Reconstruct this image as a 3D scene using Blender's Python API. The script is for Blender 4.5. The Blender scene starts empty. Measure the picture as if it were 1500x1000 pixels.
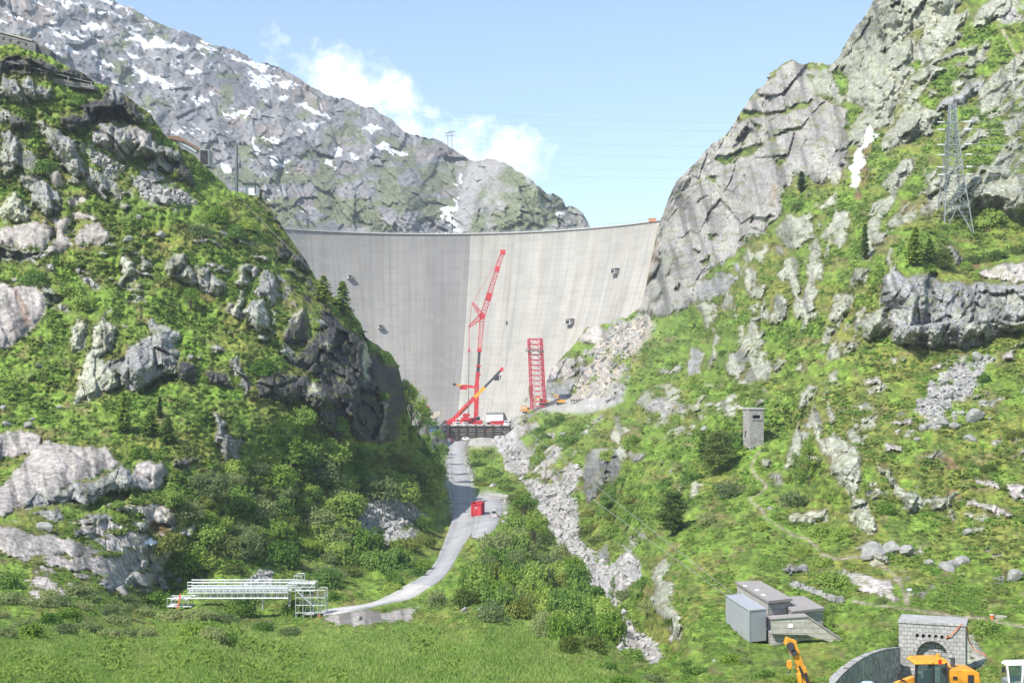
import bpy, bmesh, math, random
import numpy as np
from mathutils import Vector, Matrix
R = math.radians
rnd = random.Random(7)
rng = np.random.default_rng(11)
scene = bpy.context.scene
COL = scene.collection
FOC = 2000.0; CX = 750.0; HZ = 580.0

def pt(px, py, D):
    return Vector(((px - CX) / FOC * D, D, (HZ - py) / FOC * D))

# ------------------------------------------------------------------ tagging
def tag(o, label=None, cat=None, group=None, kind=None):
    if label: o['label'] = label
    if cat: o['category'] = cat
    if group: o['group'] = group
    if kind: o['kind'] = kind
    return o

def thing(name, label, cat, loc=(0, 0, 0), rz=0.0, group=None):
    o = bpy.data.objects.new(name, None)
    o.empty_display_size = 0.5
    COL.objects.link(o)
    o.location = loc; o.rotation_euler = (0, 0, rz)
    return tag(o, label, cat, group)

def link_mesh(name, me, parent=None, loc=None):
    o = bpy.data.objects.new(name, me)
    COL.objects.link(o)
    if parent is not None: o.parent = parent
    if loc is not None: o.location = loc
    return o

def np_mesh(name, V, F, mat=None, smooth=False):
    """V (n,3), F (m,k) all faces with the same corner count"""
    V = np.asarray(V, dtype=np.float32); F = np.asarray(F, dtype=np.int32)
    me = bpy.data.meshes.new(name)
    m, k = F.shape
    me.vertices.add(len(V)); me.vertices.foreach_set('co', V.ravel())
    me.loops.add(m * k); me.loops.foreach_set('vertex_index', F.ravel())
    me.polygons.add(m)
    me.polygons.foreach_set('loop_start', np.arange(0, m * k, k, dtype=np.int32))
    me.polygons.foreach_set('loop_total', np.full(m, k, dtype=np.int32))
    me.update(calc_edges=True)
    me.polygons.foreach_set('use_smooth', np.full(m, smooth, dtype=bool))
    if mat: me.materials.append(mat)
    return me

def set_col(me, name, C):
    a = me.color_attributes.new(name, 'FLOAT_COLOR', 'POINT')
    C4 = np.ones((len(C), 4), dtype=np.float32); C4[:, :3] = C
    a.data.foreach_set('color', C4.ravel())

def set_float(me, name, v):
    a = me.attributes.new(name, 'FLOAT', 'POINT')
    a.data.foreach_set('value', np.asarray(v, dtype=np.float32))

class MB:
    """collects boxes, bars and tubes; build() links them as ONE mesh object"""
    def __init__(s): s.v = []; s.f = []
    def add(s, vs, fs):
        n = len(s.v); s.v += [Vector(v) for v in vs]; s.f += [[n + i for i in f] for f in fs]; return s
    def box(s, c, size, rz=0.0, rot=None, taper=(1, 1)):
        hx, hy, hz = size[0] / 2, size[1] / 2, size[2] / 2
        M = rot if rot is not None else Matrix.Rotation(rz, 3, 'Z')
        vs = []
        for z in (-1, 1):
            tx, ty = (taper if z > 0 else (1, 1))
            for x, y in ((-1, -1), (1, -1), (1, 1), (-1, 1)):
                vs.append(Vector(c) + M @ Vector((x * hx * tx, y * hy * ty, z * hz)))
        return s.add(vs, [[3, 2, 1, 0], [4, 5, 6, 7], [0, 1, 5, 4], [1, 2, 6, 5], [2, 3, 7, 6], [3, 0, 4, 7]])
    def bar(s, a, b, w, h=None, n=4):
        a, b = Vector(a), Vector(b); d = (b - a)
        if d.length < 1e-6: return s
        d.normalize(); h = h or w
        up = Vector((0, 0, 1)) if abs(d.z) < .95 else Vector((0, 1, 0))
        x = d.cross(up).normalized(); y = x.cross(d)
        vs = []
        for p in (a, b):
            for k in range(n):
                t = 2 * math.pi * (k + .5) / n
                r = math.sqrt(2) / 2 if n == 4 else .5
                vs.append(p + x * (math.cos(t) * w * r) + y * (math.sin(t) * h * r))
        fs = [[k, (k + 1) % n, n + (k + 1) % n, n + k] for k in range(n)]
        fs += [list(range(n))[::-1], list(range(n, 2 * n))]
        return s.add(vs, fs)
    def tube(s, a, b, r, n=8, r2=None):
        a, b = Vector(a), Vector(b); d = (b - a).normalized(); r2 = r if r2 is None else r2
        up = Vector((0, 0, 1)) if abs(d.z) < .95 else Vector((0, 1, 0))
        x = d.cross(up).normalized(); y = x.cross(d); vs = []
        for p, q in ((a, r), (b, r2)):
            for k in range(n):
                t = 2 * math.pi * k / n
                vs.append(p + (x * math.cos(t) + y * math.sin(t)) * q)
        fs = [[k, (k + 1) % n, n + (k + 1) % n, n + k] for k in range(n)]
        fs += [list(range(n))[::-1], list(range(n, 2 * n))]
        return s.add(vs, fs)
    def poly(s, pts, r, n=5):
        for a, b in zip(pts[:-1], pts[1:]): s.tube(a, b, r, n)
        return s
    def prism(s, base, d):
        """planar polygon base extruded by the vector d"""
        n = len(base); d = Vector(d); b = [Vector(p) for p in base]
        vs = b + [p + d for p in b]
        fs = [list(range(n)), list(range(n, 2 * n))[::-1]] + [[k, n + k, n + (k + 1) % n, (k + 1) % n] for k in range(n)]
        return s.add(vs, fs)
    def lattice(s, a, b, w0, w1, nseg, chord, brace):
        a, b = Vector(a), Vector(b); d = (b - a).normalized()
        x = d.cross(Vector((0, 1, 0)))
        if x.length < .1: x = d.cross(Vector((1, 0, 0)))
        x.normalize(); y = d.cross(x).normalized()
        def cor(t):
            p = a.lerp(b, t); w = (w0 + (w1 - w0) * t) / 2
            return [p + x * w * i + y * w * j for i, j in ((-1, -1), (1, -1), (1, 1), (-1, 1))]
        for k in range(nseg):
            c0, c1 = cor(k / nseg), cor((k + 1) / nseg)
            for q in range(4):
                s.bar(c0[q], c1[q], chord)
                s.bar(c1[q], c1[(q + 1) % 4], brace)
                s.bar(c0[q] if k % 2 else c0[(q + 1) % 4], c1[(q + 1) % 4] if k % 2 else c1[q], brace)
        return s
    def build(s, name, mat, parent=None, smooth=False, bevel=0.0, recalc=True):
        loc = Vector((0, 0, 0)); M = Matrix.Identity(4)
        if parent is not None and parent.get('_world', 1):
            M = (Matrix.Translation(world_loc(parent)) @ Matrix.Rotation(world_rz(parent), 4, 'Z')).inverted()
        me = bpy.data.meshes.new(name)
        me.from_pydata([tuple(M @ v) for v in s.v], [], s.f)
        bm = bmesh.new(); bm.from_mesh(me)
        if recalc: bmesh.ops.recalc_face_normals(bm, faces=bm.faces)
        if bevel > 0:
            bmesh.ops.bevel(bm, geom=list(bm.edges), offset=bevel, segments=1, affect='EDGES', clamp_overlap=True)
        bm.to_mesh(me); bm.free()
        for p in me.polygons: p.use_smooth = smooth
        if mat: me.materials.append(mat)
        return link_mesh(name, me, parent)

def world_loc(o):
    p = Vector(o.location)
    while o.parent: o = o.parent; p = p + o.location
    return p
def world_rz(o):
    a = o.rotation_euler.z
    while o.parent: o = o.parent; a += o.rotation_euler.z
    return a

# ------------------------------------------------------------------ materials
def mat_nodes(name):
    m = bpy.data.materials.new(name); m.use_nodes = True
    nt = m.node_tree; b = nt.nodes['Principled BSDF']
    return m, nt, b
def nd(nt, t, **kw):
    n = nt.nodes.new(t)
    for k, v in kw.items(): setattr(n, k, v)
    return n
def mix_mul(nt, a, b, fac=1.0):
    n = nd(nt, 'ShaderNodeMix', data_type='RGBA', blend_type='MULTIPLY')
    n.inputs[0].default_value = fac
    nt.links.new(a, n.inputs[6]); nt.links.new(b, n.inputs[7]); return n.outputs[2]
def ramp(nt, fac, stops):
    r = nd(nt, 'ShaderNodeValToRGB'); cr = r.color_ramp
    while len(cr.elements) < len(stops): cr.elements.new(.5)
    for e, (p, c) in zip(cr.elements, stops):
        e.position = p; e.color = (c, c, c, 1) if isinstance(c, (int, float)) else (*c, 1)
    nt.links.new(fac, r.inputs[0]); return r.outputs[0]
def noise(nt, vec, scale, detail=4, rough=.6):
    n = nd(nt, 'ShaderNodeTexNoise'); n.inputs['Scale'].default_value = scale
    n.inputs['Detail'].default_value = detail; n.inputs['Roughness'].default_value = rough
    if vec is not None: nt.links.new(vec, n.inputs['Vector'])
    return n.outputs['Fac']
def objco(nt): return nd(nt, 'ShaderNodeTexCoord').outputs['Object']

def paint(name, col, rough=.5, metal=0.0, wear=.25, scale=1.5):
    m, nt, b = mat_nodes(name)
    f = noise(nt, objco(nt), scale, 5)
    lo = tuple(c * (1 - wear) for c in col)
    hi = tuple(min(1, c * (1 + wear * .5)) for c in col)
    nt.links.new(ramp(nt, f, [(.3, lo), (.7, hi)]), b.inputs['Base Color'])
    b.inputs['Roughness'].default_value = rough; b.inputs['Metallic'].default_value = metal
    return m
def glassy(name, col=(.02, .025, .03)):
    m, nt, b = mat_nodes(name); b.inputs['Base Color'].default_value = (*col, 1)
    b.inputs['Roughness'].default_value = .08; return m

# ------------------------------------------------------------------ numpy noise
def _h(ix, iy, seed):
    n = (ix.astype(np.int64) * 374761393 + iy.astype(np.int64) * 668265263 + seed * 144665) & 0xffffffff
    n = ((n ^ (n >> 13)) * 1274126177) & 0xffffffff
    n = (n ^ (n >> 16)) * 2246822519 & 0xffffffff
    return ((n ^ (n >> 15)) & 0xffffff).astype(np.float64) / 0xffffff
def vnoise(x, y, seed=0):
    x0 = np.floor(x); y0 = np.floor(y); fx = x - x0; fy = y - y0
    u = fx * fx * fx * (fx * (fx * 6 - 15) + 10); v = fy * fy * fy * (fy * (fy * 6 - 15) + 10)
    a = _h(x0, y0, seed); b = _h(x0 + 1, y0, seed); c = _h(x0, y0 + 1, seed); d = _h(x0 + 1, y0 + 1, seed)
    return (a + (b - a) * u) * (1 - v) + (c + (d - c) * u) * v
def fbm(x, y, sc, octv=4, seed=0, gain=.5):
    """zero-mean, about -1..1; sc = size of the largest feature"""
    s = 0; a = 1; t = 0; f = 1.0 / sc
    for o in range(octv):
        s = s + a * (vnoise(x * f + 17.3 * o, y * f - 9.1 * o, seed + o) - .5) * 2; t += a; a *= gain; f *= 2.03
    return s / t * 1.6
def facets(x, y, cell, ang=0.0, anis=1.0, seed=0):
    """random tilted planes on a Voronoi tiling; returns plane height and edge distance"""
    ca, sa = math.cos(ang), math.sin(ang)
    u = (x * ca + y * sa) / (cell * anis); v = (-x * sa + y * ca) / cell
    iu = np.floor(u); iv = np.floor(v)
    d1 = np.full(u.shape, 9e9); d2 = np.full(u.shape, 9e9); out = np.zeros(u.shape)
    for du in (-1, 0, 1):
        for dv in (-1, 0, 1):
            cu = iu + du; cv = iv + dv
            qx = cu + _h(cu, cv, seed); qy = cv + _h(cu, cv, seed + 1)
            ex = u - qx; ey = v - qy; d = ex * ex + ey * ey
            val = (_h(cu, cv, seed + 2) - .5) * 2 * ex + (_h(cu, cv, seed + 3) - .5) * 2 * ey + (_h(cu, cv, seed + 4) - .5) * .9
            near = d < d1
            d2 = np.where(near, d1, np.minimum(d2, d))
            out = np.where(near, val, out); d1 = np.where(near, d, d1)
    return out, np.sqrt(d2) - np.sqrt(d1)
def sstep(a, b, x):
    t = np.clip((x - a) / (b - a), 0, 1); return t * t * (3 - 2 * t)
def box1(a, r, ax):
    r = max(1, int(round(r))); p = np.concatenate([np.repeat(a.take([0], ax), r + 1, ax), a, np.repeat(a.take([-1], ax), r, ax)], ax)
    c = np.cumsum(p, ax); n = a.shape[ax]
    hi = c.take(np.arange(2 * r + 1, 2 * r + 1 + n), ax); lo = c.take(np.arange(0, n), ax)
    return (hi - lo) / (2 * r + 1)
def blur(a, r, axes=(0, 1)):
    for ax in axes:
        for _ in range(2): a = box1(a, r, ax)
    return a
def pip(X, Y, P):
    """signed distance to the polygon, positive inside"""
    P = np.asarray(P, float); n = len(P); d = np.full(X.shape, 9e9); ins = np.zeros(X.shape, bool)
    for i in range(n):
        ax, ay = P[i]; bx, by = P[(i + 1) % n]
        ex, ey = bx - ax, by - ay; L = ex * ex + ey * ey + 1e-9
        t = np.clip(((X - ax) * ex + (Y - ay) * ey) / L, 0, 1)
        d = np.minimum(d, (X - ax - t * ex) ** 2 + (Y - ay - t * ey) ** 2)
        c = ((ay > Y) != (by > Y)) & (X < (bx - ax) * (Y - ay) / (by - ay + 1e-12) + ax)
        ins ^= c
    return np.where(ins, 1, -1) * np.sqrt(d)
def inside(px, py, P):
    c = False; n = len(P)
    for i in range(n):
        ax, ay = P[i]; bx, by = P[(i + 1) % n]
        if (ay > py) != (by > py) and px < (bx - ax) * (py - ay) / (by - ay + 1e-12) + ax: c = not c
    return c
# =================================================================== NEAR TERRAIN
GS = 1.5; GX0, GX1, GY0, GY1 = -160.0, 1660.0, -40.0, 1110.0
gx = np.arange(GX0, GX1 + .1, GS); gy = np.arange(GY0, GY1 + .1, GS)
PX, PY = np.meshgrid(gx, gy)

CTRL = [
 # meadow and valley floor
 (0,1000,62),(300,1000,58),(600,1000,60),(900,1000,66),(1150,1000,64),(1275,1060,66),(1370,1060,72),(1500,1000,70),(-150,1000,64),(1650,1000,72),
 (0,1100,45),(400,1100,43),(800,1100,45),(1200,1100,46),(1600,1100,48),
 (0,950,88),(300,950,86),(550,950,88),(700,950,90),(850,950,98),(0,895,128),(120,895,138),(250,908,172),(350,912,172),(470,908,176),
 (560,922,132),(650,915,140),(760,920,128),(600,898,178),(700,880,165),(540,892,186),
 (930,945,150),(985,965,118),(900,850,215),(870,820,240),(820,760,310),(790,720,370),(760,680,440),(745,655,520),(735,640,622),(735,650,596),
 (580,880,200),(640,820,250),(665,790,280),(700,752,310),(735,752,312),(675,700,420),(668,650,600),(690,648,606),(645,640,600),(700,622,625),(650,621,625),(760,618,620),(700,606,700),
 # left hillside
 (640,665,545),(632,645,530),(614,640,440),(598,612,362),(580,580,330),(500,560,280),(450,600,260),(430,520,270),(500,470,302),(525,475,312),(430,400,302),(430,350,320),(380,290,322),(330,260,318),(290,230,312),(270,250,306),(200,170,302),(130,110,302),(70,80,300),(0,70,300),(-150,60,300),
 (0,180,292),(100,200,291),(200,250,294),(300,300,298),(-150,300,282),(0,300,284),(150,300,284),(250,300,288),(350,330,299),(0,450,258),(150,480,256),(250,480,261),(350,450,272),(400,430,284),(-150,600,225),(0,600,228),(150,600,230),(250,600,236),(350,560,252),(350,650,238),(450,680,258),(550,680,288),(620,690,338),
 (0,700,204),(100,680,210),(200,680,214),(250,700,216),(0,780,170),(100,800,176),(250,800,202),(0,850,150),(150,860,164),(400,750,236),(500,760,252),(575,765,268),(620,765,284),(600,830,230),(450,865,206),(350,865,196),(640,785,280),(655,700,420),(-150,800,160),
 # centre
 (750,800,250),(700,830,222),(780,830,228),(800,895,158),(870,885,170),(740,690,425),(730,655,550),
 # right hillside
 (985,900,132),(960,840,170),(1000,830,162),(1120,935,119),(1060,890,128),(1200,940,113),(1240,942,111),(1120,850,137),(1000,965,104),(1150,985,80),
 (1200,900,121),(1300,880,124),(1320,975,95),(1410,985,94),(1275,988,90),(1300,978,94),(1335,990,96),(1258,1003,86),(1300,1000,91),(1365,1003,95),(1225,985,74),(1243,968,79),(1268,955,84.5),(1298,946,89),(1450,950,102),(1500,900,121),(1450,850,136),(1300,830,142),(1200,800,162),(1150,750,182),(1110,700,207),(1103,652,222),(1050,700,217),(1000,740,207),(950,770,217),(900,760,268),(880,700,302),(920,660,284),(1000,640,256),(1050,600,248),(1150,600,230),(1250,600,212),(1180,650,203),(1260,740,167),(1400,760,162),(1500,760,157),(1400,600,200),(1500,600,196),(1300,530,227),(1400,500,230),(1500,490,226),(1330,400,250),(1490,400,246),(1340,350,264),(1405,342,283),(1500,350,278),(1650,600,180),(1650,350,255),(1650,800,145),(1650,100,400),
 (1200,500,254),(1100,500,290),(1000,530,365),(930,560,435),(860,592,555),(800,594,600),(775,640,505),(830,640,435),(850,600,545),(850,520,642),(900,480,630),(945,450,605),(960,400,595),(968,322,610),(1000,250,575),(1000,400,520),(1050,450,395),(1080,350,450),(1100,200,530),(1150,100,540),(1200,95,525),(1150,250,425),(1180,290,372),(1250,280,345),(1265,200,375),(1220,150,450),(1280,0,470),(1400,0,420),(1500,0,395),(1350,100,388),(1450,150,348),(1350,200,348),(1500,200,322),(1300,300,308),(1400,260,296),(1500,280,290),(1200,380,298),(1100,420,338),
 (1172,560,244),(1206,560,230),(1163,640,224),(1196,640,206),(1238,720,172),(1196,740,183),
 (795,600,590),(768,600,610),(790,612,560),
]
def tps_fit(P):
    P = np.array(P, float); X = P[:, :2] / 300.0; L = np.log(P[:, 2]); n = len(P)
    d2 = ((X[:, None] - X[None]) ** 2).sum(-1); K = .5 * d2 * np.log(d2 + 1e-12)
    A = np.zeros((n + 3, n + 3)); A[:n, :n] = K + np.eye(n) * 2e-3
    A[:n, n] = 1; A[:n, n + 1:] = X; A[n, :n] = 1; A[n + 1:, :n] = X.T
    w = np.linalg.solve(A, np.concatenate([L, np.zeros(3)]))
    def ev(px, py):
        q = np.stack([px.ravel(), py.ravel()], 1) / 300.0; out = np.zeros(len(q))
        for i in range(0, len(q), 20000):
            s = q[i:i + 20000]; d = ((s[:, None] - X[None]) ** 2).sum(-1)
            out[i:i + 20000] = (.5 * d * np.log(d + 1e-12)) @ w[:n] + w[n] + s @ w[n + 1:]
        return out.reshape(px.shape)
    return ev
def grid_sample(F, px, py):
    u = np.clip((np.asarray(px, float) - GX0) / GS, 0, len(gx) - 1.001); v = np.clip((np.asarray(py, float) - GY0) / GS, 0, len(gy) - 1.001)
    i = u.astype(int); j = v.astype(int); fu = u - i; fv = v - j
    return (F[j, i] * (1 - fu) + F[j, i + 1] * fu) * (1 - fv) + (F[j + 1, i] * (1 - fu) + F[j + 1, i + 1] * fu) * fv
_ev = tps_fit(CTRL)
_cs = 7.5
cx_ = np.arange(GX0, GX1 + _cs, _cs); cy_ = np.arange(GY0, GY1 + _cs, _cs)
_CX, _CY = np.meshgrid(cx_, cy_); _CL = _ev(_CX, _CY)
def _up(C):
    u = np.clip((PX - GX0) / _cs, 0, len(cx_) - 1.001); v = np.clip((PY - GY0) / _cs, 0, len(cy_) - 1.001)
    i = u.astype(int); j = v.astype(int); fu = u - i; fv = v - j
    return (C[j, i] * (1 - fu) + C[j, i + 1] * fu) * (1 - fv) + (C[j + 1, i] * (1 - fu) + C[j + 1, i + 1] * fu) * fv
D0 = np.exp(blur(_up(_CL), 4))
D0 = np.clip(D0, 38, 800)

# skyline of the near ground, as a function of px
SKY = [(-160,44),(0,66),(20,64),(50,74),(75,84),(100,99),(128,113),(140,122),(157,127),(180,138),(200,152),(208,158),(222,165),(236,190),(246,200),(262,212),(275,222),(292,236),(307,248),(322,262),(335,280),(360,284),(380,290),(392,300),(405,318),(415,336),(425,352),(440,372),(452,390),(463,410),(478,428),(500,440),(515,452),(528,470),(535,492),(556,506),(572,516),(582,530),(586,545),(592,575),(597,600),(604,622),(616,636),(630,642),(640,640),(645,622),(650,616),(745,616),(752,612),(770,604),(782,596),(797,590),(801,560),(812,537),(835,514),(846,502),(860,480),(890,474),(900,468),(925,459),(940,450),(950,400),(962,340),(968,324),(969,320),(978,297),(990,268),(1000,256),(1015,241),(1032,222),(1050,207),(1068,190),(1080,172),(1098,146),(1107,134),(1120,128),(1127,108),(1145,94),(1160,87),(1178,95),(1200,93),(1214,95),(1228,82),(1240,62),(1252,42),(1263,28),(1272,14),(1280,0),(1300,-34),(1330,-38),(1660,-38)]
_sx = np.array([p[0] for p in SKY], float); _sy = np.array([p[1] for p in SKY], float)
def skyline(px):
    px = np.asarray(px, float)
    s = np.interp(px, _sx, _sy)
    j = fbm(px, px * 0, 26, 4, 77) * 3.0 + fbm(px, px * 0 + 9, 6, 2, 78) * 1.3
    flat = sstep(634, 642, px) * (1 - sstep(752, 765, px))
    flat = np.maximum(flat, sstep(944, 950, px) * (1 - sstep(966, 970, px)))
    return s + j * (1 - flat)

# ------------------------------------------------------------------ traced outcrops: (tile x0, y0, scale, tint, points)
def T(x0, y0, k, pts): return [(x0 + x / k, y0 + y / k) for x, y in pts]
ROCKS = []
def rk(x0, y0, k, tint, *polys):
    for p in polys: ROCKS.append((tint, T(x0, y0, k, p)))
a = (0, 50, 4)
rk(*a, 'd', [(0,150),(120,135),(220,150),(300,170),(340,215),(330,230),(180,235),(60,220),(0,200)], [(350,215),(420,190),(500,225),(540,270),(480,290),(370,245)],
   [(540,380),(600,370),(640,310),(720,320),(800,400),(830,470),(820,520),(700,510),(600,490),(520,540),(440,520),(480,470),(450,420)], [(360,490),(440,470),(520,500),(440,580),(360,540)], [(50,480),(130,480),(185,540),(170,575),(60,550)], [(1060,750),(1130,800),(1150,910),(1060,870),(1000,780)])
rk(*a, 'g', [(0,250),(60,265),(130,320),(180,390),(100,405),(0,360)], [(130,265),(180,250),(230,300),(300,330),(310,390),(200,400),(150,330)], [(635,310),(720,325),(800,395),(740,350),(700,425),(660,370)],
   [(0,570),(60,570),(130,640),(110,760),(60,820),(0,830)], [(220,570),(330,540),(400,600),(430,640),(480,740),(510,830),(440,820),(340,765),(370,760),(330,690),(270,640)],
   [(130,840),(190,820),(210,860),(170,890),(135,870)], [(190,930),(260,860),(330,970),(340,1000),(190,1000)], [(540,560),(640,540),(760,530),(860,570),(920,650),(1040,690),(1060,750),(960,720),(800,720),(700,730),(620,680),(550,640)], [(900,440),(950,520),(985,590),(940,560),(890,480)])
rk(*a, 'p', [(270,800),(350,795),(385,880),(320,890)], [(760,530),(880,580),(910,680),(780,620)])
a = (0, 280, 5)
rk(*a, 'w', [(0,150),(60,60),(110,20),(150,60),(230,170),(200,220),(100,220),(0,200)], [(900,490),(925,470),(1000,590),(920,630),(880,690),(870,640)])
rk(*a, 'g', [(230,60),(290,20),(400,60),(430,170),(330,170),(290,110)], [(0,400),(120,400),(270,440),(390,460),(160,510),(0,510)], [(320,700),(440,770),(370,830),(340,780)], [(720,440),(800,450),(760,480)])
rk(*a, 'p', [(480,60),(560,40),(660,40),(580,90),(520,130)], [(0,280),(100,250),(220,235),(370,250),(390,320),(330,410),(200,400),(0,390)], [(400,190),(500,200),(510,260),(460,310),(560,390),(420,460),(320,440),(400,380)],
   [(500,160),(630,150),(710,200),(650,220),(560,230)], [(560,290),(720,225),(800,280),(830,340),(760,390),(640,410),(570,380)], [(-400,640),(0,690),(120,690),(240,690),(330,760),(350,900),(240,1000),(160,1090),(0,1160),(-400,1200)])
a = (200, 300, 5)
rk(*a, 'w', [(200,430),(270,365),(350,365),(380,430),(320,490),(240,530)], [(720,600),(750,450),(800,430),(850,440),(800,500),(810,590),(760,600)], [(670,790),(720,690),(770,630),(780,700),(740,800),(800,840),(720,830)], [(980,860),(1010,775),(1035,790),(1000,880)], [(75,870),(110,840),(250,900),(310,960),(280,1000),(130,960)])
rk(*a, 'g', [(240,530),(320,490),(380,430),(410,490),(440,610),(330,570)], [(420,460),(530,460),(560,520),(660,550),(670,610),(590,660),(500,640),(450,600)], [(520,430),(640,440),(670,500),(560,480)], [(800,490),(870,450),(900,500),(850,550)],
   [(760,790),(830,700),(910,670),(970,790),(950,900),(880,940),(820,860)], [(940,480),(1030,560),(1040,640),(990,740),(960,690),(920,610),(950,560)], [(1090,950),(1130,860),(1200,760),(1240,740),(1250,950),(1180,1000),(1080,990)], [(830,370),(900,360),(970,430),(860,400)],
   [(1080,450),(1240,530),(1180,530),(1090,490)], [(400,260),(540,260),(640,300),(560,290)])
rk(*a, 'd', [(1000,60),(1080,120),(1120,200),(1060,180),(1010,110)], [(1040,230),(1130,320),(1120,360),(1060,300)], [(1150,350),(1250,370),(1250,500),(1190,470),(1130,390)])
a = (380, 400, 3.571)
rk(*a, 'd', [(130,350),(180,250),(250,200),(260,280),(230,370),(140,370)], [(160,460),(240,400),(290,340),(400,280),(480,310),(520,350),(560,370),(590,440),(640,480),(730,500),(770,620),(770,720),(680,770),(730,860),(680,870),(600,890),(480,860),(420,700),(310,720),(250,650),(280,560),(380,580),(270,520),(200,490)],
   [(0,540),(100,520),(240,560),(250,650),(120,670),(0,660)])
rk(*a, 'g', [(20,0),(100,40),(100,110),(60,190),(10,90)], [(100,410),(150,380),(200,420),(160,460)], [(630,640),(665,680),(650,860),(620,880)])
rk(*a, 'w', [(180,220),(240,165),(255,210),(200,250)], [(540,360),(580,390),(590,470),(570,570),(550,560),(545,440)], [(345,340),(370,370),(360,420),(345,410)], [(250,640),(275,560),(330,600)])
a = (0, 440, 4.1667)
rk(*a, 'g', [(640,390),(780,330),(790,270),(920,230),(900,160),(920,115),(1090,210),(1040,250),(1110,330),(1090,440),(1000,470),(830,550),(740,520),(640,560)])
rk(*a, 'w', [(440,170),(480,115),(540,150),(520,270),(460,330),(440,260)], [(450,640),(490,430),(560,250),(600,120),(660,60),(640,110),(700,150),(705,240),(680,310),(620,330),(660,420),(720,450),(640,560),(560,600)])
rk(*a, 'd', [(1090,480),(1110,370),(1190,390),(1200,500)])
a = (0, 620, 4.1667)
rk(*a, 'p', [(-300,60),(0,50),(100,50),(240,80),(230,150),(100,200),(0,215),(-300,230)], [(-300,440),(0,400),(130,220),(280,90),(400,125),(500,125),(650,150),(720,250),(600,310),(450,370),(300,420),(180,450),(60,540),(0,560),(-300,560)], [(820,260),(900,215),(1010,260),(1015,350),(940,400),(800,400)], [(-300,600),(0,610),(90,640),(230,680),(420,700),(570,770),(490,800),(250,790),(150,830),(0,780),(-300,760)], [(230,840),(400,830),(700,870),(740,920),(650,960),(560,900),(350,890)])
rk(*a, 'g', [(180,450),(300,420),(620,330),(740,250),(820,330),(940,400),(800,410),(690,400),(540,490),(400,490),(340,480),(100,520)], [(190,540),(340,510),(400,580),(300,600)], [(510,560),(640,540),(680,580),(600,630)], [(800,600),(900,580),(960,580),(860,680)], [(450,650),(570,640),(580,690),(470,690)], [(600,980),(650,950),(780,990),(700,1010)], [(700,940),(800,880),(900,920),(920,1000),(800,980)])
rk(*a, 'd', [(1050,230),(1220,205),(1110,290),(1050,270)])
a = (200, 440, 4.168)
rk(*a, 'g', [(455,690),(480,680),(550,760),(540,790),(640,850),(620,980),(520,990),(490,880),(500,790)], [(560,340),(610,340),(690,530),(670,600),(630,520),(580,400)])
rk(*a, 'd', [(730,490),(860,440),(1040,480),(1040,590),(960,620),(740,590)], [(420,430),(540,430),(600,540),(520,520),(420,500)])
# right hand side
a = (940, 80, 4)
rk(*a, 'm', [(0,1000),(160,700),(430,430),(560,320),(720,180),(880,20),(970,50),(1000,250),(1200,330),(1200,640),(1060,750),(890,690),(810,850),(700,1000),(120,1000)])
rk(930, 300, 4, 'm', [(0,600),(50,480),(120,200),(180,-20),(860,-20),(830,90),(640,230),(520,330),(400,440),(360,560),(250,640),(130,650),(20,620)])
a = (1200, 0, 4)
rk(*a, 'l', [(250,60),(300,-160),(800,-160),(790,60),(600,150),(450,250),(560,210),(560,320),(530,390),(560,420),(460,620),(400,760),(300,670),(200,620),(110,560),(170,450),(50,430),(120,320),(160,220)],
   [(590,230),(720,190),(840,180),(830,220),(700,280),(560,340)], [(480,610),(560,440),(700,330),(780,290),(930,260),(900,310),(740,350),(680,390),(770,410),(650,470),(580,500),(500,600)], [(370,860),(400,780),(560,590),(620,640),(740,670),(620,800),(500,840),(400,900)], [(620,570),(640,520),(690,510),(690,545)],
   [(780,400),(900,360),(990,340),(1000,360),(860,400)], [(940,600),(1000,500),(1190,430),(1160,470),(1020,540),(960,610)], [(970,690),(1160,560),(1140,640),(1090,670)], [(820,770),(940,640),(920,690),(830,830)], [(870,130),(980,70),(1010,120)], [(1080,750),(1120,730),(1110,780)], [(1080,840),(1180,790),(1160,830),(1110,860)], [(450,990),(540,910),(550,1000)], [(830,850),(900,770),(950,750),(1010,770),(940,830),(830,880)], [(810,450),(900,400),(920,430),(830,470)])
rk(*a, 'g', [(680,650),(720,590),(790,560),(900,470),(960,460),(930,540),(850,600),(740,640)])
a = (1200, 230, 3.704)
rk(*a, 'l', [(365,130),(430,50),(470,0),(510,0),(510,70),(470,130),(380,190),(340,160)], [(560,200),(700,60),(800,0),(690,130),(590,240)], [(600,220),(720,90),(760,90),(640,230)], [(585,330),(660,240),(640,290)], [(880,120),(930,60),(1040,60),(1050,100),(960,120)], [(800,200),(850,150),(990,150),(1060,110),(1200,90),(1700,90),(1700,370),(1111,350),(1010,330),(980,260),(830,250)],
   [(45,390),(75,280),(110,330),(90,380)], [(270,520),(300,440),(370,380),(350,450)], [(160,680),(200,600),(290,610),(240,690)], [(60,880),(90,740),(190,750),(170,830),(100,890)], [(240,850),(380,820),(390,920),(300,1000),(230,990),(230,920)])
rk(*a, 'g', [(330,800),(360,650),(440,570),(420,620),(480,650),(590,625),(640,670),(780,680),(900,690),(1060,690),(1700,720),(1700,960),(1111,950),(1000,960),(880,1010),(800,1040),(690,1010),(600,1040),(520,1030),(390,1000),(390,830)], [(700,490),(740,480),(790,550),(760,590)])
rk(*a, 'p', [(850,640),(960,590),(1111,570),(1700,560),(1700,680),(1111,680),(900,660)])
a = (1130, 480, 2.941)
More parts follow.
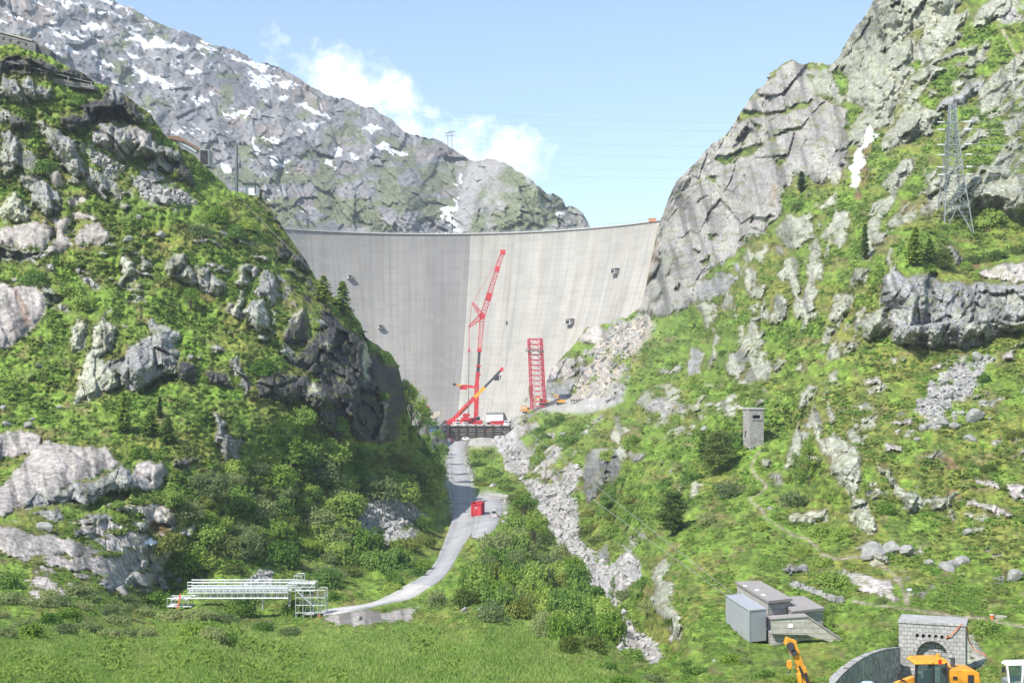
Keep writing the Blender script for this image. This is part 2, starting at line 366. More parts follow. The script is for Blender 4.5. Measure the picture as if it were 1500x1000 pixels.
rk(*a, 'w', [(65,600),(90,490),(120,390),(130,440),(170,460),(130,510),(110,590)], [(110,330),(160,240),(210,250),(180,310),(130,360)], [(240,360),(250,310),(290,400),(270,430)], [(160,390),(200,330),(220,480),(260,450),(330,490),(360,500),(390,590),(385,690),(340,750),(310,690),(250,620),(260,560),(230,540)], [(340,800),(350,740),(400,730),(455,860),(430,890),(350,850)], [(465,600),(510,610),(550,690),(640,720),(660,770),(600,800),(540,720),(500,650)], [(70,810),(130,810),(240,780),(250,830),(90,850)], [(690,760),(770,740),(780,770),(700,785)], [(830,800),(890,810),(870,830)])
rk(*a, 'p', [(800,735),(900,740),(1000,790),(1035,810),(1010,825),(900,770)], [(1010,670),(1100,690),(1090,740),(1040,740)], [(490,500),(560,500),(560,525),(500,525)], [(510,400),(600,390),(600,425),(530,420)], [(1000,120),(1050,105),(1060,140),(1010,140)], [(400,220),(470,205),(470,240),(400,240)], [(690,160),(730,150),(730,180),(700,180)], [(510,130),(550,130),(530,160)], [(870,645),(980,660),(990,690),(900,670)])
a = (930, 300, 4)
rk(*a, 'w', [(800,650),(790,690),(850,705),(890,620),(880,550),(850,510),(820,540)], [(630,960),(630,830),(680,680),(715,650),(730,780),(690,870),(645,960)], [(640,400),(660,370),(720,395),(720,440),(660,520)], [(700,310),(745,235),(770,270),(740,340)], [(630,310),(660,250),(690,300),(660,350)], [(850,440),(870,330),(940,300),(960,380),(980,480),(960,560),(970,640),(950,670),(930,560),(920,440)], [(820,150),(900,50),(960,60),(1040,60),(1040,200),(980,230),(900,250),(840,180)], [(1010,350),(1100,350),(1110,440),(1030,410)], [(1130,130),(1170,20),(1200,70),(1150,150)], [(1150,640),(1170,530),(1200,520),(1210,680),(1150,680)], [(410,570),(480,570),(470,680),(420,740),(400,640),(350,600)], [(310,860),(380,840),(390,900),(360,990),(310,1000)], [(430,900),(450,830),(470,860),(450,960)], [(820,960),(850,890),(890,910),(840,990)], [(700,960),(730,850),(770,870),(720,930)], [(670,620),(720,570),(700,640)], [(600,720),(640,680),(630,800),(610,830)], [(1040,620),(1060,610),(1070,640),(1040,670)], [(990,610),(1000,600),(980,650)], [(725,600),(745,550),(760,590),(735,625)], [(585,640),(610,630),(600,670)], [(1090,800),(1120,730),(1180,700),(1190,740),(1110,830)])
rk(*a, 'g', [(360,500),(420,440),(500,400),(600,410),(560,480),(430,560),(380,570)], [(830,260),(880,250),(860,300)], [(560,340),(600,330),(600,390)], [(700,850),(730,790),(770,790),(720,840)])
a = (740, 440, 3.846)
rk(*a, 'p', [(410,240),(440,180),(510,140),(600,190),(580,220),(480,240)], [(220,400),(260,350),(440,300),(450,340),(380,370),(400,420),(340,440),(260,440)], [(0,790),(40,690),(110,720),(130,760),(60,800),(110,840),(150,930),(90,970),(0,950)])
rk(*a, 'g', [(220,400),(270,420),(270,560),(230,570)], [(270,470),(350,450),(430,440),(380,500),(340,560),(270,570)], [(380,380),(460,360),(430,410),(400,410)], [(450,900),(500,830),(640,830),(690,830),(640,880),(590,1000),(440,1000)], [(710,850),(790,860),(760,910),(710,910)], [(1030,290),(1060,270),(1110,290),(1090,380),(1030,430)])
rk(*a, 'w', [(610,640),(650,700),(690,740),(640,810),(600,760)], [(640,820),(680,810),(690,880),(640,900)])
a = (700, 640, 3.03)
rk(*a, 'k', [(470,80),(520,50),(620,70),(620,140),(590,190),(490,290),(470,240)], [(540,490),(580,470),(580,560),(545,570),(530,530)], [(590,160),(620,130),(640,180),(600,210)], [(440,290),(420,380),(440,450),(455,400)])
rk(*a, 'w', [(785,600),(820,540),(850,560),(830,640),(870,640),(860,750),(900,790),(900,900),(860,880),(830,800),(780,750)])
a = (930, 580, 3.571)
rk(*a, 'w', [(225,490),(250,440),(270,445),(240,500)], [(300,450),(350,440),(310,540),(290,550)], [(100,890),(150,850),(180,900),(120,1000),(100,990)], [(660,330),(720,340),(720,375),(680,370)], [(700,410),(770,410),(770,460),(730,455)])
rk(1130, 820, 4, 'g', [(60,60),(100,20),(200,30),(230,60),(120,70)])
rk(0, 0, 1, 'p', [(475,905),(520,892),(560,895),(612,889),(602,905),(520,916),(480,913)], [(1215,842),(1240,836),(1300,850),(1320,880),(1310,884),(1280,868),(1230,858)])
rk(0, 0, 1, 'w', [(1400,940),(1425,930),(1442,950),(1440,978),(1412,978)], [(1255,800),(1275,794),(1300,815),(1300,830),(1280,826)])
# ledges of grass lying on the rock faces
GRASS = [T(940,80,4,p) for p in ([(420,630),(560,560),(650,520),(720,530),(600,600),(500,650)], [(560,330),(780,330),(1000,270),(960,320),(740,360),(580,390)], [(440,430),(520,370),(500,430),(450,480)], [(700,520),(900,430),(950,440),(800,490)], [(970,60),(1090,50),(1100,90),(1000,80)], [(660,260),(720,225),(720,260)], [(640,380),(700,440),(680,470)], [(380,700),(440,720),(420,750)], [(790,620),(850,590),(860,640),(800,660)], [(1150,130),(1200,60),(1200,250),(1120,230)])]
GRASS += [T(930,300,4,p) for p in ([(420,190),(470,170),(500,190),(440,210)], [(330,270),(380,265),(370,280)], [(100,320),(160,330),(150,340)], [(230,500),(270,460),(265,500),(240,515)], [(380,330),(450,310),(440,340),(400,355)], [(600,205),(650,180),(640,210)])]
GRASS += [T(1200,0,4,p) for p in ([(360,300),(400,285),(390,310)], [(420,20),(480,0),(480,30),(430,40)], [(90,430),(120,380),(150,450),(60,540)])]
BANK = [(812,578),(830,545),(850,515),(880,490),(915,470),(948,458),(958,480),(930,520),(905,560),(880,590),(840,592)]
SCREE = [T(0,50,4,[(470,640),(560,670),(700,770),(800,790),(900,800),(1010,880),(1140,960),(1120,1000),(880,990),(700,900),(600,830),(540,730)]),
 [(515,770),(540,735),(600,732),(625,760),(600,790),(555,797),(525,785)], [(350,862),(372,836),(392,832),(400,850),(380,866)], [(243,800),(262,778),(285,772),(280,790),(255,806)],
 T(740,440,3.846,[(420,560),(440,510),(560,420),(640,330),(680,280),(780,170),(770,90),(700,120),(640,100),(600,200),(620,280),(600,350),(540,420),(400,510)]),
 T(740,440,3.846,[(190,930),(330,780),(340,810),(240,940)]), T(740,440,3.846,[(430,740),(540,650),(520,690),(460,750)]), T(740,440,3.846,[(440,570),(660,470),(690,440),(660,560),(500,600)]),
 T(1130,480,2.941,[(610,340),(700,230),(830,150),(960,120),(930,170),(920,230),(830,300),(800,380),(720,440),(640,430)]), T(1200,0,4,[(1020,60),(1200,20),(1200,140),(1060,130)]), T(1200,0,4,[(0,420),(50,400),(100,480),(110,560),(0,560)]), [(735,655),(760,640),(775,655),(790,690),(770,700),(745,690)],
 T(700,640,3.03,[(640,480),(740,390),(735,430),(660,510)]), T(740,440,3.846,[(780,590),(820,550),(1000,560),(1060,590),(990,680),(850,700),(880,640)]), T(740,440,3.846,[(870,400),(980,360),(990,390),(900,420)])]
EARTH = [T(1200,0,4,[(330,680),(350,760),(300,880),(250,1020),(235,1000),(290,850),(335,800)]), T(1200,230,3.704,[(250,0),(260,120),(230,170),(260,230),(200,220),(215,175),(250,110),(235,80)]), T(1200,230,3.704,[(820,560),(880,560),(880,600),(840,620)]), T(200,300,5,[(450,650),(520,660),(580,690),(540,710),(480,690)]), T(0,440,4.1667,[(380,640),(430,610),(420,660)]), T(1130,480,2.941,[(730,560),(790,560),(830,600),(760,620)]), T(1130,480,2.941,[(740,690),(800,690),(830,730),(760,720)]), T(0,620,4.1667,[(880,560),(1000,480),(1080,620),(1010,700),(950,690)])]
RUST = [T(0,280,5,[(90,690),(130,720),(230,900),(240,1000),(210,1000),(180,900),(110,760)]), T(940,80,4,[(730,870),(770,760),(800,770),(780,850),(735,900)]), T(930,300,4,[(0,600),(50,480),(100,300),(130,200),(140,230),(100,400),(60,500),(40,620)])]
BRIGHT = [T(0,440,4.1667,[(960,90),(1000,110),(1250,300),(1250,400),(1130,330),(1040,200)]), T(200,300,5,[(150,820),(250,850),(400,950),(380,1000),(320,980),(180,860)]), T(200,440,4.168,[(450,560),(600,440),(650,600),(520,620)])]
SNOWG = [(1272,185),(1280,190),(1285,200),(1272,213),(1264,225),(1266,235),(1260,250),(1264,262),(1258,277),(1246,275),(1250,255),(1245,248),(1250,228),(1268,212),(1266,196)]
SNOWS = [T(0,620,4.1667,[(850,740),(920,705),(1000,715),(960,750)])]
RIVER = T(700,640,3.03,[(60,10),(110,0),(170,30),(200,60),(210,140),(200,190),(330,210),(440,130),(470,160),(410,260),(440,290),(430,430),(540,570),(600,560),(680,500),(740,590),(740,620),(650,660),(640,760),(700,850),(790,910),(820,960),(800,1000),(640,960),(620,850),(600,740),(560,690),(430,610),(480,580),(450,520),(360,500),(320,390),(250,280),(190,190),(130,120),(90,60)])
ROADL = [(655,645),(656,665),(655,700),(664,742),(655,775),(646,800),(636,822),(618,842),(595,856),(568,872),(540,884),(500,890),(470,894)]
ROADR = [(683,645),(679,665),(690,700),(694,742),(696,775),(680,800),(665,826),(652,846),(634,859),(606,876),(570,884),(520,895),(474,902)]
LAYBY = [(694,728),(712,722),(738,728),(741,742),(735,762),(722,782),(695,790),(690,770),(693,745)]
PATHS = [([(1118,655),(1108,668),(1101,680),(1103,690),(1110,699),(1117,704),(1122,712),(1112,722),(1098,729),(1106,739),(1117,747),(1125,760),(1140,770),(1160,782),(1185,790),(1200,806)], 4.5),
 ([(1205,812),(1225,818),(1262,815),(1290,828),(1312,845),(1325,868),(1330,884)], 7), ([(1250,880),(1300,888),(1350,894),(1400,902),(1440,905),(1480,914),(1540,925)], 6), ([(1463,36),(1475,58),(1488,80),(1498,88)], 4)]
# regions with procedurally scattered rock: polygon, fraction, feature size, strata angle (deg, image), stretch, tint
AREAS = [([(940,330),(960,200),(1160,80),(1230,80),(1290,-40),(1400,-40),(1330,150),(1220,300),(1100,330),(980,440)], .50, 34, -50, 2.6, 'l'),
 ([(1330,-40),(1660,-40),(1660,340),(1500,300),(1300,330),(1220,300),(1330,150)], .33, 26, -48, 3.4, 'l'), ([(1030,430),(1200,300),(1310,330),(1300,470),(1240,520),(1130,560),(1000,560)], .20, 22, -72, 2.6, 'l'),
 ([(900,560),(1130,560),(1100,640),(960,680),(900,660)], .12, 16, -30, 2.2, 'l'), ([(1180,500),(1660,500),(1660,900),(1330,880),(1180,700)], .055, 15, -20, 2.2, 'l'),
 ([(-160,60),(130,110),(300,240),(280,300),(0,300),(-160,300)], .24, 26, 38, 2.2, 'g'), ([(-160,300),(280,300),(430,360),(560,520),(330,560),(200,480),(-160,560)], .055, 15, 20, 2, 'g'), ([(-160,700),(60,740),(260,740),(240,880),(-160,890)], .42, 20, 8, 3.2, 'p'),
 ([(400,330),(470,420),(560,510),(480,500),(380,330)], .3, 16, 55, 2.4, 'd'), ([(750,600),(830,640),(900,470),(960,450),(900,600),(800,720),(740,690)], .17, 14, -40, 2, 'p'), ([(430,470),(560,520),(600,640),(470,650),(430,560)], .3, 20, 80, 2, 'd')]
TINT = {'g': (.27, .27, .262), 'p': (.385, .35, .325), 'm': (.30, .285, .265), 'l': (.30, .305, .245), 'w': (.345, .35, .275), 'k': (.20, .20, .195), 'd': (.060, .060, .060)}  # two darkest tints: dark rock with the cliffs' shade put into the colour

def catmull(P, n):
    P = np.array(P, float); P = np.concatenate([[2 * P[0] - P[1]], P, [2 * P[-1] - P[-2]]]); out = []
    for i in range(1, len(P) - 2):
        for k in range(n):
            t = k / n; p0, p1, p2, p3 = P[i - 1:i + 3]
            out.append(.5 * (2 * p1 + (p2 - p0) * t + (2 * p0 - 5 * p1 + 4 * p2 - p3) * t * t + (3 * p1 - p0 - 3 * p2 + p3) * t ** 3))
    out.append(P[-2]); return np.array(out)
rock = np.zeros(PX.shape); rcol = np.zeros(PX.shape + (3,)); rcol[:] = TINT['g']
big = np.zeros(PX.shape); dome_ = np.zeros(PX.shape); tent_ = np.zeros(PX.shape)
WX = PX + fbm(PX, PY, 20, 4, 5) * 4.2 + fbm(PX, PY, 6, 3, 15) * 2.4
WY = PY + fbm(PX, PY, 18, 4, 6) * 3.6 + fbm(PX, PY, 6, 3, 16) * 2.2
def window(P, m=14):
    P = np.array(P); x0, y0 = P.min(0) - m; x1, y1 = P.max(0) + m
    i0 = max(0, int((x0 - GX0) / GS)); i1 = min(len(gx), int((x1 - GX0) / GS) + 2); j0 = max(0, int((y0 - GY0) / GS)); j1 = min(len(gy), int((y1 - GY0) / GS) + 2)
    return (slice(j0, j1), slice(i0, i1))
def stamp(P, w=.9, warp=True, m=14):
    s = window(P, m)
    d = pip(WX[s] if warp else PX[s], WY[s] if warp else PY[s], P)
    return s, sstep(-w, w, d), d
for P, frac, size, ang, st, tint in AREAS:
    s, m, d = stamp(P, 10, True, 20)
    t = R(ang); u = PX[s] * math.cos(t) + PY[s] * math.sin(t); v = -PX[s] * math.sin(t) + PY[s] * math.cos(t)
    n = fbm(u / st, v, size, 5, 31 + int(size), .58)
    q = np.quantile(n[m > .5], 1 - frac); r = sstep(q - .03, q + .05, n) * sstep(.35, .65, m)
    rock[s] = np.maximum(rock[s], r)
    rcol[s] = np.where((r > .02)[..., None], np.array(TINT[tint]), rcol[s])
for tint, P in ROCKS:
    s, m, d = stamp(P)
    rock[s] = np.maximum(rock[s], m); big[s] = np.maximum(big[s], sstep(0, 25, d) * m); wd_ = 10 if tint != 'm' else 40
    tent_[s] = np.maximum(tent_[s], np.clip(d, 0, 26 if tint != 'm' else 12) * m * (1 - .75 * (tint == 'p')))
    dome_[s] = np.maximum(dome_[s], np.sqrt(np.clip(d / wd_, 0, 1)) * m)
    rcol[s] = rcol[s] * (1 - m[..., None]) + np.array(TINT[tint]) * m[..., None]
for P in GRASS:
    s, m, d = stamp(P); rock[s] *= (1 - m)
scree = np.zeros(PX.shape); earth = np.zeros(PX.shape); rust = np.zeros(PX.shape); bright = np.zeros(PX.shape); river = np.zeros(PX.shape); snow = np.zeros(PX.shape); flat = np.zeros(PX.shape)
s, m, d = stamp(SCREE[0], 2); rock[s] *= (1 - m)
for P in SCREE: s, m, d = stamp(P, 4); scree[s] = np.maximum(scree[s], m * sstep(-.75, .1, fbm(PX[s], PY[s], 18, 4, 41)))
NOTCH = [(T(1200,230,3.704,[(600,640),(630,640),(625,800),(600,1010),(545,1010),(570,800)]),5), (T(1200,230,3.704,[(780,690),(880,690),(850,820),(760,860)]),3), (T(1200,230,3.704,[(880,740),(1060,730),(1111,770),(1400,770),(1400,900),(1111,900),(1000,900),(900,850),(800,900),(830,820)]),5.5), (T(1200,230,3.704,[(535,830),(555,830),(550,1000),(530,1000)]),3),
 (T(0,440,4.1667,[(660,400),(780,330),(760,430),(740,520),(700,440)]),4), (T(0,440,4.1667,[(840,555),(1000,470),(1090,445),(1060,500),(900,575)]),5), (T(0,280,5,[(0,420),(150,440),(290,460),(160,505),(0,505)]),5), (T(0,280,5,[(340,760),(440,770),(450,800),(370,850)]),4), (T(0,50,4,[(20,160),(120,140),(200,170),(310,220),(180,225),(60,210)]),4), (T(0,50,4,[(560,440),(700,430),(800,520),(700,505),(540,530)]),5), (T(0,620,4.1667,[(400,480),(540,500),(680,410),(800,420),(760,470),(560,530)]),5),
 (T(380,400,3.571,[(400,300),(470,320),(520,450),(510,540),(440,480),(380,400)]),7), (T(380,400,3.571,[(500,600),(620,600),(640,760),(600,880),(520,820)]),6), (T(940,80,4,[(650,945),(760,945),(740,1000),(640,985)]),6), (T(940,80,4,[(560,520),(620,440),(660,480),(600,530)]),6), (T(700,640,3.03,[(580,80),(620,80),(610,150),(580,180)]),5)]
notch = np.zeros(PX.shape)
for P, dd in NOTCH: s, m, d = stamp(P, 2.2); notch[s] = np.maximum(notch[s], m * dd)
s, m, d = stamp(BANK, 6); m = m * sstep(-.25, .25, fbm(PX[s] + PY[s], (PY[s] - PX[s]) * .35, 22, 4, 43)); scree[s] = np.maximum(scree[s], m * (1 - rock[s])); bank = np.zeros(PX.shape); bank[s] = m
for P in EARTH: s, m, d = stamp(P, 3); earth[s] = np.maximum(earth[s], m)
for P in RUST: s, m, d = stamp(P, 4); rust[s] = np.maximum(rust[s], m)
for P in BRIGHT: s, m, d = stamp(P, 5); bright[s] = np.maximum(bright[s], m)
s, m, d = stamp(RIVER, 2); river[s] = m
for P in SNOWS + [SNOWG]: s, m, d = stamp(P, 1.0); snow[s] = np.maximum(snow[s], m)
ROADP = ROADL + ROADR[::-1]
for P, w in ((ROADP, 10), (LAYBY, 8), ([(630,660),(630,612),(760,612),(750,650),(690,652)], 8), ([(785,600),(800,586),(880,584),(900,592),(860,604)], 6)):
    s, m, d = stamp(P, 1, False, 24); flat[s] = np.maximum(flat[s], sstep(-w, 2, d))
for P, w in PATHS:
    for a_, b_ in zip(P[:-1], P[1:]):
        q = [(a_[0] - w, a_[1]), (a_[0] + w, a_[1]), (b_[0] + w, b_[1]), (b_[0] - w, b_[1])]
        s, m, d = stamp(q, 1, False, 12); flat[s] = np.maximum(flat[s], sstep(-7, 1, d) * .85)
for a_, b_ in ((ROADP, 1), (LAYBY, 1)):
    s, m, d = stamp(a_, 2, False, 8); rock[s] *= (1 - m); scree[s] *= (1 - m)
rock *= (1 - river); rock = np.clip(rock - snow, 0, 1)
meadow = sstep(903, 930, PY + fbm(PX, PY, 50, 4, 8) * 16) * (1 - sstep(780, 930, PX + fbm(PX, PY, 40, 3, 18) * 40))

# relief -------------------------------------------------------------
U = D0 / 300.0
mb = blur(rock, 16)
g = 0.17 * U * (rock - mb)
O = -np.cumsum(g[::-1], 0)[::-1] * GS            # rock climbs more steeply than the turf round it
O -= blur(O, 34, (0,)); O = blur(O, 1.2)
right = sstep(820, 980, PX)
A1 = R(75)
A2 = R(-62)
def lr(fn, *a):
    l, r = fn(A1, *a), fn(A2, *a); return [x * (1 - right) + y * right for x, y in zip(l, r)]
qx_ = PX + (WX - PX) * .22; qy_ = PY + (WY - PY) * .22
f1, e1 = lr(lambda A, c, an, sd: facets(qx_, qy_, c, A, an, sd), 40, 2.0, 100); f2, e2 = lr(lambda A, c, an, sd: facets(qx_, qy_, c, A, an, sd), 15, 1.9, 200); f3, e3 = lr(lambda A, c, an, sd: facets(PX, PY, c, A, an, sd), 5.4, 1.7, 300)
smooth_slab = np.zeros(PX.shape); u_m = PX * math.cos(R(-68)) + PY * math.sin(R(-68)); v_m = -PX * math.sin(R(-68)) + PY * math.cos(R(-68))
for P in [q for t_, q in ROCKS if t_ == 'p' and q[0][0] < 600]:
    s, m, d = stamp(P, 3); smooth_slab[s] = np.maximum(smooth_slab[s], m)
ro = f1 * 4.6 * (1 - .6 * smooth_slab) + f2 * 2.3 * (1 - .65 * smooth_slab) * (1 - .5 * smooth_slab) + f3 * .62 * (1 - .6 * smooth_slab) - (1 - sstep(0, .10, e1)) * 1.7 * (1 - .8 * smooth_slab) * (1 - .55 * right) - (1 - sstep(0, .12, e2)) * .8 * (1 - .7 * smooth_slab)
mass = sstep(930, 960, PX) * (1 - sstep(1215, 1245, PX)) * (1 - sstep(440, 470, PY)) * big
ro = ro * (1 - .42 * mass) + fbm(PX, PY, 60, 3, 91) * 2.2 + mass * (np.abs(fbm(u_m / 6, v_m, 26, 4, 92)) * -4.5 + fbm(u_m / 4, v_m, 9, 3, 93) * .7)
sd_round = blur(rock, 3) * 2.0
dome_ = np.maximum(dome_, np.clip(blur(rock, 2) * 2 - 1, 0, 1) * .55) * rock; for_ = dome_ * (1 - .5 * smooth_slab)
rel = rock * (ro * (.45 + .55 * big) + for_ * 1.6 + tent_ * (.19 * (1 - right) + .31 * right)) * U
bil = np.abs(fbm(PX, PY * 1.25, 12, 4, 51)); bil2 = fbm(PX, PY, 45, 3, 52)
turf = (bil2 * 1.5 - bil * 1.5 - np.abs(fbm(PX, PY * 1.3, 6.5, 3, 57)) * .42 + fbm(PX, PY, 4, 2, 53) * .28) * U * np.clip(1 - .62 * meadow, 0, 1)
rel += (1 - rock) * turf * (1 - river) * (1 - scree)
sf, se = facets(PX, PY, 4.2, .3, 1.3, 400); sf2, se2 = facets(PX, PY, 10, .3, 1.3, 430)
rel += (scree * (1 - rock)) * (sf * 1.0 + sf2 * .9 + (sstep(0, .2, se) - 1) * .45) * U
rel *= (1 - .85 * snow); rel += river * (sf2 * 1.6 + sf * .8 - (1 - sstep(0, .14, se2)) * .8) * U
Dn = D0 + (O - rel) * (1 - flat) + notch * U

# colour (albedo, with the cliffs' shade in the darkest tints) -------------------------------------------------
c1 = fbm(PX, PY * 1.6, 70, 4, 61); c2 = fbm(PX, PY * 1.8, 17, 4, 62); c3 = fbm(PX, PY, 5, 3, 63)
G1 = np.array((.160, .240, .042)); G2 = np.array((.200, .215, .050)); G3 = np.array((.095, .150, .032)); G4 = np.array((.180, .160, .066)); G5 = np.array((.180, .310, .042))
def mixc(a, b, t): return a * (1 - t[..., None]) + b * t[..., None]
gc = np.ones(PX.shape + (3,)) * G1
gc = mixc(gc, G2, sstep(-.15, .55, c1 + .35 * c2 + .35 * sstep(1120, 1300, PX) * sstep(450, 520, PY) * (1 - sstep(820, 900, PY))))
gc = mixc(gc, G3, sstep(.1, .6, c2) * .8)
gc = mixc(gc, G4, sstep(.38, .7, fbm(PX, PY * 1.8, 30, 4, 64)) * .75)
gc = mixc(gc, G5, np.maximum(bright, sstep(.25, .6, -c2) * .4))
gc = mixc(gc, np.array((.235, .30, .072)), meadow * sstep(-.4, .5, fbm(PX, PY * 3, 90, 4, 65)) * .8)
gc *= (1 + .30 * c3)[..., None]
edge = np.clip(blur(rock, 2.5) - rock, 0, 1)
gc = mixc(gc, np.array((.13, .105, .05)), np.clip(edge * 1.6, 0, .7))
t = A1; u_ = PX * math.cos(t) + PY * math.sin(t); v_ = -PX * math.sin(t) + PY * math.cos(t)
streak = fbm(u_ / 5.0, v_, 9, 4, 71); blot = fbm(PX, PY, 26, 4, 72)
rc = rcol * (1 + .16 * streak * (1 - .75 * smooth_slab) + .20 * blot + .14 * c3)[..., None]
dk_ = sstep(.2, .12, rcol[..., 0]); rc = mixc(rc, np.array((.36, .375, .27)), sstep(.05, .6, fbm(PX, PY, 20, 4, 73)) * .38 * (1 - .6 * smooth_slab) * (1 - .8 * dk_))
rc = mixc(rc, np.array((.085, .085, .08)), sstep(.30, .75, fbm(u_ / 7, v_, 13, 3, 74)) * .6)
rc = mixc(rc, np.array((.34, .22, .15)), np.clip(rust * (.5 + .6 * streak), 0, .75))
rc = mixc(rc, G2 * .7, sstep(.42, .75, fbm(PX, PY * 2.2, 9, 3, 75)) * .55 * (1 - smooth_slab))
col = mixc(gc, rc, rock)
sc_c = np.ones(PX.shape + (3,)) * np.array((.33, .32, .305)) * (1 + .35 * sf + .25 * c3)[..., None]
sc_c = mixc(sc_c, np.array((.42, .365, .30)) * (1 + .3 * sf + .25 * c3)[..., None], bank)
col = mixc(col, sc_c, scree * (1 - rock))
col = mixc(col, np.array((.185, .105, .065)) * (1 + .3 * c3)[..., None], earth * .75 * (1 - rock))
rv = np.ones(PX.shape + (3,)) * np.array((.36, .35, .335)) * (1 + .25 * sf2 + .15 * sf + .15 * c2)[..., None]
col = mixc(col, rv, river)
col = mixc(col, np.array((.40, .39, .375)) * (1 + .15 * c3)[..., None], np.clip(flat * sstep(600, 640, PX) * (1 - sstep(905, 930, PX)) * (1 - sstep(740, 760, PY)) * sstep(580, 584, PY), 0, 1) * .85)
col = mixc(col, np.array((.86, .87, .88)), snow)
pathm = np.zeros(PX.shape)
for P, w in PATHS:
    C_ = catmull(P, 5)
    for a_, b_ in zip(C_[:-1], C_[1:]):
        q = window([a_, b_], w + 3); ex, ey = b_ - a_; tq = np.clip(((WX[q] * .4 + PX[q] * .6 - a_[0]) * ex + (PY[q] - a_[1]) * ey) / (ex * ex + ey * ey + 1e-9), 0, 1)
        dd = np.hypot(WX[q] * .4 + PX[q] * .6 - a_[0] - tq * ex, (PY[q] - a_[1] - tq * ey) * 1.35); pathm[q] = np.maximum(pathm[q], sstep(w * .45 + .8, w * .45 - .8, dd))
col = mixc(col, np.array((.30, .26, .19)) * (1 + .3 * c3 + .25 * c2)[..., None], pathm * (.62 + .3 * sstep(-.3, .2, c2)))
col = np.clip(col, .01, .92)

def ground_D(px, py): return float(grid_sample(Dn, np.array([px]), np.array([py]))[0])
def gpt(px, py, lift=0.0):
    p = pt(px, py, ground_D(px, py)); p.z += lift; return p
def dpix(px, py): return ground_D(px, py) / FOC     # metres per photo pixel there

# mesh: every column runs from the skyline down to the foreground, then over the back -------------------
cols = np.arange(-156, 1656.1, 1.5); NR = 640; NB = 10
ys = skyline(cols)
tt = np.linspace(0, 1, NR)
VY = ys[None, :] + (1100 - ys)[None, :] * tt[:, None]; VX = np.repeat(cols[None, :], NR, 0)
VD = grid_sample(Dn, VX, VY)
VX3 = (VX - CX) / FOC * VD; VZ3 = (HZ - VY) / FOC * VD
Vf = np.stack([VX3, VD, VZ3], -1)
top = Vf[0]; back = []
platform = sstep(634, 642, cols) * (1 - sstep(752, 765, cols)) 
for k in range(NB, 0, -1):
    q = k / NB; b = top.copy(); L = (60 * q) * (top[:, 1] / 450)
    b[:, 1] += L * (1 - .0 * platform); b[:, 2] -= (q ** 1.6) * 55 * (top[:, 1] / 450) * (1 - .8 * platform)
    b[:, 0] = top[:, 0] * (1 + L / top[:, 1]); back.append(b)
Vall = np.concatenate([np.stack(back), Vf], 0)
Call = np.concatenate([np.repeat(np.stack([grid_sample(col[..., i], VX[:1], VY[:1])[0] for i in range(3)], -1)[None], NB, 0),
                       np.stack([grid_sample(col[..., i], VX, VY) for i in range(3)], -1)], 0)
Rall = np.concatenate([np.repeat(grid_sample(np.maximum(rock * (1 - .85 * smooth_slab), np.maximum(scree, river)), VX[:1], VY[:1]), NB, 0), grid_sample(np.maximum(rock * (1 - .85 * smooth_slab), np.maximum(scree, river)), VX, VY)], 0)
# carry the ground on past the edges of the view, and back under the viewpoint
def padded(A, f0, f1, fb):
    A = np.concatenate([f0(A[:, :1]), A, f1(A[:, -1:])], 1); return np.concatenate([A, fb(A[-1:])], 0)
same = lambda a: a.copy()
def side(sg):
    def f(a):
        b = a.copy(); b[..., 0] += sg * (60 + .5 * b[..., 1]); b[..., 2] += 12 + .08 * b[..., 1]; return b
    return f
def under(a):
    b = a.copy(); b[..., 1] = -20; b[..., 2] = -13.5; return b
Vall = padded(Vall, side(-1), side(1), under); Call = padded(Call, same, same, same); Rall = padded(Rall, same, same, same); VXp = padded(np.concatenate([np.repeat(VX[:1], NB, 0), VX], 0), same, same, same); VYp = padded(np.concatenate([np.repeat(VY[:1], NB, 0), VY], 0), same, same, same)
nr, nc = Vall.shape[:2]
idx = np.arange(nr * nc).reshape(nr, nc)
quads = np.stack([idx[:-1, :-1], idx[1:, :-1], idx[1:, 1:], idx[:-1, 1:]], -1)
# three pieces of ground that share their seams
FXc = VXp[:-1, :-1]; FYc = VYp[:-1, :-1]
VALLEY = [(634,600),(760,600),(775,640),(800,690),(850,760),(940,800),(985,900),(1040,960),(1230,965),(1320,985),(1700,960),(1700,1200),(-300,1200),(-300,890),(240,890),(360,860),(430,835),(560,860),(625,815),(650,760),(652,700),(640,660)]
inval = pip(FXc, FYc, VALLEY) > 0
inriv = pip(grid_sample(WX, FXc, FYc), grid_sample(WY, FXc, FYc), RIVER) > 0
inpath = (grid_sample(pathm, FXc, FYc) > .5) & ~inriv
insnow = (grid_sample(snow, FXc, FYc) > .5) & (FXc > 1200)
inval &= ~inpath & ~insnow; inpath &= ~insnow; leftm = (FXc < 700) & ~inval & ~inriv & ~inpath; rightm = (FXc >= 700) & ~inval & ~inriv & ~inpath & ~insnow

